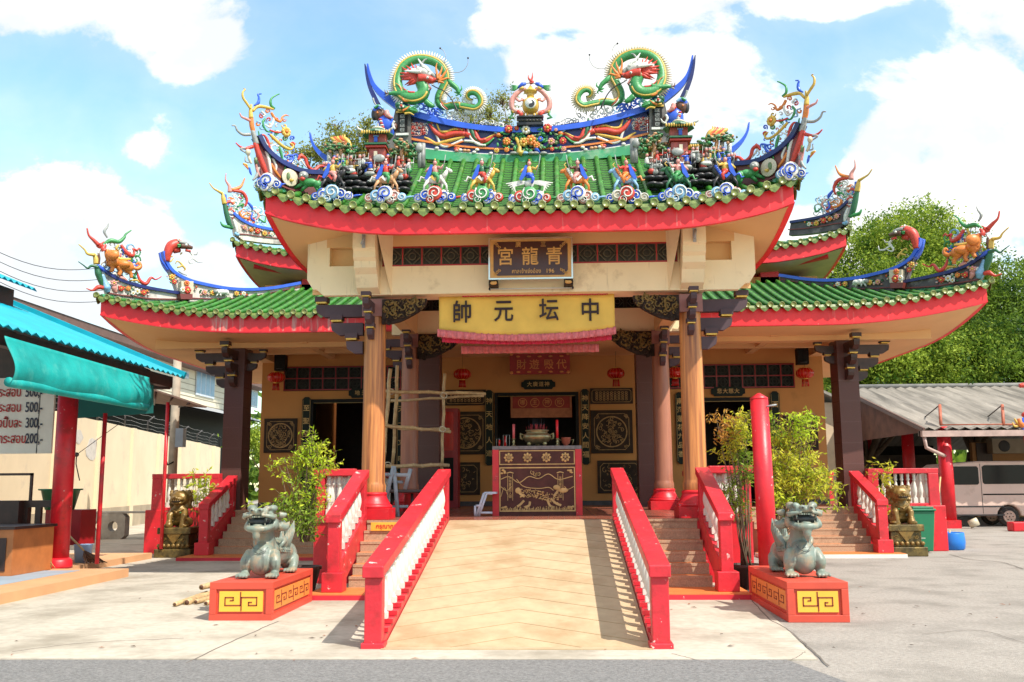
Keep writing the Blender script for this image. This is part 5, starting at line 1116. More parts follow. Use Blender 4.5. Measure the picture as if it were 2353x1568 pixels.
    # inner piece with the dragon head
    o, nm = wallpiece('hip_ridge', P, zA, [(845, 745), (870, 840), (930, 920), (1050, 985), (1180, 1020), (1370, 1055), (1560, 1065), (1750, 1052), (1985, 1010)], [(985, 1140), (1010, 1140), (1050, 1142), (1150, 1145), (1280, 1148), (1450, 1145), (1600, 1128), (1780, 1090), (1985, 1045)], ground, .2, temple, BLUE, .085,
        [(915, 960, 'y', .12), (935, 1000, 'r', .1), (1190, 1090, 'p', .11), (1255, 1092, 'y', .11), (1455, 1098, 'y', .11), (1515, 1098, 'w', .1), (1080, 1060, 'w', .1)], 4)
    m = MB(); strokes(m, P, zA, [(BLUE, [.04, .09, .14], [(815, 755), (825, 815), (860, 865), (885, 900)])], .0, None); m.obj('back_horn', o)
    m = MB(); a = P(zA(1026, 1075)); q = [P(zA(*k_), .06) for k_ in ((978, 1000), (1080, 1000), (1078, 1105), (985, 1105))]; m.poly(q, nm, .24, G['c']); q = [P(zA(*k_), .09) for k_ in ((966, 1105), (1072, 1108), (1072, 1150), (975, 1150))]; m.poly(q, nm, .26, MATS['maroon_line'])
    flower(m, P(zA(1045, 1068), .2), .11, 'r', nm, 'y', 7); flower(m, P(zA(1005, 1065), .2), .08, 'w', nm, 'y', 7); flower(m, P(zA(1040, 1010), .2), .08, 'o', nm, 'r', 7); m.obj('ridge_box', o)
    m = MB()
    for q, r_ in (((1325, 1085), (.2, .06, .08)), ((1365, 1090), (.1, .06, .09)), ((1295, 1085), (.08, .06, .08))): m.ell(P(zA(*q), .06), r_, G['w'])
    for a in ((1295, 1100, 1285, 1122), (1320, 1100, 1325, 1122), (1360, 1100, 1370, 1122), (1380, 1095, 1395, 1110)): m.tube([P(zA(a[0], a[1]), .08), P(zA(a[2], a[3]), .08)], [.03, .02], G['w'], 5)
    m.ell(P(zA(1280, 1080), .1), (.08, .05, .06), G['e']); m.obj('white_horse_relief', o)
    t = thing('dragon_bust', 'small red dragon head breathing a white cloud on the %s wing ridge' % side, 'dragon statue', P(zA(900, 850)), 'red dragon heads on the wing ridges')
    m = MB(); strokes(m, P, zA, [('r', [.2, .3, .36, .34, .2], [(875, 830), (880, 760), (910, 700), (970, 680), (1020, 700)]), ('r', [.2, .2], [(930, 740), (980, 730)])], .03, None); m.obj('neck', t)
    m = MB(); strokes(m, P, zA, [('e', [.12, .14, .1], [(975, 665), (1020, 675), (1055, 688)]), ('B', [.2, .18, .12], [(990, 700), (1040, 705), (1085, 715)]), ('r', [.1, .08], [(1030, 735), (1070, 745)]), ('g', [.08, .1, .04], [(960, 690), (985, 695), (965, 710)]), ('w', [.06, .05], [(970, 660), (960, 632)]), ('y', [.06, .05, .03], [(1040, 715), (1080, 710)])], .15, None); m.ell(P(zA(1035, 690), .3), .035, G['w']); m.obj('head', t)
    m = MB()
    for i, q in enumerate(crv([(855, 800), (865, 730), (895, 680), (940, 655), (985, 652)], 5)): m.tube([P(zA(*q), .0), P(zA(q[0] - 10 + i * .5, q[1] - 14), .0)], [.04, .006], G['y' if i % 2 else 'w'], 4)
    strokes(m, P, zA, [('y', [.06, .07, .03], [(870, 800), (900, 830), (930, 800)]), ('y', [.06, .08, .05, .03], [(960, 880), (1000, 860), (960, 825), (945, 850)]), ('y', [.08, .07, .03], [(1000, 860), (1025, 890), (1015, 905)]), ('y', [.06, .05], [(880, 780), (920, 790)]), ('y', [.05, .05], [(985, 770), (1000, 755)]), ('e', [.06, .05, .03], [(970, 910), (1000, 930), (1040, 945)])], .05, None); m.obj('crest', t)
    m = MB(); strokes(m, P, zA, [('w', [.06, .08, .05, .03], [(1060, 745), (1090, 780), (1070, 800), (1100, 810)]), ('w', [.05, .07, .05, .03], [(1095, 790), (1060, 820), (1070, 845), (1110, 830)]), ('w', [.06, .07, .04, .03], [(1100, 810), (1130, 830), (1170, 830), (1178, 798)]), ('e', [.04, .05, .03], [(1090, 770), (1120, 770), (1130, 750)])], .08, None); m.obj('breath_cloud', t)
# ================================================================ SIGNS, BANNERS, PLAQUES
SIGNB = mat('sign_brown', (.06, .018, .014), .35, .2); SIGNG = mat('sign_gold', (.62, .33, .09), .5, .12, 8)
t = thing('signboard', 'brown and gold temple name board with silver frame over the entrance', 'signboard', (.04, 16.85, 5.54))
x0, x1, z0, z1, y = -.72, .80, 5.56, 6.30, 16.86
m = MB(); m.box(x0, x1, y, y + .06, z0, z1, SIGNG); m.box(x0, x1, y + .06, 17.2, z0 + .05, z0 + .12, DGREY); m.box(x0, x1, y + .06, 17.2, z1 - .12, z1 - .05, DGREY); m.obj('board', t)
m = MB(); a, b2, c = .065, .14, .06; q = [(x0 + a, z0 + b2), (x0 + b2, z0 + a * .7), (x1 - b2, z0 + a * .7), (x1 - a, z0 + b2), (x1 - a, z1 - b2 + .04), (x1 - b2, z1 - a * .7), (x0 + b2, z1 - a * .7), (x0 + a, z1 - b2 + .04)]
m.poly([(p, y - .004, r) for p, r in q], (0, 1, 0), .006, SIGNB); m.obj('field', t)
m = MB(); SILV = mat('silver_frame', (.6, .58, .52), .25, .1, metal=.8)
for q in ((x0 - .03, x1 + .03, z0 - .03, z0), (x0 - .03, x1 + .03, z1, z1 + .03), (x0 - .03, x0, z0, z1), (x1, x1 + .03, z0, z1)): m.box(q[0], q[1], y - .02, y + .06, q[2], q[3], SILV)
m.obj('frame', t)
m = MB()
for sx_ in (-1, 1):
    for sz_ in (-1, 1):
        cx, cz = (x0 + x1) / 2 + sx_ * .63, (z0 + z1) / 2 + sz_ * .26
        for k in range(3): m.tube([(p, y - .012, r) for p, r in spiral((cx - sx_ * (k * .04 - .03), cz + sz_ * (.035 - .035 * k)), .032, .008, k, 1.2, 8)], .007, SIGNG, 4)
m.obj('corner_scrolls', t)
for ch, x in (('宮', -.43), ('龍', .03), ('青', .48)): text(ch, .36, (x, y - .012, 5.945), SIGNG, t, off=.012, sx=.9)
for ch, x in (('廣', -.19), ('三', .28)): text(ch, .11, (x, y - .012, 6.19), SIGNG, t, off=.004)
text('ศาลเจ้าเจ่งอ๋อง', .11, (-.04, y - .012, 5.68), SIGNG, t, off=.006, sx=.85); text('196', .11, (.40, y - .012, 5.68), SIGNG, t, off=.006)
for s in (-1, 1):
    m = MB(); m.box(*sorted((.04 + s * .62, .04 + s * .79)), 16.9, 17.2, 5.43, 5.525, CARV); m.ell((.04 + s * .70, 16.89, 5.475), (.07, .03, .035), SIGNG, nu=8, nv=5); m.ell((.04 + s * .66, 16.88, 5.49), (.025, .02, .02), SIGNG, nu=6, nv=4); m.obj('carved_foot', t)
m = MB(); m.tube([(-.74, 17.12, 5.41), (.82, 17.12, 5.41)], .012, WHITE, 8); m.ell((-.75, 17.1, 5.41), (.015, .03, .03), BLACK); m.ell((.83, 17.1, 5.41), (.015, .03, .03), BLACK)
m.box(-.75, -.73, 17.1, 17.2, 5.39, 5.43, GREY); m.box(.81, .83, 17.1, 17.2, 5.39, 5.43, GREY); tag(m.obj('lamp_tube'), 'thin white tube lamp fixed under the temple name board', 'lamp')

CLOTHY = mat('yellow_cloth', (.74, .47, .09), .8, .1, 2.5, .1, 20); CLOTHP = mat('pink_ruffle', (.62, .16, .17), .8, .25, 18); CLOTHR = mat('crimson_ruffle', (.55, .02, .06), .8, .2, 18)
t = thing('banner', 'yellow cloth banner with four black characters and pink ruffles across the entrance', 'banner', (-.07, 17.5, 5.36))
def sag(x): u_ = (x + .07) / 1.69; return -.12 * (1 - u_ * u_)
def cloth(xa, xb, ztop, zbot, y, m_, wav, nx=60, nz=8, amp=.02, name='cloth', edge=0.0, seed=0):
    rnd = random.Random(seed); ph = rnd.uniform(0, 6); P_ = []
    for k in range(nz + 1):
        f = k / nz; row = []
        for i in range(nx + 1):
            x = xa + (xb - xa) * i / nx; zt = ztop(x); zb = zbot(x) + (edge * math.sin(i * 2.3 + ph) if k == nz else 0)
            row.append((x, y + amp * (.3 + f) * math.sin(x * wav + ph + .6 * math.sin(x * wav * .37)) + amp * .4 * math.sin(x * wav * 2.3), zt + (zb - zt) * f))
        P_.append(row)
    mb = MB(); mb.grid(P_, m_, True); o = mb.obj(name, t); sd_ = o.modifiers.new('solid', 'SOLIDIFY'); sd_.thickness = .006; return o
cloth(-1.755, 1.625, lambda x: 5.36, lambda x: 4.70 + sag(x), 17.48, CLOTHY, 3.0, amp=.03, name='yellow_cloth', seed=1)
cloth(-1.78, 1.64, lambda x: 4.71 + sag(x), lambda x: 4.56 + sag(x) * .9, 17.46, CLOTHP, 42, 220, 3, .022, 'pink_ruffle', .008, 2)
cloth(-1.70, 1.56, lambda x: 4.60 + sag(x), lambda x: 4.475 + sag(x) * .6, 17.56, CLOTHR, 40, 200, 3, .02, 'crimson_ruffle', .008, 3)
cloth(-1.4, 1.35, lambda x: 4.5, lambda x: 4.34, 18.3, CLOTHP, 44, 180, 3, .02, 'rear_ruffle', .006, 5)
cloth(-1.3, 1.5, lambda x: 5.40, lambda x: 5.33, 17.44, CLOTHR, 40, 160, 2, .01, 'top_ruffle', .01, 4)
INK = mat('ink_black', (.03, .018, .022), .8, .2)
for ch, x in (('帥', -1.30), ('元', -.50), ('坛', .37), ('中', 1.16)): text(ch, .46, (x, 17.437, 5.03 - .02 * abs(x)), INK, t, off=.014, sx=.85, ext=.006)

GL = mat('gilt_line', (.36, .21, .07), .5, .3, 10); PLB = mat('plaque_black', (.036, .021, .012), .6, .4, 5, spec=.2)
def plaque(label, x0, x1, z0, z1, y, kind, group):
    t = thing('wall_plaque', label, 'plaque', ((x0 + x1) / 2, y, z0), group); w, h = x1 - x0, z1 - z0; cx, cz = (x0 + x1) / 2, (z0 + z1) / 2
    m = MB(); m.box(x0, x1, y - .05, y, z0, z1, PLB); m.obj('slab', t); g = MB(); i_ = .07 * min(w, h) + .02
    c = min(w, h) * .1; q = [(x0 + i_ + c, z0 + i_), (x1 - i_ - c, z0 + i_), (x1 - i_, z0 + i_ + c), (x1 - i_, z1 - i_ - c), (x1 - i_ - c, z1 - i_), (x0 + i_ + c, z1 - i_), (x0 + i_, z1 - i_ - c), (x0 + i_, z0 + i_ + c)]
    q.append(q[0]); 
    for a, b_ in zip(q, q[1:]): g.flat([(a[0], y - .053, a[1]), (b_[0], y - .053, b_[1])], .016, (0, 1, 0), .01, GL)
    rnd = random.Random(int(x0 * 100))
    if kind == 'round':
        r = min(w, h) * .36
        g.flat([(cx + r * math.cos(a), y - .054, cz + r * math.sin(a)) for a in np.linspace(0, 6.2832, 33)], .035, (0, 1, 0), .012, GL)
        for k in range(60):
            a, rr = rnd.uniform(0, 6.28), r * .88 * rnd.random() ** .5; s_ = spiral((cx + rr * math.cos(a), cz + rr * math.sin(a)), rnd.uniform(.04, .09), .012, rnd.uniform(0, 6), rnd.choice([-1, 1]) * rnd.uniform(.4, 1.1), 7)
            s_ = [p for p in s_ if math.hypot(p[0] - cx, p[1] - cz) < r]
            if len(s_) > 2: g.flat([(p[0], y - .055, p[1]) for p in s_], .018, (0, 1, 0), .012, GL)
        for sx_ in (-1, 1):
            for sz_ in (-1, 1):
                for k in range(5): g.flat([(p[0], y - .054, p[1]) for p in spiral((cx + sx_ * (w * .37 - rnd.uniform(0, .07)), cz + sz_ * (h * .37 - rnd.uniform(0, .07))), .05, .01, rnd.uniform(0, 6), 1, 7)], .014, (0, 1, 0), .01, GL)
    elif kind == 'grid':
        n1, n2 = 9, 4
        for i in range(n1):
            for k in range(n2):
                g.flat([(x0 + .14 + (w - .28) * (i + .5) / n1 + .035 * math.cos(a), y - .054, z0 + .1 + (h - .2) * (k + .5) / n2 + .028 * math.sin(a)) for a in np.linspace(0, 6.28, 7)], .02, (0, 1, 0), .01, GL)
    else:
        for k in range(44):
            u_, v_ = rnd.uniform(.12, .88), rnd.uniform(.15, .85); s_ = spiral((x0 + w * u_, z0 + h * v_), rnd.uniform(.03, .11), .01, rnd.uniform(0, 6), rnd.choice([-1, 1]) * rnd.uniform(.3, .9), 7)
            g.flat([(p[0], y - .054, p[1]) for p in s_ if x0 + .1 < p[0] < x1 - .1] or [(cx, y - .054, cz), (cx + .05, y - .054, cz)], rnd.choice([.008, .016]), (0, 1, 0), .01, GL)
    g.obj('gilt_carving', t); return t
YW = WY - .004
plaque('square plaque with a gilt roundel on the wall of the left wing', -8.32, -7.32, 2.73, 3.76, YW, 'round', 'round-patterned square plaques')
plaque('square plaque with a gilt roundel on the right wing wall, behind the shrub', 7.2, 8.2, 2.68, 3.70, YW, 'round', 'round-patterned square plaques')
plaque('big square plaque with a gilt roundel left of the middle door', -2.84, -1.58, 2.63, 3.91, YW, 'round', 'round-patterned square plaques')
plaque('big square plaque with a gilt roundel right of the middle door', 1.53, 2.77, 2.63, 3.91, YW, 'round', 'round-patterned square plaques')
plaque('small wide plaque above the big square one, left of the middle door', -2.84, -1.6, 4.10, 4.57, YW, 'grid', 'wide plaques beside the middle door')
plaque('small wide plaque above the big square one, right of the middle door', 1.53, 2.80, 4.10, 4.57, YW, 'grid', 'wide plaques beside the middle door')
plaque('low black plaque with gilt landscape, left of the middle door', -3.0, -1.78, 1.44, 2.40, YW, 'land', 'low plaques beside the middle door')
plaque('low black plaque with gilt landscape, right of the middle door', 1.70, 3.0, 1.46, 2.42, YW, 'land', 'low plaques beside the middle door')
LACQ = mat('green_black_lacquer', (.010, .018, .013), .6, .2, spec=.2); GTX = mat('faded_gold_text', (.55, .36, .12), .5, .2)
def couplet(label, x0, z0, z1, chars, w=.27, y=WY - .06):
    t = thing('couplet_board', label, 'couplet board', (x0 + w / 2, y, z0), 'couplet boards beside the doors'); m = MB(); c = w * .3; x1 = x0 + w
    m.poly([(x0, y, z0 + c), (x0 + c, y, z0), (x1 - c, y, z0), (x1, y, z0 + c), (x1, y, z1 - c), (x1 - c, y, z1), (x0 + c, y, z1), (x0, y, z1 - c)], (0, 1, 0), .05, LACQ); m.obj('board', t)
    g = MB()
    for s in (x0 + .025, x1 - .025): g.box(s - .004, s + .004, y - .03, y - .026, z0 + c, z1 - c, GTX)
    g.obj('gilt_edge', t); n = len(chars); hh = (z1 - z0 - .3) / n
    for i, ch in enumerate(chars): text(ch, min(.20, hh * .8), (x0 + w / 2, y - .03, z1 - .15 - hh * (i + .5)), GTX, t, off=.008)
couplet('left couplet board of the left door, beside the leafy shrub', -7.17, 1.75, 4.40, '至聖至神萬代')
couplet('right couplet board of the left door, seen through the bamboo frame', -4.28, 2.1, 4.40, '天下文明')
couplet('left couplet board of the middle door', -1.63, 2.30, 4.55, '神天地人道', .26)
couplet('right couplet board of the middle door, beyond the incense table', 1.24, 2.30, 4.55, '神天降安人間福', .26)
couplet('left couplet board of the right door, beside the wooden column', 4.05, 2.30, 4.42, '南海蓮花九品香', .27)
couplet('right couplet board of the right door, behind the red post', 6.85, 2.1, 4.42, '西方竹翠', .27)
def nameplate(label, x, z, w, chars, y=WY - .07, h=.28):
    t = thing('name_plate', label, 'name plate', (x, y, z), 'name plates over the doors'); m = MB(); c = .1; a, b_ = w / 2, h / 2
    m.poly([(x + p, y, z + q) for p, q in ((-a, -b_ * .5), (-a + c * .6, -b_ * .6), (-a + c, -b_), (a - c, -b_), (a - c * .6, -b_ * .6), (a, -b_ * .5), (a, b_ * .5), (a - c * .6, b_ * .6), (a - c, b_), (-a + c, b_), (-a + c * .6, b_ * .6), (-a, b_ * .5))], (0, 1, 0), .05, LACQ); m.obj('board', t)
    n = len(chars)
    for i, ch in enumerate(chars): text(ch, .16, (x - a + .16 + (w - .32) * (i + .5) / n, y - .03, z), GTX, t, off=.006)
nameplate('little name plate over the middle door under the red signboard', -.02, 4.70, 1.02, '大廣道神'); nameplate('little name plate over the left door', -5.28, 4.50, .95, '地天地'); nameplate('little name plate over the right door', 5.62, 4.43, 1.0, '悲大慈大')
RSIGN = mat('crimson_board', (.30, .018, .016), .5, .2, 5); RGOLD = mat('orange_gold', (.62, .24, .07), .6, .2)
t = thing('hanging_signboard', 'deep red hanging signboard with gold characters above the middle door', 'signboard', (.0, 27.4, 4.95))
m = MB(); m.box(-.85, .93, 27.38, 27.44, 4.95, 5.60, RSIGN); m.obj('board', t)
for ch, x in (('財', -.50), ('遊', -.12), ('殿', .30), ('代', .68)): text(ch, .31, (x, 27.37, 5.22), RGOLD, t, off=.008)
m = MB()
for i in range(5): 
    for z in (5.48, 5.02): m.ell((-.6 + i * .32, 27.37, z), (.07, .012, .03), RGOLD, nu=6, nv=4)
for sx_ in (-.8, .88):
    for z in (5.0, 5.55): m.ell((sx_, 27.37, z), (.06, .012, .05), RGOLD, nu=6, nv=4)
m.obj('gilt_flourish', t)
t = thing('cloth_hanging', 'red and gold cloth hanging with four roundels in the middle doorway', 'cloth hanging', (.03, 28.1, 3.7)); m = MB()
m.box(-.80, .92, 28.08, 28.1, 4.0, 4.40, mat('brocade_red', (.26, .03, .02), .8, .2, 8)); m.box(-.86, .98, 28.09, 28.11, 3.72, 4.42, mat('brocade_edge', (.36, .13, .055), .8, .2, 8)); m.obj('cloth', t)
for i, ch in enumerate('哪王神松'): text(ch, .17, (-.5 + i * .37, 28.07, 4.17), RGOLD, t, off=.004)
m = MB()
for i in range(4): m.flat([(-.5 + i * .37 + .13 * math.cos(a), 28.072, 4.17 + .13 * math.sin(a)) for a in np.linspace(0, 6.28, 17)], .016, (0, 1, 0), .008, RGOLD)
m.obj('roundel', t)

# ---------------------------------------------------------------- lanterns
LREDM = mat('lantern_red', (.50, .012, .008), .16, .2, 4)
def lantern(label, x, y, z, r=.26):
    t = thing('lantern', label, 'lantern', (x, y, z - .6), 'red lanterns')
    m = MB(); n = 16; prof = [(.09, .62), (.6, .56), (.92, .3), (1.0, 0), (.92, -.3), (.6, -.52), (.09, -.6)]
    m.lathe([(a * r, b_ * r * 1.0) for a, b_ in prof][::-1], (x, y, z), LREDM, n); m.obj('globe', t)
    g = MB()
    for k in range(n): a = 2 * math.pi * k / n; g.tube([(x + math.cos(a) * p * r * 1.01, y + math.sin(a) * p * r * 1.01, z + q * r) for p, q in prof], .004, mat('lantern_rib', (.6, .18, .05), .4), 4)
    g.lathe([(.3 * r, .56 * r), (.3 * r, .68 * r)], (x, y, z), GOLD, 12); g.lathe([(.3 * r, -.68 * r), (.3 * r, -.54 * r)], (x, y, z), GOLD, 12); g.obj('ribs', t)
    f = MB()
    for k in range(14): a = 2 * math.pi * k / 14; f.tube([(x + .08 * math.cos(a), y + .08 * math.sin(a), z - .66 * r), (x + .1 * math.cos(a), y + .1 * math.sin(a), z - r * 1.45)], .012, LREDM, 4)
    f.obj('tassel', t); c = MB(); c.tube([(x, y, z + .6 * r), (x, y, 5.55)], .006, BLACK, 4); c.obj('cord', t)
lantern('red lantern hanging left of the middle door', -2.22, 27.0, 4.93); lantern('red lantern hanging right of the middle door', 2.25, 27.0, 4.90)
lantern('red lantern by the left end of the left lattice window', -7.72, 27.0, 4.90); lantern('red lantern half hidden between the two wooden columns on the right', 3.95, 27.0, 4.90); lantern('red lantern by the right end of the right lattice window', 7.66, 27.0, 4.84)
for s, l in ((-1, 'left'), (1, 'right')):
    m = MB(); m.box(s * 7.72 - .16, s * 7.72 + .16, 27.3, 27.6, 5.15, 5.62, BLACK); m.lathe([(.09, -.01), (.11, 0)], (s * 7.72, 27.3, 5.2), DGREY, 12); tag(m.obj('loudspeaker'), 'black box loudspeaker under the ceiling at the outer end of the %s wing' % l, 'loudspeaker')

# ---------------------------------------------------------------- incense table and what stands on it
ABR = mat('altar_brown', (.085, .022, .016), .55, .25, 6, spec=.3); AGD = mat('altar_gold', (.62, .37, .13), .5, .25, 6); TOPM = mat('stone_top', (.17, .14, .14), .5, .3, 12)
AY, ax0, ax1, AZ1 = 19.0, -.83, .99, 2.52
t = thing('incense_table', 'dark carved incense table with gold engravings and red side panels facing the ramp', 'table', (.08, AY + .45, DK))
m = MB(); m.box(ax0 + .13, ax1 - .13, AY + .02, AY + .85, DK, AZ1 - .07, ABR); m.obj('cabinet', t)
m = MB(); m.box(ax0 + .0, ax1 - .0, AY - .01, AY + .9, AZ1 - .07, AZ1, TOPM); m.obj('table_top', t)
for s in (0, 1): m = MB(); a = ax0 if s == 0 else ax1 - .13; m.box(a, a + .13, AY, AY + .88, DK, AZ1 - .072, RED); m.obj('side_panel', t)
m = MB(); yf = AY + .012; xa, xb = ax0 + .14, ax1 - .14
def fr_(z0, z1, w, mt): 
    m.box(xa, xb, yf - .006, yf + .02, z0, z0 + w, mt); m.box(xa, xb, yf - .006, yf + .02, z1 - w, z1, mt); m.box(xa, xa + w, yf - .0055, yf + .02, z0 + w, z1 - w, mt); m.box(xb - w, xb, yf - .0055, yf + .02, z0 + w, z1 - w, mt)
fr_(2.14, 2.43, .018, AGD); fr_(1.20, 2.09, .022, AGD); m.obj('gold_border', t)
g = MB(); rnd = random.Random(9); 
def ln(pts, w=.012): g.flat([(p, yf - .003, q) for p, q in (crv(pts, 5) if len(pts) > 2 else pts)], w, (0, 1, 0), .012, AGD)
for i, ch in enumerate('福賜官天'):
    cx = xa + (xb - xa) * (i + .5) / 4
    for k in range(8): a = k * math.pi / 4; g.ell((cx + .075 * math.cos(a), yf - .002, 2.285 + .075 * math.sin(a)), (.026, .01, .026), AGD, nu=6, nv=4)
    g.flat([(cx + .06 * math.cos(a), yf - .012, 2.285 + .06 * math.sin(a)) for a in np.linspace(0, 6.28, 15)], .012, (0, 1, 0), .01, AGD)
    D = MB(); D.poly([(cx + .06 * math.cos(a), yf - .013, 2.285 + .06 * math.sin(a)) for a in np.linspace(0, 6.28, 15)[:-1]], (0, 1, 0), .004, ABR); D.obj('roundel', t)
    text(ch, .10, (cx, yf - .018, 2.285), AGD, t, off=.003)
W_ = xb - xa
for x in (xa + .22, xb - .30): 
    g.flat([(x - .05, yf - .003, 1.95), (x - .05, yf - .003, 1.42)], .01, (0, 1, 0), .012, AGD); g.flat([(x + .05, yf - .003, 1.95), (x + .05, yf - .003, 1.42)], .01, (0, 1, 0), .012, AGD); ln([(x - .07, 1.97), (x, 1.99), (x + .07, 1.97)], .02)
    text('天地靈光照人間', .062, (x, yf - .01, 1.68), AGD, t, vertical=True, off=.002)
ln([(xa + .03, 1.85), (xa + .2, 1.9), (xa + .4, 1.78), (xa + .6, 1.9), (xa + .8, 1.86), (xa + 1.0, 1.95), (xa + 1.2, 1.84), (xb - .05, 1.9)], .016); ln([(xa + .35, 1.85), (xa + .5, 1.7), (xa + .8, 1.66), (xa + 1.0, 1.68), (xa + 1.1, 1.62)], .014)
ln([(xa + .03, 1.7), (xa + .15, 1.62), (xa + .25, 1.7)], .012); ln([(xa + .03, 1.5), (xa + .1, 1.68), (xa + .18, 1.5)], .01); ln([(xb - .02, 1.7), (xb - .15, 1.64), (xb - .22, 1.7)], .012)
# engraved running beast
for k in range(190): 
    x = xa + .42 + rnd.random() * .78; z = 1.46 + .1 * math.sin((x - xa) * 3) + rnd.uniform(-.08, .09); g.ell((x, yf - .002, z), (.014, .008, .011), AGD, nu=6, nv=4)
for q in (((.5, 1.42), (.42, 1.34), (.36, 1.3)), ((.62, 1.4), (.6, 1.32), (.5, 1.28)), ((1.05, 1.45), (1.15, 1.36), (1.25, 1.32)), ((.98, 1.42), (1.02, 1.32), (1.1, 1.28)), ((1.1, 1.5), (1.18, 1.6), (1.22, 1.68)), ((.5, 1.5), (.4, 1.58), (.38, 1.68))): ln([(xa + a, b_) for a, b_ in q], .045)
g.ell((xa + 1.16, yf, 1.68), (.07, .012, .05), AGD); g.ell((xa + 1.3, yf, 1.62), (.1, .012, .05), AGD); g.ell((xa + .38, yf, 1.62), (.06, .012, .06), AGD)
for k in range(60): x = xa + .06 + (W_ - .12) * k / 60; ln([(x, 1.225), (x + rnd.uniform(-.02, .03), 1.26 + rnd.random() * .05)], .012)
for q in ((xa + .1, 2.0), (xb - .1, 2.0), (xa + .1, 1.28), (xb - .1, 1.28)): 
    for k in range(6): g.ell((q[0] + rnd.uniform(-.05, .05), yf, q[1] + rnd.uniform(-.04, .04)), (.03, .008, .018), AGD, nu=6, nv=4)
for k in range(5): ln(spiral((xa + .5 + rnd.uniform(0, .35), 1.96 + rnd.uniform(-.04, .04)), .05, .01, rnd.uniform(0, 6), 1, 8), .012)
g.obj('gold_engraving', t)
BRZ = mat('dull_brass', (.30, .24, .12), .35, .25, 10, .2, 30, metal=.7)
t = thing('incense_burner', 'round brass incense burner full of joss sticks on the table', 'incense burner', (.08, 19.35, AZ1)); c = (.08, 19.35, AZ1)
m = MB(); m.lathe([(.12, .05), (.24, .10), (.295, .17), (.30, .21), (.27, .25), (.22, .275), (.215, .30), (.245, .32), (.25, .335), (.22, .335), (.2, .31)], c, BRZ, 28)
m.obj('bowl', t); m = MB()
for k in range(3): a = k * 2.09 + .52 + math.pi; m.tube([(c[0] + .15 * math.cos(a), c[1] + .15 * math.sin(a), c[2] + .12), (c[0] + .19 * math.cos(a), c[1] + .19 * math.sin(a), c[2] + .05), (c[0] + .17 * math.cos(a), c[1] + .17 * math.sin(a), c[2])], [.05, .045, .035], BRZ, 8)
m.obj('feet', t); m = MB()
for s in (-1, 1): m.tube([(c[0] + s * .27, c[1], c[2] + .23), (c[0] + s * .34, c[1], c[2] + .27), (c[0] + s * .34, c[1], c[2] + .17), (c[0] + s * .28, c[1], c[2] + .15)], .025, BRZ, 7)
m.obj('lion_handles', t); m = MB(); rnd = random.Random(2)
for k in range(60): a, r_ = rnd.uniform(0, 6.28), rnd.uniform(0, .19); h_ = rnd.choice([.05, .08, .1, .22]); m.tube([(c[0] + r_ * math.cos(a), c[1] + r_ * math.sin(a), c[2] + .28), (c[0] + r_ * math.cos(a) * 1.2, c[1] + r_ * math.sin(a), c[2] + .36 + h_)], .004, mat('joss_red', (.4, .03, .03), .6) if h_ < .2 else G['k'], 4)
m.obj('joss_sticks', t)
def candle(label, x, zt, col):
    t = thing('candle', label, 'candle', (x, 19.25, AZ1), 'red candles on the incense table'); m = MB(); m.lathe([(.055, 0), (.055, .012), (.025, .03), (.022, .07), (.035, .09), (.022, .11), (.03, .15), (.042, .16)], (x, 19.25, AZ1), BRZ, 14); m.obj('candlestick', t)
    m = MB(); m.tube([(x, 19.25, AZ1 + .15), (x, 19.25, zt)], .026, col, 12); m.tube([(x, 19.25, zt), (x, 19.25, zt + .03)], .004, G['k'], 4); m.obj('wax', t)
candle('faded red candle left of the incense burner', -.40, 2.98, mat('candle_pale', (.55, .09, .09), .5)); candle('bright red candle right of the incense burner', .50, 3.06, mat('candle_red', (.62, .01, .015), .4))
t = thing('offering_cup', 'wide red offering cup with two handles at the right of the table', 'cup', (.68, 19.4, AZ1)); m = MB(); m.lathe([(.05, 0), (.05, .04), (.08, .06), (.10, .17), (.11, .18)], (.68, 19.4, AZ1), mat('cup_terracotta', (.4, .09, .05), .5), 16); m.obj('bowl', t)
m = MB(); 
for s in (-1, 1): m.tube([(.68 + s * .09, 19.4, AZ1 + .13), (.68 + s * .16, 19.4, AZ1 + .14), (.68 + s * .13, 19.4, AZ1 + .04)], .012, BRZ, 6)
m.obj('handles', t)
t = thing('candle_rack', 'little wire rack with red candles at the left end of the table', 'candle rack', (-.66, 19.3, AZ1)); m = MB()
for x in (-.76, -.62, -.55): m.tube([(x, 19.3, AZ1), (x, 19.3, AZ1 + .16 + (.08 if x > -.7 else 0)), (x + .06, 19.3, AZ1 + .16 + (.08 if x > -.7 else 0)), (x + .06, 19.3, AZ1)], .004, WHITE, 4)
m.obj('wire', t); m = MB(); m.tube([(-.7, 19.3, AZ1), (-.7, 19.3, AZ1 + .14)], .02, LREDM, 7); m.tube([(-.58, 19.3, AZ1), (-.58, 19.3, AZ1 + .22)], [.03, .008], LREDM, 7); m.obj('candles', t)

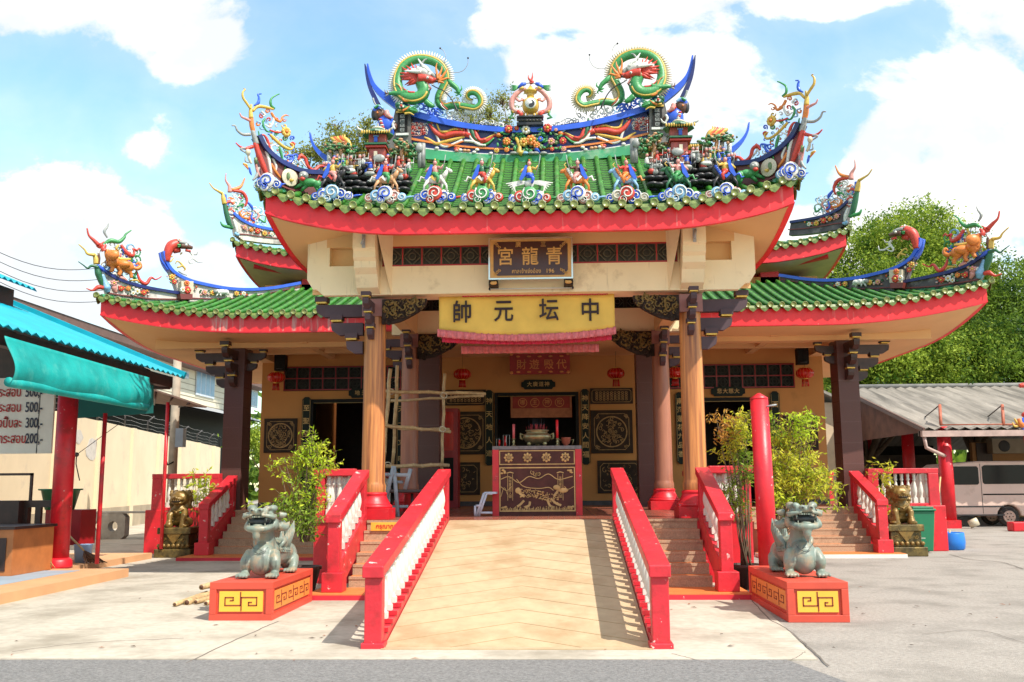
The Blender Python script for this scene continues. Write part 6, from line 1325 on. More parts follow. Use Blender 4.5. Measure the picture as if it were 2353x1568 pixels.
# ---------------------------------------------------------------- bamboo frame, ladder, stools
t = thing('bamboo_scaffold', 'lashed bamboo scaffold standing between the two left wooden columns', 'scaffold', (-2.5, 20.5, DK))
BM2 = streaky('dry_bamboo', (.34, .22, .11), (.56, .40, .20), (3, 3, 3), 2, .5)
def pole(a, b_, r, ya, yb=None, par=t, nm='pole'):
    r *= .75
    p, q = at(*a, ya), at(*b_, yb or ya); m = MB(); n = 7; pts = [p.lerp(q, i / n) + Vector((.012 * math.sin(i * 1.9 + p.x * 5), 0, .012 * math.cos(i * 2.3))) for i in range(n + 1)]
    m.tube(pts, r, BM2, 8)
    for i in range(1, n): m.ell(pts[i], (r * 1.18, r * 1.18, r * 1.18), BM2, nu=8, nv=5)
    m.obj(nm, par)
pole(zI(1100, 250), zI(1042, 1010), .055, 20.2); pole(zI(1157, 225), zI(1120, 1010), .05, 20.3, 21.0); pole(zI(1525, 288), zI(1503, 1030), .045, 21.2); pole(zI(1040, 425), zI(1845, 440), .05, 20.2, 21.4); pole(zI(1100, 500), zI(1830, 455), .04, 21.6, 21.2)
pole(zI(1035, 690), zI(1570, 738), .05, 20.1, 21.0); pole(zI(1060, 1012), zI(1560, 1000), .055, 20.2, 21.0); pole(zI(1160, 720), zI(1565, 716), .035, 21.5, 21.2); pole(zI(1042, 1000), zI(1046, 1250), .05, 20.2); pole(zI(1503, 1030), zI(1500, 1330), .045, 21.2)
m = MB(); 
for q in ((1105, 425), (1520, 455), (1060, 690), (1510, 720), (1080, 1000)): c_ = at(*zI(*q), 20.6); m.tube([c_ + Vector((.06 * math.cos(k), .08 * math.sin(k * 1.3), .06 * math.sin(k))) for k in np.linspace(0, 12, 20)], .012, G['c'], 5)
m.obj('lashing', t)
def stick(mb, a, b_, Y, w, mt, Y2=None): p, q = at(*a, Y), at(*b_, Y2 or Y); mb.tube([p, q], w, mt, 4)
LAD = mat('worn_grey_paint', (.30, .34, .37), .6, .2, 6)
t = thing('stepladder', 'worn pale grey folding stepladder behind the left wooden column', 'stepladder', at(*zI(1150, 1400), 19.0)); m = MB()
for a, b_ in (((1125, 1010), (1060, 1300)), ((1130, 1010), (1160, 1410)), ((1260, 1030), (1215, 1190)), ((1045, 1075), (1255, 1080))): stick(m, zI(*a), zI(*b_), 19.0, .05, LAD)
m.obj('legs', t); m = MB(); stick(m, zI(1100, 1330), zI(1240, 1325), 19.1, .04, LAD); stick(m, zI(1110, 1130), zI(1200, 1135), 19.1, .04, LAD); m.obj('rungs', t)
t = thing('round_table', 'dark round table stacked with chairs behind the ladder', 'table', (at(*zI(1190, 1200), 20.2).x, 20.2, DK)); m = MB(); c_ = at(*zI(1190, 1205), 20.2); m.lathe([(.01, -.03), (.72, -.03), (.74, 0), (.72, .03), (.01, .03)], c_, mat('old_table', (.09, .065, .06), .6, .3), 24); m.obj('tabletop', t)
m = MB(); 
for k in range(4): a = k * 1.57 + .6; m.tube([(c_.x + .5 * math.cos(a), c_.y + .5 * math.sin(a), c_.z), (c_.x + .55 * math.cos(a), c_.y + .55 * math.sin(a), DK)], .035, DBROWN, 6)
m.obj('legs', t)
t = thing('red_drum', 'bright red plastic stool under the round table', 'stool', (c_.x + .15, c_.y - .3, DK)); m = MB(); m.lathe([(.18, 0), (.14, .42), (.15, .44), (.01, .45)], (c_.x + .25, c_.y - .3, DK), RED, 12); m.obj('body', t); m = MB(); m.box(c_.x + .1, c_.x + .4, c_.y - .45, c_.y - .15, DK + .45, DK + .48, RED); m.obj('seat', t); t.name = 'plastic_stool'
t = thing('red_cabinet', 'tall red glazed cabinet beside the left granite column', 'cabinet', (-2.8, 26.5, DK)); p = at(*zI(1400, 800), 26.4); m = MB(); m.box(-3.3, -2.2 - .1, 26.5, 27.2, DK, 3.9, DRED); m.obj('case', t); m = MB(); m.box(-3.2, -2.42, 26.47, 26.5, 2.7, 3.8, LREDM); m.box(-3.2, -2.42, 26.47, 26.5, 1.3, 2.5, BLACK); m.obj('door', t)
WB = mat('whitish_blue_wood', (.50, .53, .60), .6, .1)
t = thing('step_stool', 'small white slanted step stool left of the incense table', 'stool', at(*zI(1830, 1400), 18.6)); m = MB(); Yb = 18.55
for Y in (Yb, Yb + .4):
    for a, b_ in (((1835, 1220), (1775, 1400)), ((1855, 1225), (1795, 1400)), ((1770, 1320), (1815, 1320)), ((1765, 1320), (1765, 1400)), ((1800, 1375), (1900, 1375)), ((1840, 1225), (1900, 1225))): stick(m, zI(*a), zI(*b_), Y, .03, WB)
m.obj('frame', t); m = MB(); p, q = at(*zI(1835, 1220), Yb), at(*zI(1930, 1225), Yb); m.box(p.x, q.x, Yb, Yb + .42, p.z - .02, p.z + .02, WB); m.obj('step', t)
t = thing('notice_sign', 'small yellow sign with red lettering on the top step beside the ramp', 'sign', (-2.45, 16.48, .97)); m = MB(); m.box(-2.82, -1.9, 16.465, 16.478, .955, 1.10, PEDY); m.obj('plate', t)
text('กรุณาถอดรองเท้า', .105, (-2.36, 16.46, 1.03), RED, t, off=.004)
t2 = bpy.data.objects['notice_sign']; t2.location.y += 0.0

# ================================================================ SHRUBS
def leafm(name, c1, c2, sc=3.0):
    m = bpy.data.materials.new(name); m.use_nodes = True; n = m.node_tree.nodes; l = m.node_tree.links; b = n['Principled BSDF']; b.inputs['Roughness'].default_value = .6; b.inputs['Specular IOR Level'].default_value = .2
    g = n.new('ShaderNodeNewGeometry'); q = n.new('ShaderNodeTexNoise'); q.inputs['Scale'].default_value = sc; q.inputs['Detail'].default_value = 3; l.new(g.outputs['Position'], q.inputs['Vector'])
    a = n.new('ShaderNodeMath'); a.operation = 'MULTIPLY_ADD'; a.inputs[1].default_value = .35; l.new(g.outputs['Random Per Island'], a.inputs[0]); l.new(q.outputs[0], a.inputs[2])
    r = n.new('ShaderNodeValToRGB'); r.color_ramp.elements[0].position = .48; r.color_ramp.elements[1].position = .86; r.color_ramp.elements[0].color = (*c1, 1); r.color_ramp.elements[1].color = (*c2, 1)
    l.new(a.outputs[0], r.inputs[0]); l.new(r.outputs[0], b.inputs['Base Color'])
    tr = n.new('ShaderNodeBsdfTranslucent'); l.new(r.outputs[0], tr.inputs[0]); mx_ = n.new('ShaderNodeMixShader'); mx_.inputs[0].default_value = .45
    l.new(b.outputs[0], mx_.inputs[1]); l.new(tr.outputs[0], mx_.inputs[2]); l.new(mx_.outputs[0], n['Material Output'].inputs[0]); return m
def leaves(name, pts, size, m, parent, seed=0, asp=.3, droop=.3):
    """one leaf (two faces) at every point of pts; each a folded pointed blade"""
    rg = np.random.default_rng(seed); n = len(pts); P_ = np.array(pts, float); off = np.array(rootloc(parent))
    d = rg.normal(size=(n, 3)); d[:, 2] -= droop; d /= np.linalg.norm(d, axis=1)[:, None]; s_ = np.cross(d, rg.normal(size=(n, 3))); s_ /= np.linalg.norm(s_, axis=1)[:, None]
    L_ = size * rg.uniform(.6, 1.3, (n, 1)); W2 = L_ * asp / 2; nn = np.cross(d, s_)
    v = np.stack([P_, P_ + d * L_ * .5 + s_ * W2, P_ + d * L_ - nn * L_ * .1, P_ + d * L_ * .5 - s_ * W2], 1).reshape(-1, 3) - off
    me = bpy.data.meshes.new(name); me.vertices.add(4 * n); me.vertices.foreach_set('co', v.ravel().astype(np.float32)); me.loops.add(4 * n); me.loops.foreach_set('vertex_index', np.arange(4 * n, dtype=np.int32))
    me.polygons.add(n); me.polygons.foreach_set('loop_start', np.arange(0, 4 * n, 4, dtype=np.int32)); me.polygons.foreach_set('loop_total', np.full(n, 4, np.int32)); me.update(calc_edges=True); me.validate()
    me.materials.append(m); o = bpy.data.objects.new(name, me); C.objects.link(o); o.parent = parent; return o
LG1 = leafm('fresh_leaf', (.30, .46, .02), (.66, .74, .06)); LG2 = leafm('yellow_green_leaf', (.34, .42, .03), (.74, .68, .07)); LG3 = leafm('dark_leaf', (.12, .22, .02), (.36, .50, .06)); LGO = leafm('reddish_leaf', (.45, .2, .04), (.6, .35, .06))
STEM = mat('stem_brown', (.13, .09, .05), .8, .3)
def shrub(label, Zf, Y, base, sprays, n, size, lm, stems, name='shrub', seed=0, pot=None, dens=1.0):
    """sprays: (x, y, rx, ry, weight[, leaf]) foliage clusters measured in the photo, given depth around Y"""
    rnd = random.Random(seed); bp = at(*Zf(*base), Y); t = thing(name, label, 'shrub', (bp.x, Y, max(bp.z, 0)))
    st = MB(); byl = {}
    for sp in sprays:
        x, y, rx, ry, w = sp[:5]; lf = sp[5] if len(sp) > 5 else lm; dy = rnd.uniform(-.25, .25); c_ = at(*Zf(x, y), Y + dy)
        ex = (at(*Zf(x + rx, y), Y) - at(*Zf(x, y), Y)).x; ez = abs((at(*Zf(x, y + ry), Y) - at(*Zf(x, y), Y)).z)
        for k in range(int(w)):
            # each twig carries a row of leaves
            a = rnd.uniform(0, 6.28); rr = rnd.random() ** .5; q = c_ + Vector((ex * rr * math.cos(a), rnd.uniform(-.5, .5) * ex, ez * rr * math.sin(a))); dv = Vector((rnd.gauss(0, 1), rnd.gauss(0, .7), rnd.gauss(.1, .6))).normalized()
            L_ = size * rnd.uniform(1.5, 3.2); st.tube([q, q + dv * L_], .004, STEM, 3)
            for i in range(n): byl.setdefault(lf.name, (lf, []))[1].append(q + dv * L_ * (i + 1) / n)
        mid = bp.lerp(c_, .5) + Vector((rnd.uniform(-.06, .06), rnd.uniform(-.05, .05), .05)); st.tube(crv([tuple(bp + Vector((rnd.uniform(-.08, .08), rnd.uniform(-.08, .08), 0))), tuple(mid), tuple(c_)], 5), [.014, .009, .005], STEM, 5)
    st.obj('stems', t)
    for k, (lf, pts) in byl.items(): leaves('foliage', [tuple(p) for p in pts], size, lf, t, seed)
    if pot:
        m = MB(); z0 = 0; m.lathe([(pot * .65, 0), (pot * .95, pot * 1.3), (pot * 1.05, pot * 1.32), (pot * 1.05, pot * 1.5), (pot * .9, pot * 1.5), (pot * .88, pot * 1.4), (.01, pot * 1.38)], (bp.x, Y, 0), mat('dark_pot', (.05, .025, .02), .5, .3), 18); m.obj('pot', t)
    return t
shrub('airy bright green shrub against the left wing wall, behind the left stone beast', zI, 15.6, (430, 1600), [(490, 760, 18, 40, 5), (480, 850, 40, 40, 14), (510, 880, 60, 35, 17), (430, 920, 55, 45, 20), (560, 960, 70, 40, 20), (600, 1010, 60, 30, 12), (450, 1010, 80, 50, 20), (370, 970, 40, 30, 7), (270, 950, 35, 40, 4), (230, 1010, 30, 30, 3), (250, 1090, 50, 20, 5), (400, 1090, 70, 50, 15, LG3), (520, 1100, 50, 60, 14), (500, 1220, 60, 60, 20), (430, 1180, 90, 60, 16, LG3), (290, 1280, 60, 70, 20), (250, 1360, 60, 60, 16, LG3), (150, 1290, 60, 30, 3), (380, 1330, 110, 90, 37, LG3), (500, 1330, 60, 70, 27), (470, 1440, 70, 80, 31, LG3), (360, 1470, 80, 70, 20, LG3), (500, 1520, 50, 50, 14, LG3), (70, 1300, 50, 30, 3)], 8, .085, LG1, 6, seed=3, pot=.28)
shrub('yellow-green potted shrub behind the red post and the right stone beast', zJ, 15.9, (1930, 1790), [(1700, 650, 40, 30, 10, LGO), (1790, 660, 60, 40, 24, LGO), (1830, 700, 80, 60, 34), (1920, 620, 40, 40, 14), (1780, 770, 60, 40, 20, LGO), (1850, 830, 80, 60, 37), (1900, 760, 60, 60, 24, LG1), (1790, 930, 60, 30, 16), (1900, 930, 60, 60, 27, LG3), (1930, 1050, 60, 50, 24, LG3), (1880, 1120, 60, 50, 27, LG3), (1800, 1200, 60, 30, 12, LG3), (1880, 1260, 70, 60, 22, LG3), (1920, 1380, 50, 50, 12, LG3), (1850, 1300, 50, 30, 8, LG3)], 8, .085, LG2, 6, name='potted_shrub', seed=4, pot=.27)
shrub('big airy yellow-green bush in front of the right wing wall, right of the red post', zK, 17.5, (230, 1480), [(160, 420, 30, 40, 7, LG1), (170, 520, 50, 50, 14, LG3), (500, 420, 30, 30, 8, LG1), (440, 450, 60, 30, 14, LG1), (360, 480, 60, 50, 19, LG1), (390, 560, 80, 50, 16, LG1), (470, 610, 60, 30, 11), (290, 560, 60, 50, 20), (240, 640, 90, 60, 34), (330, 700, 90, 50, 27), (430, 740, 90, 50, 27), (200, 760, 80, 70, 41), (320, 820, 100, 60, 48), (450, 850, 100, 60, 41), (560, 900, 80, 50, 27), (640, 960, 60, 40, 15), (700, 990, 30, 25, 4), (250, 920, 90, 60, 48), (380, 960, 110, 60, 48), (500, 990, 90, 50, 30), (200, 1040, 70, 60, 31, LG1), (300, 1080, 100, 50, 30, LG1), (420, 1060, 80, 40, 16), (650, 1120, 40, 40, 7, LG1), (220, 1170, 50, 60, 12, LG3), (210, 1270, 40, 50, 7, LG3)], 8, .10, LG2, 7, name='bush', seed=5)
shrub('slender potted plant beside the left golden lion', zH, 23.9, (1540, 900), [(1515, 300, 20, 40, 4, LG2), (1530, 360, 40, 40, 7), (1620, 330, 40, 40, 5), (1560, 420, 60, 50, 12), (1640, 420, 40, 50, 8), (1560, 500, 50, 60, 11), (1620, 500, 40, 50, 7), (1580, 620, 20, 50, 5, LGO)], 6, .14, LG1, 5, name='potted_plant', seed=6, pot=.3)
shrub('thin yellow-leaved plant beside the right golden lion', zK, 24.1, (1060, 1500), [(1100, 850, 40, 30, 7), (1060, 900, 30, 40, 5), (1080, 960, 40, 40, 7), (1060, 1050, 30, 60, 10), (1070, 1150, 20, 50, 5), (1065, 1220, 18, 40, 3)], 6, .16, LG2, 5, name='potted_plant', seed=7)

# ================================================================ PEDESTALS AND GUARDIAN BEASTS
def fret(mb, a, b_, z0, z1, nrm, m_, n=1, w=.012, alt=True):
    """angular meander lines on a vertical face between ground points a and b_"""
    a, b_ = Vector(a), Vector(b_); W = (b_ - a).length; d_ = (b_ - a) / W; H_ = z1 - z0
    for i in range(2 * n):
        cw = W / (2 * n); o_ = a + d_ * cw * i
        P_ = [(.98, 1.0), (.98, .28), (.22, .28), (.22, .72), (.62, .72), (.62, .55), (.48, .55)] if i % 2 == 0 else [(.02, 0), (.02, .72), (.78, .72), (.78, .28), (.38, .28), (.38, .45), (.52, .45)]
        pts = [o_ + d_ * cw * p + Vector((0, 0, z0 + H_ * q)) for p, q in P_]
        for p, q in zip(pts, pts[1:]):
            e = (q - p).normalized() * w / 2; mb.flat([p - e, q + e], w, nrm, .008, m_)
def pedestal(label, x0, x1, y0, y1, inner, cat='pedestal'):
    H_ = .50; t = thing('pedestal', label, cat, ((x0 + x1) / 2, (y0 + y1) / 2, 0), 'coral pedestals of the stone beasts')
    m = MB(); e = .03; m.box(x0 + e, x1 - e, y0 + e, y1 - e, 0, H_ - .02, PEDR); m.box(x0, x1, y0, y1, H_ - .09, H_, PEDR); m.box(x0, x1, y0, y1, 0.0, .09, PEDR)
    for x in (x0, x1 - .09): 
        for y in (y0, y1 - .09): m.box(x, x + .09, y, y + .09, .0895, H_ - .0895, PEDR)
    m.obj('plinth', t, bevel=.006)
    f = MB(); f.box(x0 + .13, x1 - .13, y0 + .012, y0 + .029, .125, .385, PEDY); f.obj('front_panel', t)
    g = MB(); fret(g, (x0 + .15, y0 + .010, 0), (x1 - .15, y0 + .010, 0), .14, .37, (0, 1, 0), mat('fret_line', (.18, .015, .01), .6), 1, .013); g.obj('front_fret', t)
    xi = x1 if inner > 0 else x0; s = inner
    f = MB(); f.box(*sorted((xi - s * .029, xi - s * .012)), y0 + .14, y1 - .14, .135, .375, mat('pedestal_orange', (.70, .24, .045), .5, .06)); f.obj('side_panel', t)
    g = MB(); fret(g, (xi - s * .010, y0 + .17, 0), (xi - s * .010, y1 - .17, 0), .155, .355, (1, 0, 0), MATS['fret_line'], 3, .011); g.obj('side_fret', t)
    return t
pedestal('coral red pedestal with yellow fret panels left of the ramp, under the left stone beast', -4.12, -3.28, 12.15, 14.25, 1)
pedestal('coral red pedestal with yellow fret panels right of the ramp, under the right stone beast', 3.36, 4.13, 12.02, 14.45, -1)

def beast(label, x, y0, s, z0=.5, sc=1.0):
    """squat dragon-lion: body lies along +y, chest and open-mouthed head face the camera; s turns the head"""
    t = thing('guardian_statue', label, 'statue', (x, y0 + .7, z0), 'grey stone guardian beasts'); b = MB(); E = lambda c, r, m_: b.ell(c, r, m_, nu=22, nv=14); Tt = lambda p_, r, m_, n=12: b.tube(crv([tuple(q) for q in p_], 4) if len(p_) > 2 else p_, r, m_, max(n, 12))
    def V(a, c, d_):
        if d_ > .62 and c < .45: a *= 1.14; c = .24 + (c - .24) * 1.1; d_ = .62 + (d_ - .62) * 1.04
        return (x + s * a * sc, y0 + c * sc, z0 + d_ * sc)
    E(V(0, .20, .27), (.175, .19, .22), STONE); E(V(0, .14, .22), (.165, .15, .19), STONE); E(V(0, .27, .38), (.14, .15, .15), STONE)       # chest and belly
    Tt([V(0, .28, .35), V(0, .65, .30), V(.02, 1.0, .30), V(.02, 1.2, .26)], [.18, .19, .19, .15], STONE, 14)
    E(V(.1, 1.12, .22), (.13, .2, .2), STONE); E(V(-.1, 1.12, .22), (.13, .2, .2), STONE)                                                  # haunches
    for sg in (-1, 1):
        Tt([V(sg * .15, .20, .33), V(sg * .20, .10, .21), V(sg * .205, .12, .10), V(sg * .20, .06, .03)], [.095, .085, .06, .06], STONE, 10)   # fore leg
        E(V(sg * .205, .03, .045), (.085, .10, .045), STONE)
        Tt([V(sg * .17, 1.1, .2), V(sg * .22, .98, .1), V(sg * .21, .93, .04)], [.10, .07, .06], STONE, 10); E(V(sg * .22, .90, .045), (.08, .10, .045), STONE)
        for k in range(4):
            for yy_ in (-.06, .81): Tt([V(sg * .205 + (k - 1.5) * .042, yy_ + .06, .05), V(sg * .205 + (k - 1.5) * .046, yy_ + .0, .045), V(sg * .205 + (k - 1.5) * .048, yy_ - .015, .012)], [.024, .022, .012], STONE, 7)
    Tt([V(0, .32, .42), V(0, .28, .55), V(0, .24, .66)], [.15, .135, .14], STONE, 12)        # neck
    E(V(0, .24, .74), (.19, .19, .155), STONE); E(V(0, .09, .865), (.165, .17, .06), STONE); E(V(0, -.03, .885), (.135, .09, .055), STONE)    # skull, muzzle
    for sg in (-1, 1):
        E(V(sg * .05, -.105, .915), (.04, .035, .032), STONE); E(V(sg * .095, .03, .935), (.055, .06, .038), STONE); E(V(sg * .13, .14, .93), (.06, .10, .05), STONE)
        Tt([V(sg * .165, .12, .83), V(sg * .175, .0, .82), V(sg * .15, -.06, .835), V(sg * .06, -.115, .85)], [.03, .035, .03, .02], STONE, 8)
        Tt([V(sg * .18, .22, .84), V(sg * .24, .24, .84), V(sg * .28, .24, .86)], [.05, .04, .008], STONE, 8)   # ear
        Tt([V(sg * .17, .26, .70), V(sg * .235, .33, .68), V(sg * .27, .40, .75)], [.075, .06, .008], STONE, 8)    # jowl fin
        E(V(sg * .155, .16, .72), (.05, .10, .08), STONE)
    Tt([V(-.145, .06, .70), V(-.10, -.06, .675), V(0, -.10, .67), V(.10, -.06, .675), V(.145, .06, .70)], [.045, .045, .05, .045, .045], STONE, 9); E(V(0, .08, .655), (.15, .16, .05), STONE)    # lower jaw
    Tt([V(0, -.08, .64), V(0, -.12, .56), V(-.01, -.10, .45)], [.06, .05, .006], STONE, 9)   # beard
    for k in range(9): Tt([V(0, .42 + k * .09, .46 - .004 * k), V(0, .45 + k * .09, .54 - .004 * k + (.12 if k > 6 else 0))], [.035, .006], STONE, 6)
    Tt([V(0, 1.22, .30), V(0, 1.36, .42), V(0, 1.30, .62), V(.0, 1.2, .74)], [.09, .08, .06, .01], STONE, 9)
    melted('body', b, .0135, STONE, t, 3)
    w = MB()
    for sg in (-1, 1):
        for k in range(6):
            yk = .42 + k * .085; w.tube([V(sg * .17, yk, .40 - k * .01), V(sg * .205, yk + .10, .47 + k * .025), V(sg * .19, yk + .22, .56 + k * .035)], [.028, .04, .008], STONE, 6)
            sp = spiral((yk, .36 - .008 * k), .045, .012, 2.0, 1.2, 9); w.tube([V(sg * (.185 + .002 * i), p, q) for i, (p, q) in enumerate(sp)], .013, STONE, 5)
    w.obj('wings', t)
    d_ = MB(); DK_ = mat('mouth_dark', (.03, .035, .035), .5)
    d_.ell(V(0, .03, .765), (.145, .115, .06), DK_); d_.obj('mouth', t)
    d_ = MB()
    for sg in (-1, 1): d_.tube([V(sg * .11, -.065, .83), V(sg * .11, -.075, .765)], [.02, .003], STONE, 6); d_.tube([V(sg * .095, -.06, .70), V(sg * .095, -.07, .745)], [.016, .003], STONE, 6)
    for k in range(7): d_.cbox(V((k - 3) * .026, -.085, .828), (.021 * sc, .02, .022), STONE)
    d_.ell(V(0, -.03, .715), (.075, .09, .02), STONE); d_.obj('fangs', t)
    d_ = MB()
    d_.tube([V(-.12, .055, .45), V(-.06, .0, .40), V(.0, -.015, .40), V(.05, -.01, .38)], .004, DK_, 4); d_.tube([V(-.06, .02, .36), V(.0, -.0, .33), V(.08, .01, .37), V(.12, .04, .42)], .004, DK_, 4)
    for sg in (-1, 1): d_.ell(V(sg * .05, -.137, .912), (.016, .008, .014), DK_); 
    d_.obj('carved_lines', t); return t
beast('grey-green stone guardian beast with gaping mouth on the left pedestal', -3.63, 12.62, 1, sc=1.0)
beast('grey-green stone guardian beast with gaping mouth on the right pedestal', 3.76, 12.55, -1, sc=1.0)

# ---------------------------------------------------------------- golden lions on carved blocks
def gold_lion(label, x, y, s):
    t = thing('golden_lion', label, 'statue', (x, y, 0), 'gilded seated lions'); OG = OGOLD
    m = MB(); DG_ = mat('tarnished_gold', (.10, .07, .022), .5, .6, 7, .4, 25, metal=.35, grime=((.32, .21, .05), .3, 6))
    m.box(x - .46, x + .46, y - .4, y + .4, 0, .22, DG_); m.box(x - .40, x + .40, y - .34, y + .34, .22, .30, DG_); m.box(x - .36, x + .36, y - .3, y + .3, .30, .58, DG_); m.box(x - .42, x + .42, y - .36, y + .36, .58, .74, DG_)
    m.obj('carved_block', t, bevel=.02); g = MB()
    for k in range(7): g.ell((x - .36 + .12 * k, y - .35, .30), (.055, .04, .05), OG, nu=8, nv=5)
    g.poly([(x - .2, y - .33, .60), (x + .2, y - .33, .60), (x, y - .33, .33)], (0, 1, 0), .03, OG)
    for k in range(4): g.flat([(q[0], y - .32, q[1]) for q in spiral((x - .24 + .16 * k, .45), .05, .01, k, 1.2, 8)], .016, (0, 1, 0), .02, OG)
    g.obj('carving', t); b = MB(); Z0 = .74
    def V(a, c, d_): return (x + s * a, y + c, Z0 + d_)
    b.ell(V(0, .06, .30), (.20, .20, .28), OG); b.ell(V(0, -.05, .42), (.19, .16, .18), OG); b.ell(V(-.02, .12, .16), (.27, .24, .16), OG)
    b.ell(V(0, -.08, .72), (.24, .2, .19), OG); b.ell(V(0, -.24, .70), (.17, .11, .08), OG); b.ell(V(0, -.22, .60), (.15, .11, .04), OG); b.ell(V(0, -.33, .73), (.06, .04, .04), OG)
    for sg in (-1, 1):
        b.tube([V(sg * .14, -.05, .42), V(sg * .18, -.2, .28), V(sg * .16, -.26, .12 if sg < 0 else .02), V(sg * .16, -.30, .1 if sg < 0 else .03)], [.09, .08, .06, .075], OG, 9); b.ell(V(sg * .22, .0, .12), (.1, .22, .12), OG); b.ell(V(sg * .24, -.2, .04), (.08, .12, .045), OG)
        b.ell(V(sg * .08, -.22, .77), (.045, .04, .035), OG); b.ell(V(sg * .19, -.04, .80), (.035, .04, .04), OG)
    b.ell(V(-.16, -.28, .06), (.1, .1, .09), OG)
    for i in range(46):
        rnd = random.Random(i); a = i * 2.4; h_ = (i % 6) * .075; b.ell(V(.25 * math.cos(a), .04 + .17 * math.sin(a) if math.sin(a) > -.3 else .0, .50 + h_), (.055, .055, .055), OG, nu=8, nv=5)
    melted('body', b, .018, OG, t, 1); d_ = MB(); dk = mat('lion_shadow', (.03, .02, .01), .6)
    d_.ell(V(0, -.29, .645), (.12, .06, .028), dk); d_.ell(V(.09, -.20, .36), (.022, .012, .018), G['g']); d_.obj('mouth', t)
    c = MB(); c.tube([V(-.16, -.17, .45), V(0, -.24, .38), V(.16, -.17, .45)], .018, OG, 6); c.ell(V(0, -.25, .37), .03, OG)
    for k in range(5): c.ell(V(-.1 + .05 * k, -.335, .665), (.016, .02, .02), OG, nu=6, nv=4)
    c.obj('collar', t); return t
gold_lion('gilded lion seated on a carved block by the left side stairs', -9.0, 23.4, 1); gold_lion('gilded lion seated on a carved block by the right side stairs', 8.72, 23.1, -1)

# ---------------------------------------------------------------- flag post, bamboo canes, bin, tub
t = thing('flag_post', 'tall red round post with a pointed cap in front of the right shrub', 'post', (3.86, 15.3, 0)); m = MB(); m.tube([(3.86, 15.3, 0), (3.82, 15.3, 3.10)], [.155, .145], RED, 24); m.obj('shaft', t)
m = MB(); m.lathe([(.146, 3.10), (.146, 3.13), (.02, 3.21)], (3.82, 15.3, 0), RED, 24); m.obj('cap', t); m = MB(); m.tube([(3.9, 15.2, 2.98), (4.06, 15.12, 3.0)], .014, GREY, 6); m.obj('hook', t)
for i, (a, b_, r) in enumerate(((zH(1580, 1175), zH(1800, 1120), .045), (zH(1370, 1310), zH(1700, 1190), .032), (zH(1465, 1295), zH(1760, 1190), .050), (zH(1535, 1290), zH(1780, 1225), .035), (zH(1615, 1300), zH(1790, 1250), .035))):
    z = .05 if i else .17; p, q = atz(*a, z), atz(*b_, z); q = p + (q - p).normalized() * 1.5; m = MB(); pts = [p.lerp(q, k / 6) for k in range(7)]
    m.tube(pts, r, BM2, 12)
    for k in range(1, 6): m.tube([pts[k] - (q - p).normalized() * .012, pts[k] + (q - p).normalized() * .012], r * 1.1, BM2, 12)
    dm_ = MB(); dm_.tube([p - (q - p).normalized() * .003, p + (q - p).normalized() * .01], r * .72, mat('cane_hollow', (.10, .045, .025), .9), 12)
    t = thing('bamboo_cane', ('bamboo cane resting on top of the others beside the left pedestal', 'thinnest bamboo cane on the ground, leftmost of its pile', 'thick bamboo cane on the ground, second from the left of its pile', 'dark-ended bamboo cane on the ground in the middle of its pile', 'bamboo cane on the ground lying closest to the left pedestal')[i], 'bamboo cane', tuple(p), 'cut bamboo canes'); m.obj('cane', t); dm_.obj('hollow_end', t)
BING = mat('bin_green', (.012, .16, .075), .4, .08)
t = thing('wheelie_bin', 'green wheeled refuse bin behind the right golden lion', 'bin', (9.5, 24.0, 0)); m = MB()
def frus(mb, x, y, z0, z1, w0, d0, w1, d1, m_): mb.add([(x - w0, y - d0, z0), (x + w0, y - d0, z0), (x + w0, y + d0, z0), (x - w0, y + d0, z0), (x - w1, y - d1, z1), (x + w1, y - d1, z1), (x + w1, y + d1, z1), (x - w1, y + d1, z1)], [(0, 3, 2, 1), (4, 5, 6, 7), (0, 1, 5, 4), (1, 2, 6, 5), (2, 3, 7, 6), (3, 0, 4, 7)], m_)
frus(m, 9.5, 24.0, .05, 1.02, .21, .24, .28, .3, BING); m.obj('body', t, bevel=.02); m = MB(); m.box(9.2, 9.8, 23.66, 24.32, 1.02, 1.08, BING); m.box(9.24, 9.76, 23.7, 24.3, 1.08, 1.13, BING); m.obj('lid', t, bevel=.02)
for s in (-1, 1): m = MB(); m.tube([(9.5 + s * .22, 24.25, .1), (9.5 + s * .27, 24.25, .1)], .1, BLACK, 14); m.obj('wheel', t)
text('ขยะทั่วไป', .08, (9.46, 23.735, .62), WHITE, t); text('เทศบาล', .07, (9.46, 23.742, .50), WHITE, t); m = MB(); m.box(9.4, 9.52, 23.74, 23.752, .36, .42, WHITE); m.obj('sticker', t)
t = thing('plastic_tub', 'blue cut-down plastic tub on the ground right of the green bin', 'tub', (10.65, 25.0, 0)); BLT = mat('tub_blue', (.01, .16, .55), .4, .1); m = MB(); m.lathe([(.27, 0), (.31, .03), (.33, .2), (.31, .42), (.30, .44), (.285, .42), (.30, .2), (.26, .06), (.01, .05)], (10.65, 25.0, 0), BLT, 20); m.obj('body', t)
m = MB(); m.tube([(10.5, 25, .1), (10.42, 25, .52)], .03, RED, 6); m.tube([(10.6, 25, .1), (10.62, 25, .5)], .02, BAMB, 6); m.obj('rubbish', t)
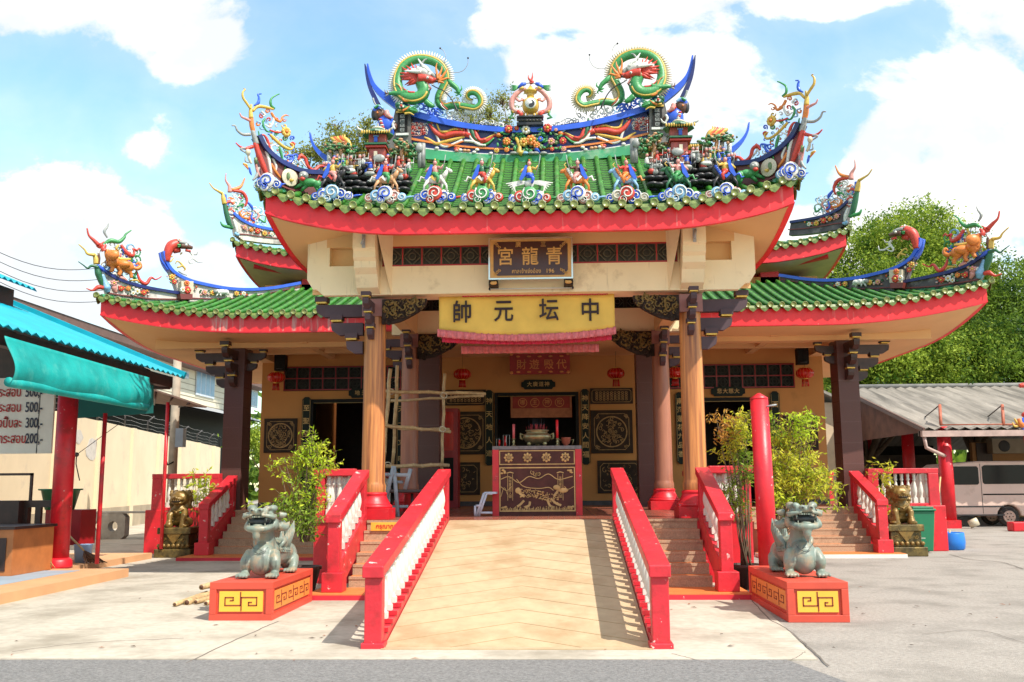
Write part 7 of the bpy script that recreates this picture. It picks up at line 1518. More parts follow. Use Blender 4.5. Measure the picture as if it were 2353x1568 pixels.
# ================================================================ LEFT STALL WITH TEAL ROOF
XE = -7.75
PE = Plane((XE, 0, 0), (0, 1)) if False else None
def atx(u, v, X): d = ray(u, v); return CAM + d * ((X - CAM.x) / d.x)
e0, e1 = atx(0, 743, XE), atx(424, 868, XE); YF = e1.y; ZE = (e0.z + e1.z) / 2; v1 = at(0, 691, YF); PITCH = (v1.z - ZE) / (XE - v1.x)
stall = thing('stall', 'open stall with a teal corrugated roof and red post at the left edge', 'stall', (-10, 16, 0))
def corr(mb, ax, bx, y0, y1, z0, z1, n, amp, m_, th=.012, across='y'):
    """corrugated sheet falling from ax,z1 to bx,z0; ribs run down the slope and repeat along y (or along x when across='x')"""
    T_ = []; B_ = []
    for i in range(n * 2 + 1):
        f = i / (2 * n); w = amp * (1 if i % 2 else -1); a = y0 + (y1 - y0) * f
        if across == 'y': T_.append([(ax, a, z1 + w), (bx, a, z0 + w)])
        else: T_.append([(a, ax, z1 + w), (a, bx, z0 + w)])
    mb.grid(T_, m_, False); mb.grid([[(p[0], p[1], p[2] - th) for p in r] for r in T_], m_, False, True)
m = MB(); corr(m, -12.6, XE, 4, YF, ZE, ZE + PITCH * (12.6 + XE), 62, .028, TEALR); m.obj('roof_sheet', stall)
m = MB(); m.flat([(XE + .0, YF + .02, ZE + .03), (-12.6, YF + .02, ZE + .05 + PITCH * (12.6 + XE))], .16, (0, 1, 0), .10, TEALR); m.obj('roof_verge', stall)
m = MB(); m.box(XE - .35, XE - .18, 4, YF - .2, ZE - .26, ZE - .02, DBROWN); 
for k in range(12): m.flat([(XE - .2, 5 + k * 1.25, ZE - .06), (-12.6, 5 + k * 1.25, ZE - .10 + PITCH * (12.4 + XE))], .12, (0, 1, 0), .06, DBROWN)
m.box(-12.4, XE - .2, YF - .4, YF - .25, ZE - .3, ZE - .1, DBROWN); m.add([(XE - .2, YF - .12, ZE - .12), (-12.6, YF - .12, ZE - .12), (-12.6, YF - .12, ZE + PITCH * (12.4 + XE))], [(0, 1, 2)], DBROWN); m.obj('rafters', stall)
m = MB(); corr(m, -14.2, -10.9, 15, YF - .6, 6.05, 6.05 + 3.3 * PITCH, 20, .03, TEALR); m.box(-14, -11.3, 15.2, YF - .8, 5.6, 6.02, DBROWN); m.obj('upper_roof_sheet', stall)
px = atz(133, 1303, .18); m = MB(); m.tube([(px.x, px.y, .16), (px.x, px.y, ZE + .3)], .195, RED, 22); m.obj('post', stall); c = MB(); c.lathe([(.27, .155), (.27, .2), (.26, .3), (.24, .33), (.2, .36)], (px.x, px.y, 0), RED, 22); c.obj('post_base', stall)
# platform
CURB = mat('orange_curb', (.58, .31, .15), .7, .08, 1.5); BLF = mat('blue_grey_floor', (.30, .36, .42), .6, .1)
k0, k1 = atz(0, 1395, 0), atz(295, 1327, 0); m = MB(); m.box(-14, k1.x, 4, k1.y, 0, .17, CURB); m.obj('platform', stall); m = MB(); m.box(-14, k1.x - .75, 4, k1.y - .45, .171, .176, BLF); m.obj('platform_floor', stall)
k2 = atz(358, 1285, 0); m = MB(); m.box(-14, k2.x - .1, k1.y + .003, k2.y, 0, .15, CURB); m.obj('rear_platform', stall)
# tarpaulin blind rolled at its lower edge
t = thing('tarpaulin_blind', 'teal tarpaulin blind hanging half rolled under the stall eave', 'tarpaulin', (XE - .05, 15, 3.4)); rows = []
TL, TR, BL_, BR = atx(11, 772, XE - .05), atx(343, 868, XE - .05), atx(22, 884, XE + .0), atx(338, 940, XE + .0)
for i in range(41):
    f = i / 40; a, b_ = TL.lerp(TR, f), BL_.lerp(BR, f); row = []
    for k in range(15):
        g_ = k / 14; p = a.lerp(b_, g_); bul = .16 * math.sin(g_ * math.pi) ** 1.0 * (g_ ** .8) + .03 * math.sin(f * 15 + g_ * 3) * g_; row.append((p.x + bul, p.y, p.z + .012 * math.sin(f * 22) * g_))
    rows.append(row)
m = MB(); m.grid(rows, TARP); o = m.obj('sheet', t); md = o.modifiers.new('s', 'SOLIDIFY'); md.thickness = .01
m = MB(); m.tube([(p.x - .02, p.y, p.z + .04) for p in (BL_.lerp(BR, i / 12) for i in range(13))], .075, TARP, 10); m.obj('roll', t)
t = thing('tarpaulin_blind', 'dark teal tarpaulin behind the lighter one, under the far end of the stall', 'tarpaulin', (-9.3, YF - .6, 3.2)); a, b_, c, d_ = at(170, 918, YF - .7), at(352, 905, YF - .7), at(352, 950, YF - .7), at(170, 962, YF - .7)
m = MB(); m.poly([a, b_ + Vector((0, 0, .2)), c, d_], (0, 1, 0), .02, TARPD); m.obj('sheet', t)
# price board
GBRD = mat('grey_board', (.76, .70, .63), .6, .08); t = thing('price_board', 'grey price board with red Thai words and dark numerals behind the red post', 'sign', at(60, 1045, 19.2)); a, b_ = at(-220, 1045, 19.2), at(128, 868, 19.2)
m = MB(); m.box(a.x, b_.x, 19.2, 19.26, a.z, b_.z, GBRD); m.box(at(92, 900, 19.2).x, at(94, 900, 19.2).x, 19.195, 19.2, a.z, b_.z, DGREY); m.obj('board', t)
TRED = mat('sign_red_ink', (.45, .02, .02), .6); TINK = mat('sign_navy_ink', (.03, .03, .06), .6)
for s_, n_, v in (('ครึ่งกระสอบ', '500,-', 902), ('ครึ่งกระสอบ', '500,-', 937), ('แป้งปี๊บละ', '300,-', 973), ('กระสอบ', '200,-', 1009)):
    p = at(80, v, 19.18); q = at(57, v, 19.18); me_o = text(n_, .30, (p.x - .02, 19.18, p.z), TINK, t, off=.012, sx=.62); 
    w_ = {11: 1.25, 10: 1.05, 6: .72}.get(len(s_), 1.0); text(s_, .28, (q.x - w_ / 2 + .08, 19.18, q.z), TRED, t, off=.01, sx=.7)
# bench, desk, mirror, basket, brooms
def P3(u, v, Y): return at(u, v, Y)
DESK = mat('desk_orange_wood', (.42, .14, .04), .45, .15, 4)
t = thing('desk', 'orange-brown wooden desk at the left edge of the picture', 'desk', (-10.3, 16.8, .18)); a, b_ = P3(-60, 1310, 16.6), P3(36, 1215, 16.6); m = MB()
X1 = P3(30, 1250, 16.6).x; m.box(-12, X1, 16.6, 18.0, .18, 1.0, DESK); m.box(-12.05, X1 + .04, 16.55, 18.05, 1.0, 1.05, DBROWN); m.obj('cabinet', t); m = MB(); m.box(-12, X1 - .12, 16.585, 16.6, .26, .85, DBROWN); m.obj('front_panel', t)
t = thing('bench', 'dark wooden bench with slatted back behind the desk', 'bench', (-10.6, 18.4, .18)); m = MB(); z0, z1 = P3(100, 1255, 18.6).z, P3(100, 1150, 18.6).z
m.box(-12.4, P3(135, 1150, 18.6).x, 18.6, 18.68, z1 - .14, z1, DBROWN); m.box(P3(88, 0, 18.6).x, P3(135, 0, 18.6).x, 18.4, 18.68, .18, z1, DBROWN)
for u in (10, 50, 80): x = P3(u, 1180, 18.6).x; m.box(x, x + .12, 18.6, 18.68, .9, z1 - .14, DBROWN)
m.box(-12.4, P3(135, 0, 18.6).x, 18.3, 18.8, .72, .78, DBROWN); m.obj('frame', t)
t = thing('empty_frame', 'thin dark standing frame on the bench, far left', 'frame', (-11, 19, 1.3)); m = MB(); a, b_ = P3(67, 1208, 19), P3(-30, 1088, 19)
for q in ((b_.x, a.x, b_.z - .05, b_.z), (a.x - .05, a.x, a.z, b_.z), (b_.x, a.x, a.z, a.z + .05)): m.box(q[0], q[1], 19, 19.05, q[2], q[3], DBROWN)
m.obj('frame', t); m = MB(); m.box(a.x - .3, a.x - .25, 19, 19.04, .78, a.z + .01, DBROWN); m.obj('leg', t)
t = thing('red_box', 'dark red cupboard standing behind the red post', 'cupboard', (-9.7, 20, .15)); a, b_ = P3(100, 1250, 20.2), P3(187, 1172, 20.2); m = MB(); m.box(a.x, b_.x, 20.2, 20.9, .5, b_.z, DRED); m.obj('case', t); m = MB()
for x in (a.x + .05, b_.x - .1): m.box(x, x + .05, 20.25, 20.3, .15, .5, DRED)
m.obj('leg', t); t.name = 'cupboard'
t = thing('basin', 'deep green plastic basin on the cupboard behind the red post', 'basin', (P3(137, 1171, 20.5).x, 20.5, b_.z)); c = (P3(137, 1171, 20.5).x, 20.5, b_.z); m = MB(); m.lathe([(.30, 0), (.40, .42), (.46, .43), (.46, .46), (.38, .46), (.28, .03), (.01, .03)], c, BING, 24); m.obj('body', t)
t = thing('water_jug', 'pale blue plastic bucket on the platform behind the red post', 'bucket', (P3(192, 1290, 20.0).x, 20.0, .15)); m = MB(); m.lathe([(.16, 0), (.19, .36), (.2, .38), (.17, .38), (.15, .03), (.01, .03)], (P3(190, 1290, 20.0).x, 20.0, .15), mat('pale_blue_plastic', (.3, .42, .6), .4), 16); m.obj('body', t); t.name = 'bucket'
STRAW = mat('straw', (.42, .24, .10), .8, .3, 20); STRD = mat('dark_straw', (.13, .06, .03), .8, .3, 20)
def broom(label, a, b_, Y, mt, w0, w1, splay):
    t = thing('broom', label, 'broom', at(*b_, Y), 'brooms leaning in the stall'); p, q = at(*a, Y), at(*b_, Y); k = p.lerp(q, .55); m = MB(); m.tube([p, k], .02, BAMB, 6); m.obj('handle', t); m = MB(); rnd = random.Random(1)
    for i in range(40): e = q + Vector((rnd.uniform(-splay, splay), rnd.uniform(-.1, .1), rnd.uniform(0, .03))); m.tube([k, k.lerp(e, .5) + Vector((rnd.uniform(-w0, w0), 0, 0)), e], [.02, .018, .008], mt, 4)
    m.obj('bristles', t)
broom('straw broom leaning on the left of the red post', (108, 1215), (90, 1307), 17.9, STRAW, .05, .05, .28); broom('dark twig broom leaning right of the red post', (160, 1232), (222, 1295), 19.6, STRD, .06, .06, .2)
# thin posts and little canopy
def postT(label, u, v0, v1, Y, r, m_=RED):
    a, b_ = at(u, v0, Y), at(u, v1, Y); m = MB(); m.tube([(a.x, Y, a.z), (a.x, Y, max(b_.z, 0))], r, m_, 10); return tag(m.obj('thin_post'), label, 'post')
postT('thin red metal post standing on the stall platform', 242, 950, 1296, 18.9, .045); postT('thin red metal post carrying the little rusty canopy', 386, 925, 1262, 23.0, .045)
t = thing('canopy', 'little rusty sheet canopy on thin posts beyond the teal stall', 'canopy', (-9.5, 24, 3.6)); a, b_, c = at(345, 893, 23), at(475, 936, 22.2), at(350, 932, 25.0); m = MB()
m.poly([a, b_, at(440, 934, 26), at(345, 925, 26)], (b_ - a).cross(at(345, 925, 26) - a), .04, mat('rusty_sheet', (.16, .09, .06), .6, .3, 4)); m.obj('sheet', t); m = MB()
for f in (.1, .4, .7): m.tube([a.lerp(b_, f) - Vector((0, 0, .05)), at(345, 925, 26).lerp(at(440, 934, 26), f) - Vector((0, 0, .05))], .03, DBROWN, 4)
m.obj('batten', t)
for (v0, v1) in ((566, 604), (586, 631), (606, 657), (631, 682)):
    a, b_ = at(-60, v0 - 14, 60), at(260, v1 + 8, 66); m = MB(); m.tube([a.lerp(b_, i / 12) - Vector((0, 0, 1.0 * math.sin(math.pi * i / 12))) for i in range(13)], .028, BLACK, 4); tag(m.obj('overhead_wire'), '%s of the four thin black overhead wires at far left' % {566: 'topmost', 586: 'second from top', 606: 'third from top', 631: 'lowest'}[v0], 'wire', 'overhead wires at far left')
a, b_ = at(289, 963, 20), at(176, 1045, 19.5); m = MB(); m.tube([a, b_], .009, DGREY, 4); m.tube([b_, b_ + Vector((.0, 0, -.2)), b_ + Vector((.1, 0, -.55))], .012, DGREY, 5); m.ell(b_, .05, DGREY); tag(m.obj('guy_rope'), 'slack grey cord tied to the back of the red stall post', 'rope')

# ================================================================ PERIMETER WALL, HOUSES, UTILITY POLE
WALLC = mat('perimeter_plaster', (.68, .56, .38), .85, .07, .6, .08, 20, grime=((.45, .38, .30), .16, .9))
wa, wb = Vector((-14.9, 20, 0)), Vector((-22.5, 64, 0)); wd = (wb - wa).normalized(); wn = Vector((wd.y, -wd.x, 0)); WH = 4.35
t = thing('perimeter_wall', 'long cream plastered boundary wall with barbed wire on the left', 'wall', wa); m = MB(); mid = [wa + Vector((0, 0, WH / 2)), wb + Vector((0, 0, WH / 2))]; m.flat(mid, WH, wn, .2, WALLC); m.obj('wall_face', t)
m = MB()
for i in range(9): p = wa + wd * (2 + 5 * i) + wn * .14; m.cbox((p.x, p.y, WH / 2), (.16, .5, WH), WALLC, Matrix.Rotation(math.atan2(-wd.x, wd.y), 3, 'Z'))
m.obj('pilasters', t); m = MB(); m.flat([wa + wn * .12 + Vector((0, 0, .45)), wb + wn * .12 + Vector((0, 0, .45))], .9, wn, .14, mat('wall_plinth', (.36, .29, .20), .9, .2, 1.2)); m.obj('plinth', t)
m = MB(); 
for (f, z, r) in ((14.5, 3.6, .5), (16.2, 3.2, .8), (17, 3.5, .5)): 
    p = wa + wd * f + wn * .108 + Vector((0, 0, z)); m.poly([p + wd * (r * math.cos(a) * random.uniform(.7, 1.1)) + Vector((0, 0, r * .55 * math.sin(a))) for a in np.linspace(0, 6.0, 12)], wn, .008, mat('whitewash_patch', (.58, .54, .48), .9, .2, 3, grime=((.35, .33, .32), .4, 3)))
m.obj('whitewash_patch', t); m = MB()
for i in range(12):
    p = wa + wd * (1 + 4 * i); m.tube([p + Vector((0, 0, WH)), p + Vector((0, 0, WH + .5)), p + wn * .3 + Vector((0, 0, WH + .75))], .04, DGREY, 5)
for k in range(4):
    pts = [wa + wd * (1 + i) + wn * (.25 * max(0, k - 2)) + Vector((0, 0, WH + .15 + .18 * k + .03 * math.sin(i * 2.1 + k))) for i in range(44)]; m.tube(pts, .006, mat('wire_grey', (.4, .38, .36), .5), 4)
m.obj('barbed_wire', t)
SID = mat('cream_siding', (.68, .61, .46), .7, .05, 1); BRN = mat('brown_fascia_board', (.13, .07, .055), .6, .15, 2)
t = thing('house', 'cream boarded house with brown roof edge and blue windows behind the wall', 'house', (-25, 45, 0)); HX = -23.6; a, b_ = atx(88, 713, HX + 1.0), atx(264, 760, HX + 1.0); ze_ = (a.z + b_.z) / 2
m = MB(); m.box(-36, HX, 34, 74, 0, ze_ - .34, SID); m.obj('wall', t); m = MB()
for k in range(int((ze_ - 2) / .4)): m.box(HX, HX + .03, 34, 74, 1.6 + .4 * k, 1.63 + .4 * k, mat('siding_shadow_line', (.30, .25, .18), .8))
m.obj('siding_seams', t)
a, b_ = atx(88, 713, HX + 1.0), atx(264, 760, HX + 1.0); ze_ = (a.z + b_.z) / 2
m = MB(); m.box(-37, HX + 1.0, 30, 76, ze_ - .35, ze_ + .05, BRN); m.add([(HX + 1.05, 30, ze_ + .06), (HX + 1.05, 76, ze_ + .06), (-30, 76, ze_ + 2.2), (-30, 30, ze_ + 2.2)], [(0, 1, 2, 3)], DGREY); m.obj('roof', t)
BW_ = mat('blue_window', (.16, .30, .45), .3, .15, 3)
for (u0, u1, v0, v1_) in ((449, 494, 846, 907), (575, 592, 900, 935), (420, 433, 855, 868), (520, 560, 850, 912)):
    p, q = atx(u0, v1_, HX + .05), atx(u1, v0, HX + .05); f = MB(); f.box(HX + .031, HX + .09, p.y, q.y, min(p.z, q.z), max(p.z, q.z), mat('window_frame_white', (.5, .55, .6), .5)); o = f.obj('window', t); g = MB(); n_ = 4
    for i in range(n_): ya, yb = p.y + (q.y - p.y) * (i + .08) / n_, p.y + (q.y - p.y) * (i + .92) / n_; g.box(HX + .09, HX + .1, ya, yb, min(p.z, q.z) + .15, max(p.z, q.z) - .15, BW_)
    g.obj('pane', o)
p = atx(520, 960, HX + 1.6); m = MB(); m.flat([(HX, 40, p.z + .6), (HX, 70, p.z + .6)], .3, (1, 0, 0), .3, DGREY); m.add([(HX, 38, p.z + .8), (HX, 72, p.z + .8), (HX + 2.2, 72, p.z + .1), (HX + 2.2, 38, p.z + .1)], [(0, 1, 2, 3)], GREY); m.add([(HX, 38, p.z + .7), (HX, 72, p.z + .7), (HX + 2.2, 72, p.z + .0), (HX + 2.2, 38, p.z + .0)], [(3, 2, 1, 0)], BLACK); m.box(HX + .02, HX + .04, 38, 72, 2, p.z + .6, BLACK); m.obj('awning', t)
t = thing('utility_pole', 'round concrete utility pole with a grey meter box behind the left side stairs', 'utility pole', (-11.8, 32, 0)); p = at(400, 1000, 32); m = MB(); m.tube([(p.x, 32, 0), (p.x, 32, 9)], [.16, .13], mat('pole_concrete', (.42, .36, .28), .8, .2, 3), 14); m.obj('pole', t)
a, b_ = at(407, 1028, 31.8), at(421, 985, 31.8); m = MB(); m.box(a.x, b_.x + .08, 31.6, 31.9, a.z, b_.z, mat('meter_grey', (.25, .29, .33), .5)); m.obj('meter_box', t); m = MB(); m.tube([(a.x - .35, 31.8, a.z + .4), (a.x - .38, 31.8, a.z - .4), (a.x - .3, 31.8, a.z - .6), (a.x - .1, 31.8, a.z - .5)], .03, BLACK, 6); m.obj('conduit', t)
for i, (u, lab) in enumerate(((218, 'pierced concrete vent block facing the court, by the boundary wall'), (257, 'pierced concrete vent block turned edgewise, in shade by the boundary wall'))):
    p = atz(u, 1240, 0); t = thing('vent_block', lab, 'concrete block', p, 'pierced concrete blocks'); m = MB(); x, y = p.x, p.y; w = .42; pts = [(math.cos(a) * .17, .5 + .17 * math.sin(a)) for a in np.linspace(0, 2 * math.pi, 21)[:-1]]; n_ = 20
    VB = mat('vent_block_concrete', (.36, .33, .29), .9, .15, 6); outer = []
    for a in np.linspace(0, 2 * math.pi, 21)[:-1]: k = 1 / max(abs(math.cos(a)), abs(math.sin(a))); outer.append((math.cos(a) * k * w, .43 + math.sin(a) * k * .42))
    vs = [(x + q[0], y, q[1]) for q in outer] + [(x + q[0], y, q[1] - .07) for q in pts]; vs += [(v[0], v[1] + .35, v[2]) for v in vs]
    fs = [(j, (j + 1) % 20, 20 + (j + 1) % 20, 20 + j) for j in range(20)]; fs += [tuple(a + 40 for a in f[::-1]) for f in fs] + [(j, 40 + j, 40 + (j + 1) % 20, (j + 1) % 20) for j in range(20)] + [(20 + j, 20 + (j + 1) % 20, 60 + (j + 1) % 20, 60 + j) for j in range(20)]
    m.add(vs, fs, VB); m.obj('block', t)
    if i == 0:
        m = MB(); m.box(x - .9, x + 1.9, y, y + .6, .86, .92, VB); tag(m.obj('concrete_slab'), 'flat concrete slab laid across the two vent blocks', 'slab')

# ================================================================ RIGHT: OPEN SHED, VAN
SX = at(2178, 1100, 36.3).x; SY = 35.9; ea, eb = at(2120, 986, SY), at(2353, 984, SY); SZ = ea.z; XL = ea.x
r0 = at(1975, 892, 46); RYd = 46; RZ = r0.z
shed = thing('shed', 'open shed with grey corrugated roof and red posts at the right', 'shed', (18, 42, 0)); CORR = streaky('weathered_corrugated', (.10, .09, .075), (.36, .32, .27), (2.2, .2, .2), 1.0, .85, (.3, .65), .3); m = MB()
n_ = 116; rr = []
for i in range(n_ + 1):
    f = i / n_; x = XL + (40 - XL) * f; w = .05 * (1 if i % 2 else -1)
    rr.append([(x, SY + (RYd - SY) * g_, SZ + (RZ - SZ) * g_ + w + (.012 if g_ in (0, .25, .5, .75) else 0)) for g_ in (0, .249, .25, .499, .5, .749, .75, 1)])
m.grid(rr, CORR, False, True); m.grid([[(p[0], p[1], p[2] - .03) for p in r] for r in rr], CORR, False); m.obj('roof_sheet', shed)
m = MB(); m.tube([(XL - .05, RYd, RZ + .05), (40, RYd, RZ + .05)], .12, mat('ridge_cap', (.24, .23, .21), .8, .2, 3), 8); m.obj('ridge_cap', shed)
m = MB(); m.box(XL - .1, 40, SY - .22, SY - .02, SZ - .3, SZ - .08, mat('gutter', (.42, .30, .26), .6, .2, 4)); m.obj('gutter', shed); m = MB(); m.tube([(XL, SY - .1, SZ - .3), (XL + .05, SY - .1, SZ - .7), (XL + .6, SY, SZ - .95), (SX - .1, SY + .3, SZ - 1.0)], .07, MATS['gutter'], 8); m.obj('downpipe', shed)
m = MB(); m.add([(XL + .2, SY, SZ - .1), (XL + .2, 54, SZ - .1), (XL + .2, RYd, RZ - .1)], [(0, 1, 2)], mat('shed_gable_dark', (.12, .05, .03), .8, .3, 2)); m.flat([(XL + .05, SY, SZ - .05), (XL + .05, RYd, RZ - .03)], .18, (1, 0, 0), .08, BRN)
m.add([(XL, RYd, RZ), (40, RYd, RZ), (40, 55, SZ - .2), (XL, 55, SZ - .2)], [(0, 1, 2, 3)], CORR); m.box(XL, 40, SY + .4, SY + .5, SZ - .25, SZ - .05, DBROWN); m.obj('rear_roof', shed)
for x, y, w in ((SX, 36.4, .25), (at(2090, 1080, 44).x, 44, .27), (at(1993, 1080, 50).x, 50, .3)): q = MB(); q.tube([(x, y, 0), (x, y, SZ + (1.2 if y > 40 else .1))], [w * 1.0, w], RED, 14); q.cbox((x, y, .15), (.6, .6, .3), RED); q.obj('post', shed)
m = MB(); p = at(2231, 1000, 47); m.box(p.x, 42, 47, 47.3, 0, SZ - .1, mat('shed_orange_wall', (.44, .22, .09), .8, .1)); m.box(p.x - .0, p.x + 9, 46.5, 47, 0, 0.01, DGREY); m.obj('back_wall', shed); a, b_ = at(2245, 1062, 46.99), at(2277, 1018, 46.99); m = MB(); m.box(a.x, b_.x, 46.93, 46.99, 1.0, b_.z, DBROWN); m.obj('door', shed)
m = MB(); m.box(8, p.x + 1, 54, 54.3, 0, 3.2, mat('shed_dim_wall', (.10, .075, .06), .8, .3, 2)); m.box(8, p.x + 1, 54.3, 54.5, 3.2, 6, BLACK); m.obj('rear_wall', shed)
a = at(2270, 1000, 46.7); m = MB(); m.box(a.x, a.x + 1.6, 46.3, 46.9, a.z - .9, a.z - .2, mat('ac_beige', (.42, .33, .24), .6)); m.lathe([(.3, 0), (.3, .02)], (0, 0, 0), DGREY, 16) if False else None; m.ell((a.x + .55, 46.3, a.z - .55), (.28, .03, .28), DGREY); t = tag(m.obj('air_conditioner'), 'beige air conditioner unit on the orange shed wall', 'air conditioner')
a, b_ = at(2018, 1098 - 3, 40), at(2056, 1083 - 3, 40); 
a, b_ = at(zK(1005, 518)[0], zK(1005, 518)[1], 42), at(*zK(1140, 490), 42); m = MB(); m.tube([a, b_], .10, mat('tube_pink_white', (.7, .55, .48), .5), 8); m.tube([a + Vector((.3, .2, .6)), a + Vector((.3, 0, .05))], .02, BLACK, 4); tag(m.obj('tube_lamp'), 'white strip lamp hanging under the shed gable', 'lamp')
RUST = mat('rusty_frame', (.38, .10, .05), .6, .3, 5)
for u in (1495, 1985):
    a, b_, c = at(*zK(u, 335), 36.6), at(*zK(u + 10, 490), 36.0), at(*zK(u - 130, 440), 38.5); m = MB(); m.tube([a, b_], .06, RUST, 6); m.tube([a, c], .025, DBROWN, 5); m.tube([b_, b_ + (Vector((5.5, 0, 0)) if u < 1600 else Vector((4, 0, 0)))], .025, RUST, 5); tag(m.obj('roof_bracket'), 'rusty upright frame standing on the shed roof edge, %s' % ('nearer the temple' if u < 1600 else 'nearer the right edge'), 'frame', 'rusty frames on the shed roof')
t = thing('roof_ornament', 'small red, blue and gold dragon ornament at the right edge of the picture', 'ornament', at(2345, 985, 36)); PX_ = Plane((0, 36, 0), (1, 0)); m = MB()
strokes(m, PX_, zK, [('r', [.2, .25, .1], [(2120, 185), (2150, 180), (2190, 190)]), ('o', [.3, .35, .2], [(2170, 520), (2130, 480), (2120, 440)]), ('b', [.25, .3, .2], [(2180, 440), (2140, 470), (2160, 560)]), ('y', [.12, .14, .06], [(2130, 500), (2100, 470), (2080, 440)]), ('y', [.12, .14, .06], [(2110, 500), (2080, 500), (2065, 470)]), ('r', [.2, .3, .12], [(2190, 430), (2160, 410), (2140, 420)]), ('r', [.16, .2, .2], [(2200, 700), (2170, 600), (2170, 520)])], 0, None)
m.obj('dragon', t); m = MB(); a = PX_(zK(2180, 600)); m.tube([(a.x, 36, 0), (a.x, 36, a.z)], .12, RED, 8); m.obj('support', t)
a = atz(2350, 1222, 0); m = MB(); m.box(a.x - .3, a.x + 3, a.y, a.y + .5, 0, .32, RED); o = m.obj('low_kerb'); tag(o, 'low red kerb block at the right edge of the yard', 'kerb'); bv = o.modifiers.new('b', 'BEVEL'); bv.width = .03
VAN = mat('van_dusty_white', (.66, .48, .40), .4, .06, 1.2, grime=((.40, .27, .20), .2, 1.5)); GLS = mat('dark_glass', (.012, .010, .009), .3, .2, spec=.25)
VY0 = 37.3; VX0 = at(2118, 1150, VY0).x; t = thing('van', 'dusty cream-white van with dark windows parked under the shed', 'van', (VX0 + 2.4, VY0 + .9, 0))
prof = [(.02, .45), (-.05, .80), (.02, 1.28), (.12, 1.45), (.70, 2.25), (.95, 2.40), (2.2, 2.50), (4.9, 2.50), (5.4, 2.38), (5.55, 1.4), (5.55, .45), (4.5, .42)]
W1, W2 = .85, 3.27; arch = lambda cx: [(cx + .45 * math.cos(a), .38 + .45 * math.sin(a)) for a in np.linspace(0.05, math.pi - .05, 9)]
outl = prof + arch(W2) + [(1.6, .42)] + arch(W1)
m = MB(); m.poly([(VX0 + x, VY0 + .9, z) for x, z in outl], (0, 1, 0), 1.78, VAN); m.obj('body', t, bevel=.06)
y = VY0 + .9 - .89
def van_side(nm_, pts, m_, th=.02, o_=0.0): q = MB(); q.poly([(VX0 + x, y - .004 - o_, z) for x, z in pts], (0, 1, 0), th, m_); return q.obj(nm_, t)
for (a, b_, c, d_) in ((.98, 2.22, 1.60, 2.30), (2.36, 4.4, 1.62, 2.34)): van_side('window', [(a + .06, c), (b_ - .06, c), (b_, c + .06), (b_, d_ - .06), (b_ - .06, d_), (a + .10, d_), (a, d_ - .06), (a, c + .06)], GLS, .02)
van_side('cab_window', [(.25, 1.58), (.82, 1.58), (.82, 2.26), (.72, 2.22)], GLS); van_side('rubbing_strip', [(.3, .74), (3.1, .74), (3.1, .79), (.3, .79)], DGREY, .02); van_side('slide_rail', [(2.34, 1.20), (4.7, 1.20), (4.7, 1.25), (2.34, 1.25)], BLACK, .015); van_side('door_handle', [(1.08, 1.26), (1.14, 1.26), (1.14, 1.42), (1.08, 1.42)], BLACK, .03); van_side('sill', [(.9, .42), (3.1, .42), (3.1, .47), (.9, .47)], DGREY, .02)
q = MB()
for x in (.90, 2.29): q.box(VX0 + x, VX0 + x + .015, y - .012, y, .5, 2.4, DGREY)
q.obj('door_seam', t)
TYR = mat('tyre', (.03, .025, .022), .9, .2, 8, grime=((.2, .14, .1), .3, 6)); RIM = mat('rim_dusty', (.55, .36, .28), .5, .2, 8)
for cx in (W1, W2):
    for yy_ in (y + .12, y + 1.6):
        w = MB(); M_ = Matrix.Translation((VX0 + cx, yy_, .38)) @ Matrix.Rotation(math.pi / 2, 4, 'X'); w.M = M_; w.lathe([(.21, -.1), (.35, -.1), (.38, -.06), (.38, .06), (.35, .1), (.21, .1)], (0, 0, 0), TYR, 26); o = w.obj('wheel', t); w = MB(M_); w.lathe([(.01, .09), (.08, .14), (.12, .105), (.19, .11), (.225, .13), (.235, .10)][::-1], (0, 0, 0), RIM, 20)
        for k in range(6): w.tube([(.13 * math.cos(k * 1.047), .13 * math.sin(k * 1.047), .10), (.13 * math.cos(k * 1.047), .13 * math.sin(k * 1.047), .125)], .022, BLACK, 6)
        w.obj('rim', o)
t = thing('bamboo_broom', 'long-handled yellow broom leaning against the foremost shed post', 'broom', (SX - .7, 35.9, 0), 'brooms leaning in the stall'); del t['group']; m = MB(); m.tube([(SX - .75, 35.8, .1), (SX - .35, 36.1, 1.9)], .03, BAMB, 6); m.obj('handle', t); m = MB(); m.tube([(SX - .78, 35.78, 0), (SX - .74, 35.8, .45)], [.14, .03], STRAW, 8); m.obj('bristles', t); t.name = 'broom'
t = thing('paint_can', 'small cream can lying at the foot of the shed post', 'can', (SX + .55, 35.9, 0)); m = MB(); m.tube([(SX + .5, 35.9, .15), (SX + .75, 35.75, .28)], .15, G['c'], 12); m.obj('can', t)
t = thing('outbuilding', 'small cream outbuilding with tiled roof seen behind the right granite column', 'building', (10.5, 44, 0)); a, b_ = at(1893, 1090, 44), at(1950, 925, 44); m = MB(); m.box(a.x - 3, b_.x - .3, 44, 50, 0, b_.z, mat('outbuilding_plaster', (.55, .42, .28), .8, .1)); m.obj('wall', t); m = MB(); m.flat([(a.x - 3, 46, b_.z + 2.0), (b_.x - .1, 46, b_.z - .1)], .12, (0, 1, 0), 5, CORR); m.obj('roof', t)

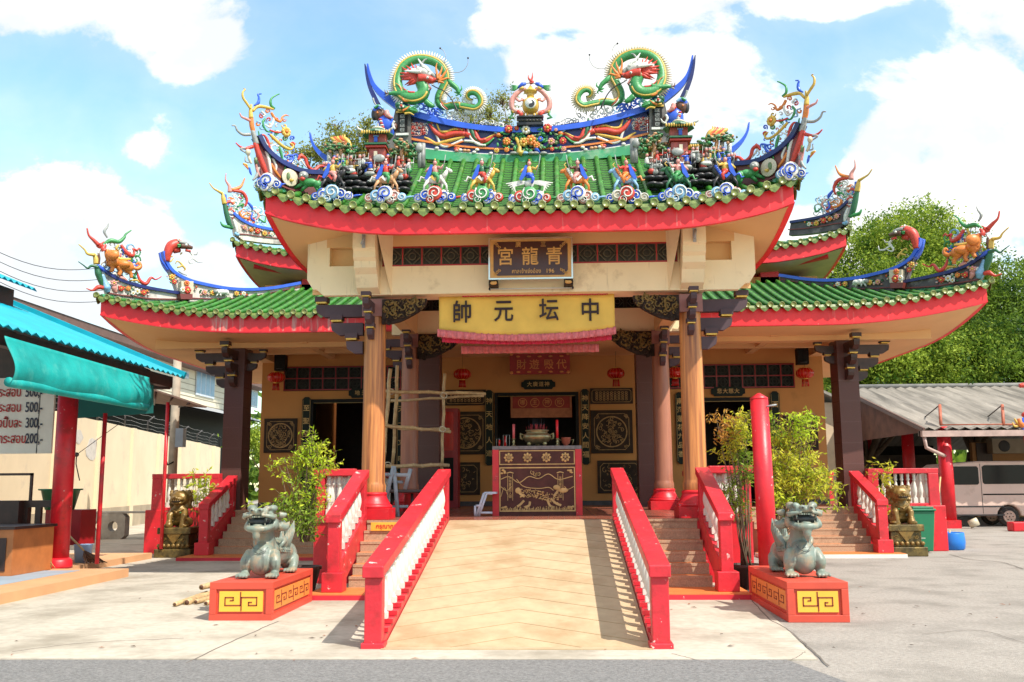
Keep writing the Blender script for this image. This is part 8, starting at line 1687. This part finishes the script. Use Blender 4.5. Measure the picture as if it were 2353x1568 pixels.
# ================================================================ TREES
TL1 = leafm('tree_leaf_bright', (.05, .13, .012), (.40, .50, .06), .75); TL2 = leafm('tree_leaf_deep', (.025, .07, .010), (.19, .29, .03), .7); TL3 = leafm('tree_leaf_olive', (.11, .14, .03), (.34, .36, .08), .5); BARK = mat('bark', (.14, .10, .07), .9, .3, 4, .4, 12)
def tree(label, base, blobs, n, size, lm, name='tree', seed=0, trunk=.35, dark=None, sparse=False):
    """blobs: (x, y, z, r) crown masses in metres; leaves gather in drooping tufts on the outside of each mass"""
    rg = np.random.default_rng(seed); t = thing(name, label, 'tree', base); base = Vector(base); m = MB(); top = np.mean([b_[2] for b_ in blobs]); cx = np.mean([b_[0] for b_ in blobs]); cy_ = np.mean([b_[1] for b_ in blobs])
    fork = Vector((base.x * .7 + cx * .3, base.y * .7 + cy_ * .3, base.z + (top - base.z) * .35)); m.tube(crv([tuple(base), tuple(base.lerp(fork, .5) + Vector((.2, 0, 0))), tuple(fork)], 5), [trunk, trunk * .75, trunk * .6], BARK, 10)
    for (x, y, z, r) in blobs: e = Vector((x, y, z)); mid = fork.lerp(e, .5) + Vector((rg.normal() * .3, rg.normal() * .3, .3)); m.tube(crv([tuple(fork), tuple(mid), tuple(e)], 5), [trunk * .4, trunk * .2, .03], BARK, 6)
    pts = []; tot = sum(b_[3] ** 2 for b_ in blobs)
    for (x, y, z, r) in blobs:
        k = int(n * r * r / tot / 14); ns = int(9 + r * r * 4.5); c = rg.normal(size=(ns, 3)); c /= np.linalg.norm(c, axis=1)[:, None]; c *= (r * rg.uniform(.45 if not sparse else .1, 1.12, (ns, 1))) * np.array([1, 1, .8]); c = c[rg.integers(0, ns, k)] + np.clip(rg.normal(size=(k, 3)), -2, 2) * np.array([.17, .17, .10]) * (.6 + .35 * r) + (x, y, z)
        tuft = np.clip(rg.normal(size=(k, 14, 3)), -1.8, 1.8) * size * np.array([1.2, 1.2, .7]); tuft += np.linspace(0, 1, 14)[None, :, None] * (rg.normal(size=(k, 1, 3)) * size * 2.2 + np.array([0, 0, -size * .8])); pts.append((c[:, None, :] + tuft).reshape(-1, 3))
        if sparse:
            for q in c[:: max(1, k // 14)]: m.tube([(x, y, z - r * .6), tuple((q + np.array((x, y, z))) / 2), tuple(q)], [.04, .03, .012], BARK, 4)
    m.obj('trunk', t); leaves('crown', np.concatenate(pts), size, lm, t, seed, .42, .4); return t
def blob(u, v, Y, r): p = at(u, v, Y); return (p.x, p.y, p.z, r)
tree('broad light-green tree behind the right wing roof, tallest on the right', (13.5, 56, 0), [blob(1990, 612, 56, 3.0), blob(2060, 572, 56, 2.6), blob(2130, 552, 57, 2.6), blob(2010, 552, 58, 1.6), blob(2180, 612, 56, 2.8), blob(1940, 692, 56, 2.6), blob(2040, 692, 54, 3.0), blob(2140, 692, 54, 3.0), blob(1910, 622, 58, 1.6), blob(2000, 745, 54, 3.0), blob(2100, 775, 53, 3.0), blob(2220, 692, 55, 2.4), blob(2100, 522, 58, 1.3), blob(2170, 542, 58, 1.2), blob(2205, 582, 57, 1.4)], 88000, .22, TL1, 'broad_tree', 1, .55)
tree('deep green tree at the right edge, behind the shed roof', (22, 52, 0), [blob(2260, 712, 52, 2.8), blob(2330, 692, 52, 2.6), blob(2240, 785, 51, 2.8), blob(2340, 765, 50, 3.0), blob(2180, 825, 50, 2.6), blob(2280, 855, 49, 2.8), blob(2350, 855, 50, 2.8), blob(2300, 632, 53, 1.5), blob(2420, 725, 52, 3), blob(2410, 855, 50, 3), blob(2120, 875, 51, 2.2), blob(2500, 785, 52, 3)], 64000, .22, TL2, 'broad_tree', 2, .5)
tree('yellow-green feathery tree low between the granite column and the shed roof', (15.5, 49.5, 0), [blob(2000, 850, 49.5, 2.0), blob(2060, 820, 49.5, 2.2), blob(2130, 815, 49, 2.0), blob(2150, 885, 49, 1.8), blob(2210, 875, 49, 1.8), blob(1960, 825, 50, 2.0), blob(2080, 870, 48.5, 1.6), blob(1920, 905, 50, 2.0), blob(2250, 805, 49, 1.4)], 34000, .21, TL1, 'feathery_tree', 3, .35)
tree('wispy tree whose top shows behind the left slope of the porch roof', (-9, 60, 0), [blob(725, 345, 60, .9), blob(790, 325, 60, 1.2), blob(845, 310, 60, 1.1), blob(770, 365, 60, 1.4), blob(830, 360, 60, 1.4), blob(700, 352, 60, .7), blob(880, 345, 60, 1.2), blob(775, 288, 60, .6), blob(845, 282, 60, .6)], 8500, .23, TL3, 'wispy_tree', 4, .3, sparse=True)
tree('wispy tree top showing above the ridge between the left dragon and the urn', (2, 60, 0), [blob(1095, 292, 60, 1.0), blob(1065, 262, 60, .8), blob(1125, 268, 60, .9), blob(1155, 225, 60, .9), blob(1070, 245, 60, .9), blob(1155, 285, 60, .9), blob(1290, 303, 60, .5)], 3600, .20, TL3, 'wispy_tree', 5, .3, sparse=True)
hd_ = [blob(575, 1003, 50, .7), blob(590, 1000, 50, .7), blob(600, 1006, 50, .7)]
tree('bright shrub top peeping over the boundary wall beside the left wing', (-14.5, 52, 0), hd_, 2500, .2, TL1, 'garden_tree', 6, .15)
# far backdrop of low houses and trees, closing the view between things
for i, (x, y, w, h_, c) in enumerate(((-60, 95, 26, 7, (.5, .45, .38)), (-95, 80, 24, 9, (.42, .4, .36)), (60, 90, 24, 7, (.45, .38, .3)), (95, 85, 26, 8, (.5, .46, .4)))):
    t = thing('far_house', ('far grey-cream house beyond the left court', 'far taller house at the extreme left background', 'far tan house behind the shed', 'far pale house at the extreme right background')[i], 'house', (x, y, 0)); m = MB(); m.box(x - w / 2, x + w / 2, y, y + 10, 0, h_, mat('far_wall_%d' % i, c, .8)); m.obj('wall', t); m = MB(); m.add([(x - w / 2 - 1, y - 1, h_), (x + w / 2 + 1, y - 1, h_), (x + w / 2 + 1, y + 5, h_ + 3), (x - w / 2 - 1, y + 5, h_ + 3), (x - w / 2 - 1, y + 11, h_), (x + w / 2 + 1, y + 11, h_)], [(0, 1, 2, 3), (3, 2, 5, 4), (0, 3, 4), (1, 5, 2)], BRN); m.obj('roof', t)
rg = np.random.default_rng(9); xs_ = rg.uniform(-220, 220, 30000); pt = np.stack([xs_, 120 + rg.normal(size=30000) * 5, np.abs(rg.normal(size=30000)) * 3.2 * (1 + .5 * np.sin(xs_ * .13) + .3 * np.sin(xs_ * .31))], 1)
hw = leaves('distant_trees', pt, 1.6, TL2, None, 9, .6, .2); tag(hw, 'dim green band of distant trees along the horizon', 'trees', kind='stuff')
# fallen leaves and litter scattered on the court
lt = MB(); rnd = random.Random(8); LF = [mat('dry_leaf', (.28, .10, .04), .8), mat('dark_leaf_litter', (.09, .06, .04), .8)]
for k in range(90):
    x, y_ = rnd.uniform(-7, 9), rnd.uniform(9.2, 16); 
    if -1.6 < x < 1.6 and y_ > 10: continue
    if abs(abs(x) - 3.7) < .6 and 11.8 < y_ < 14.6: continue
    a = rnd.uniform(0, 6.28); r_ = rnd.uniform(.02, .055); c_, s_ = math.cos(a) * r_, math.sin(a) * r_; z = .02
    lt.add([(x - c_, y_ - s_, z), (x + s_ * .4, y_ - c_ * .4, z + .01), (x + c_, y_ + s_, z + .004), (x - s_ * .4, y_ + c_ * .4, z + .008)], [(0, 1, 2, 3)], rnd.choice(LF))
tag(lt.obj('fallen_leaves'), 'small dry leaves scattered over the concrete court', 'leaves', kind='stuff')
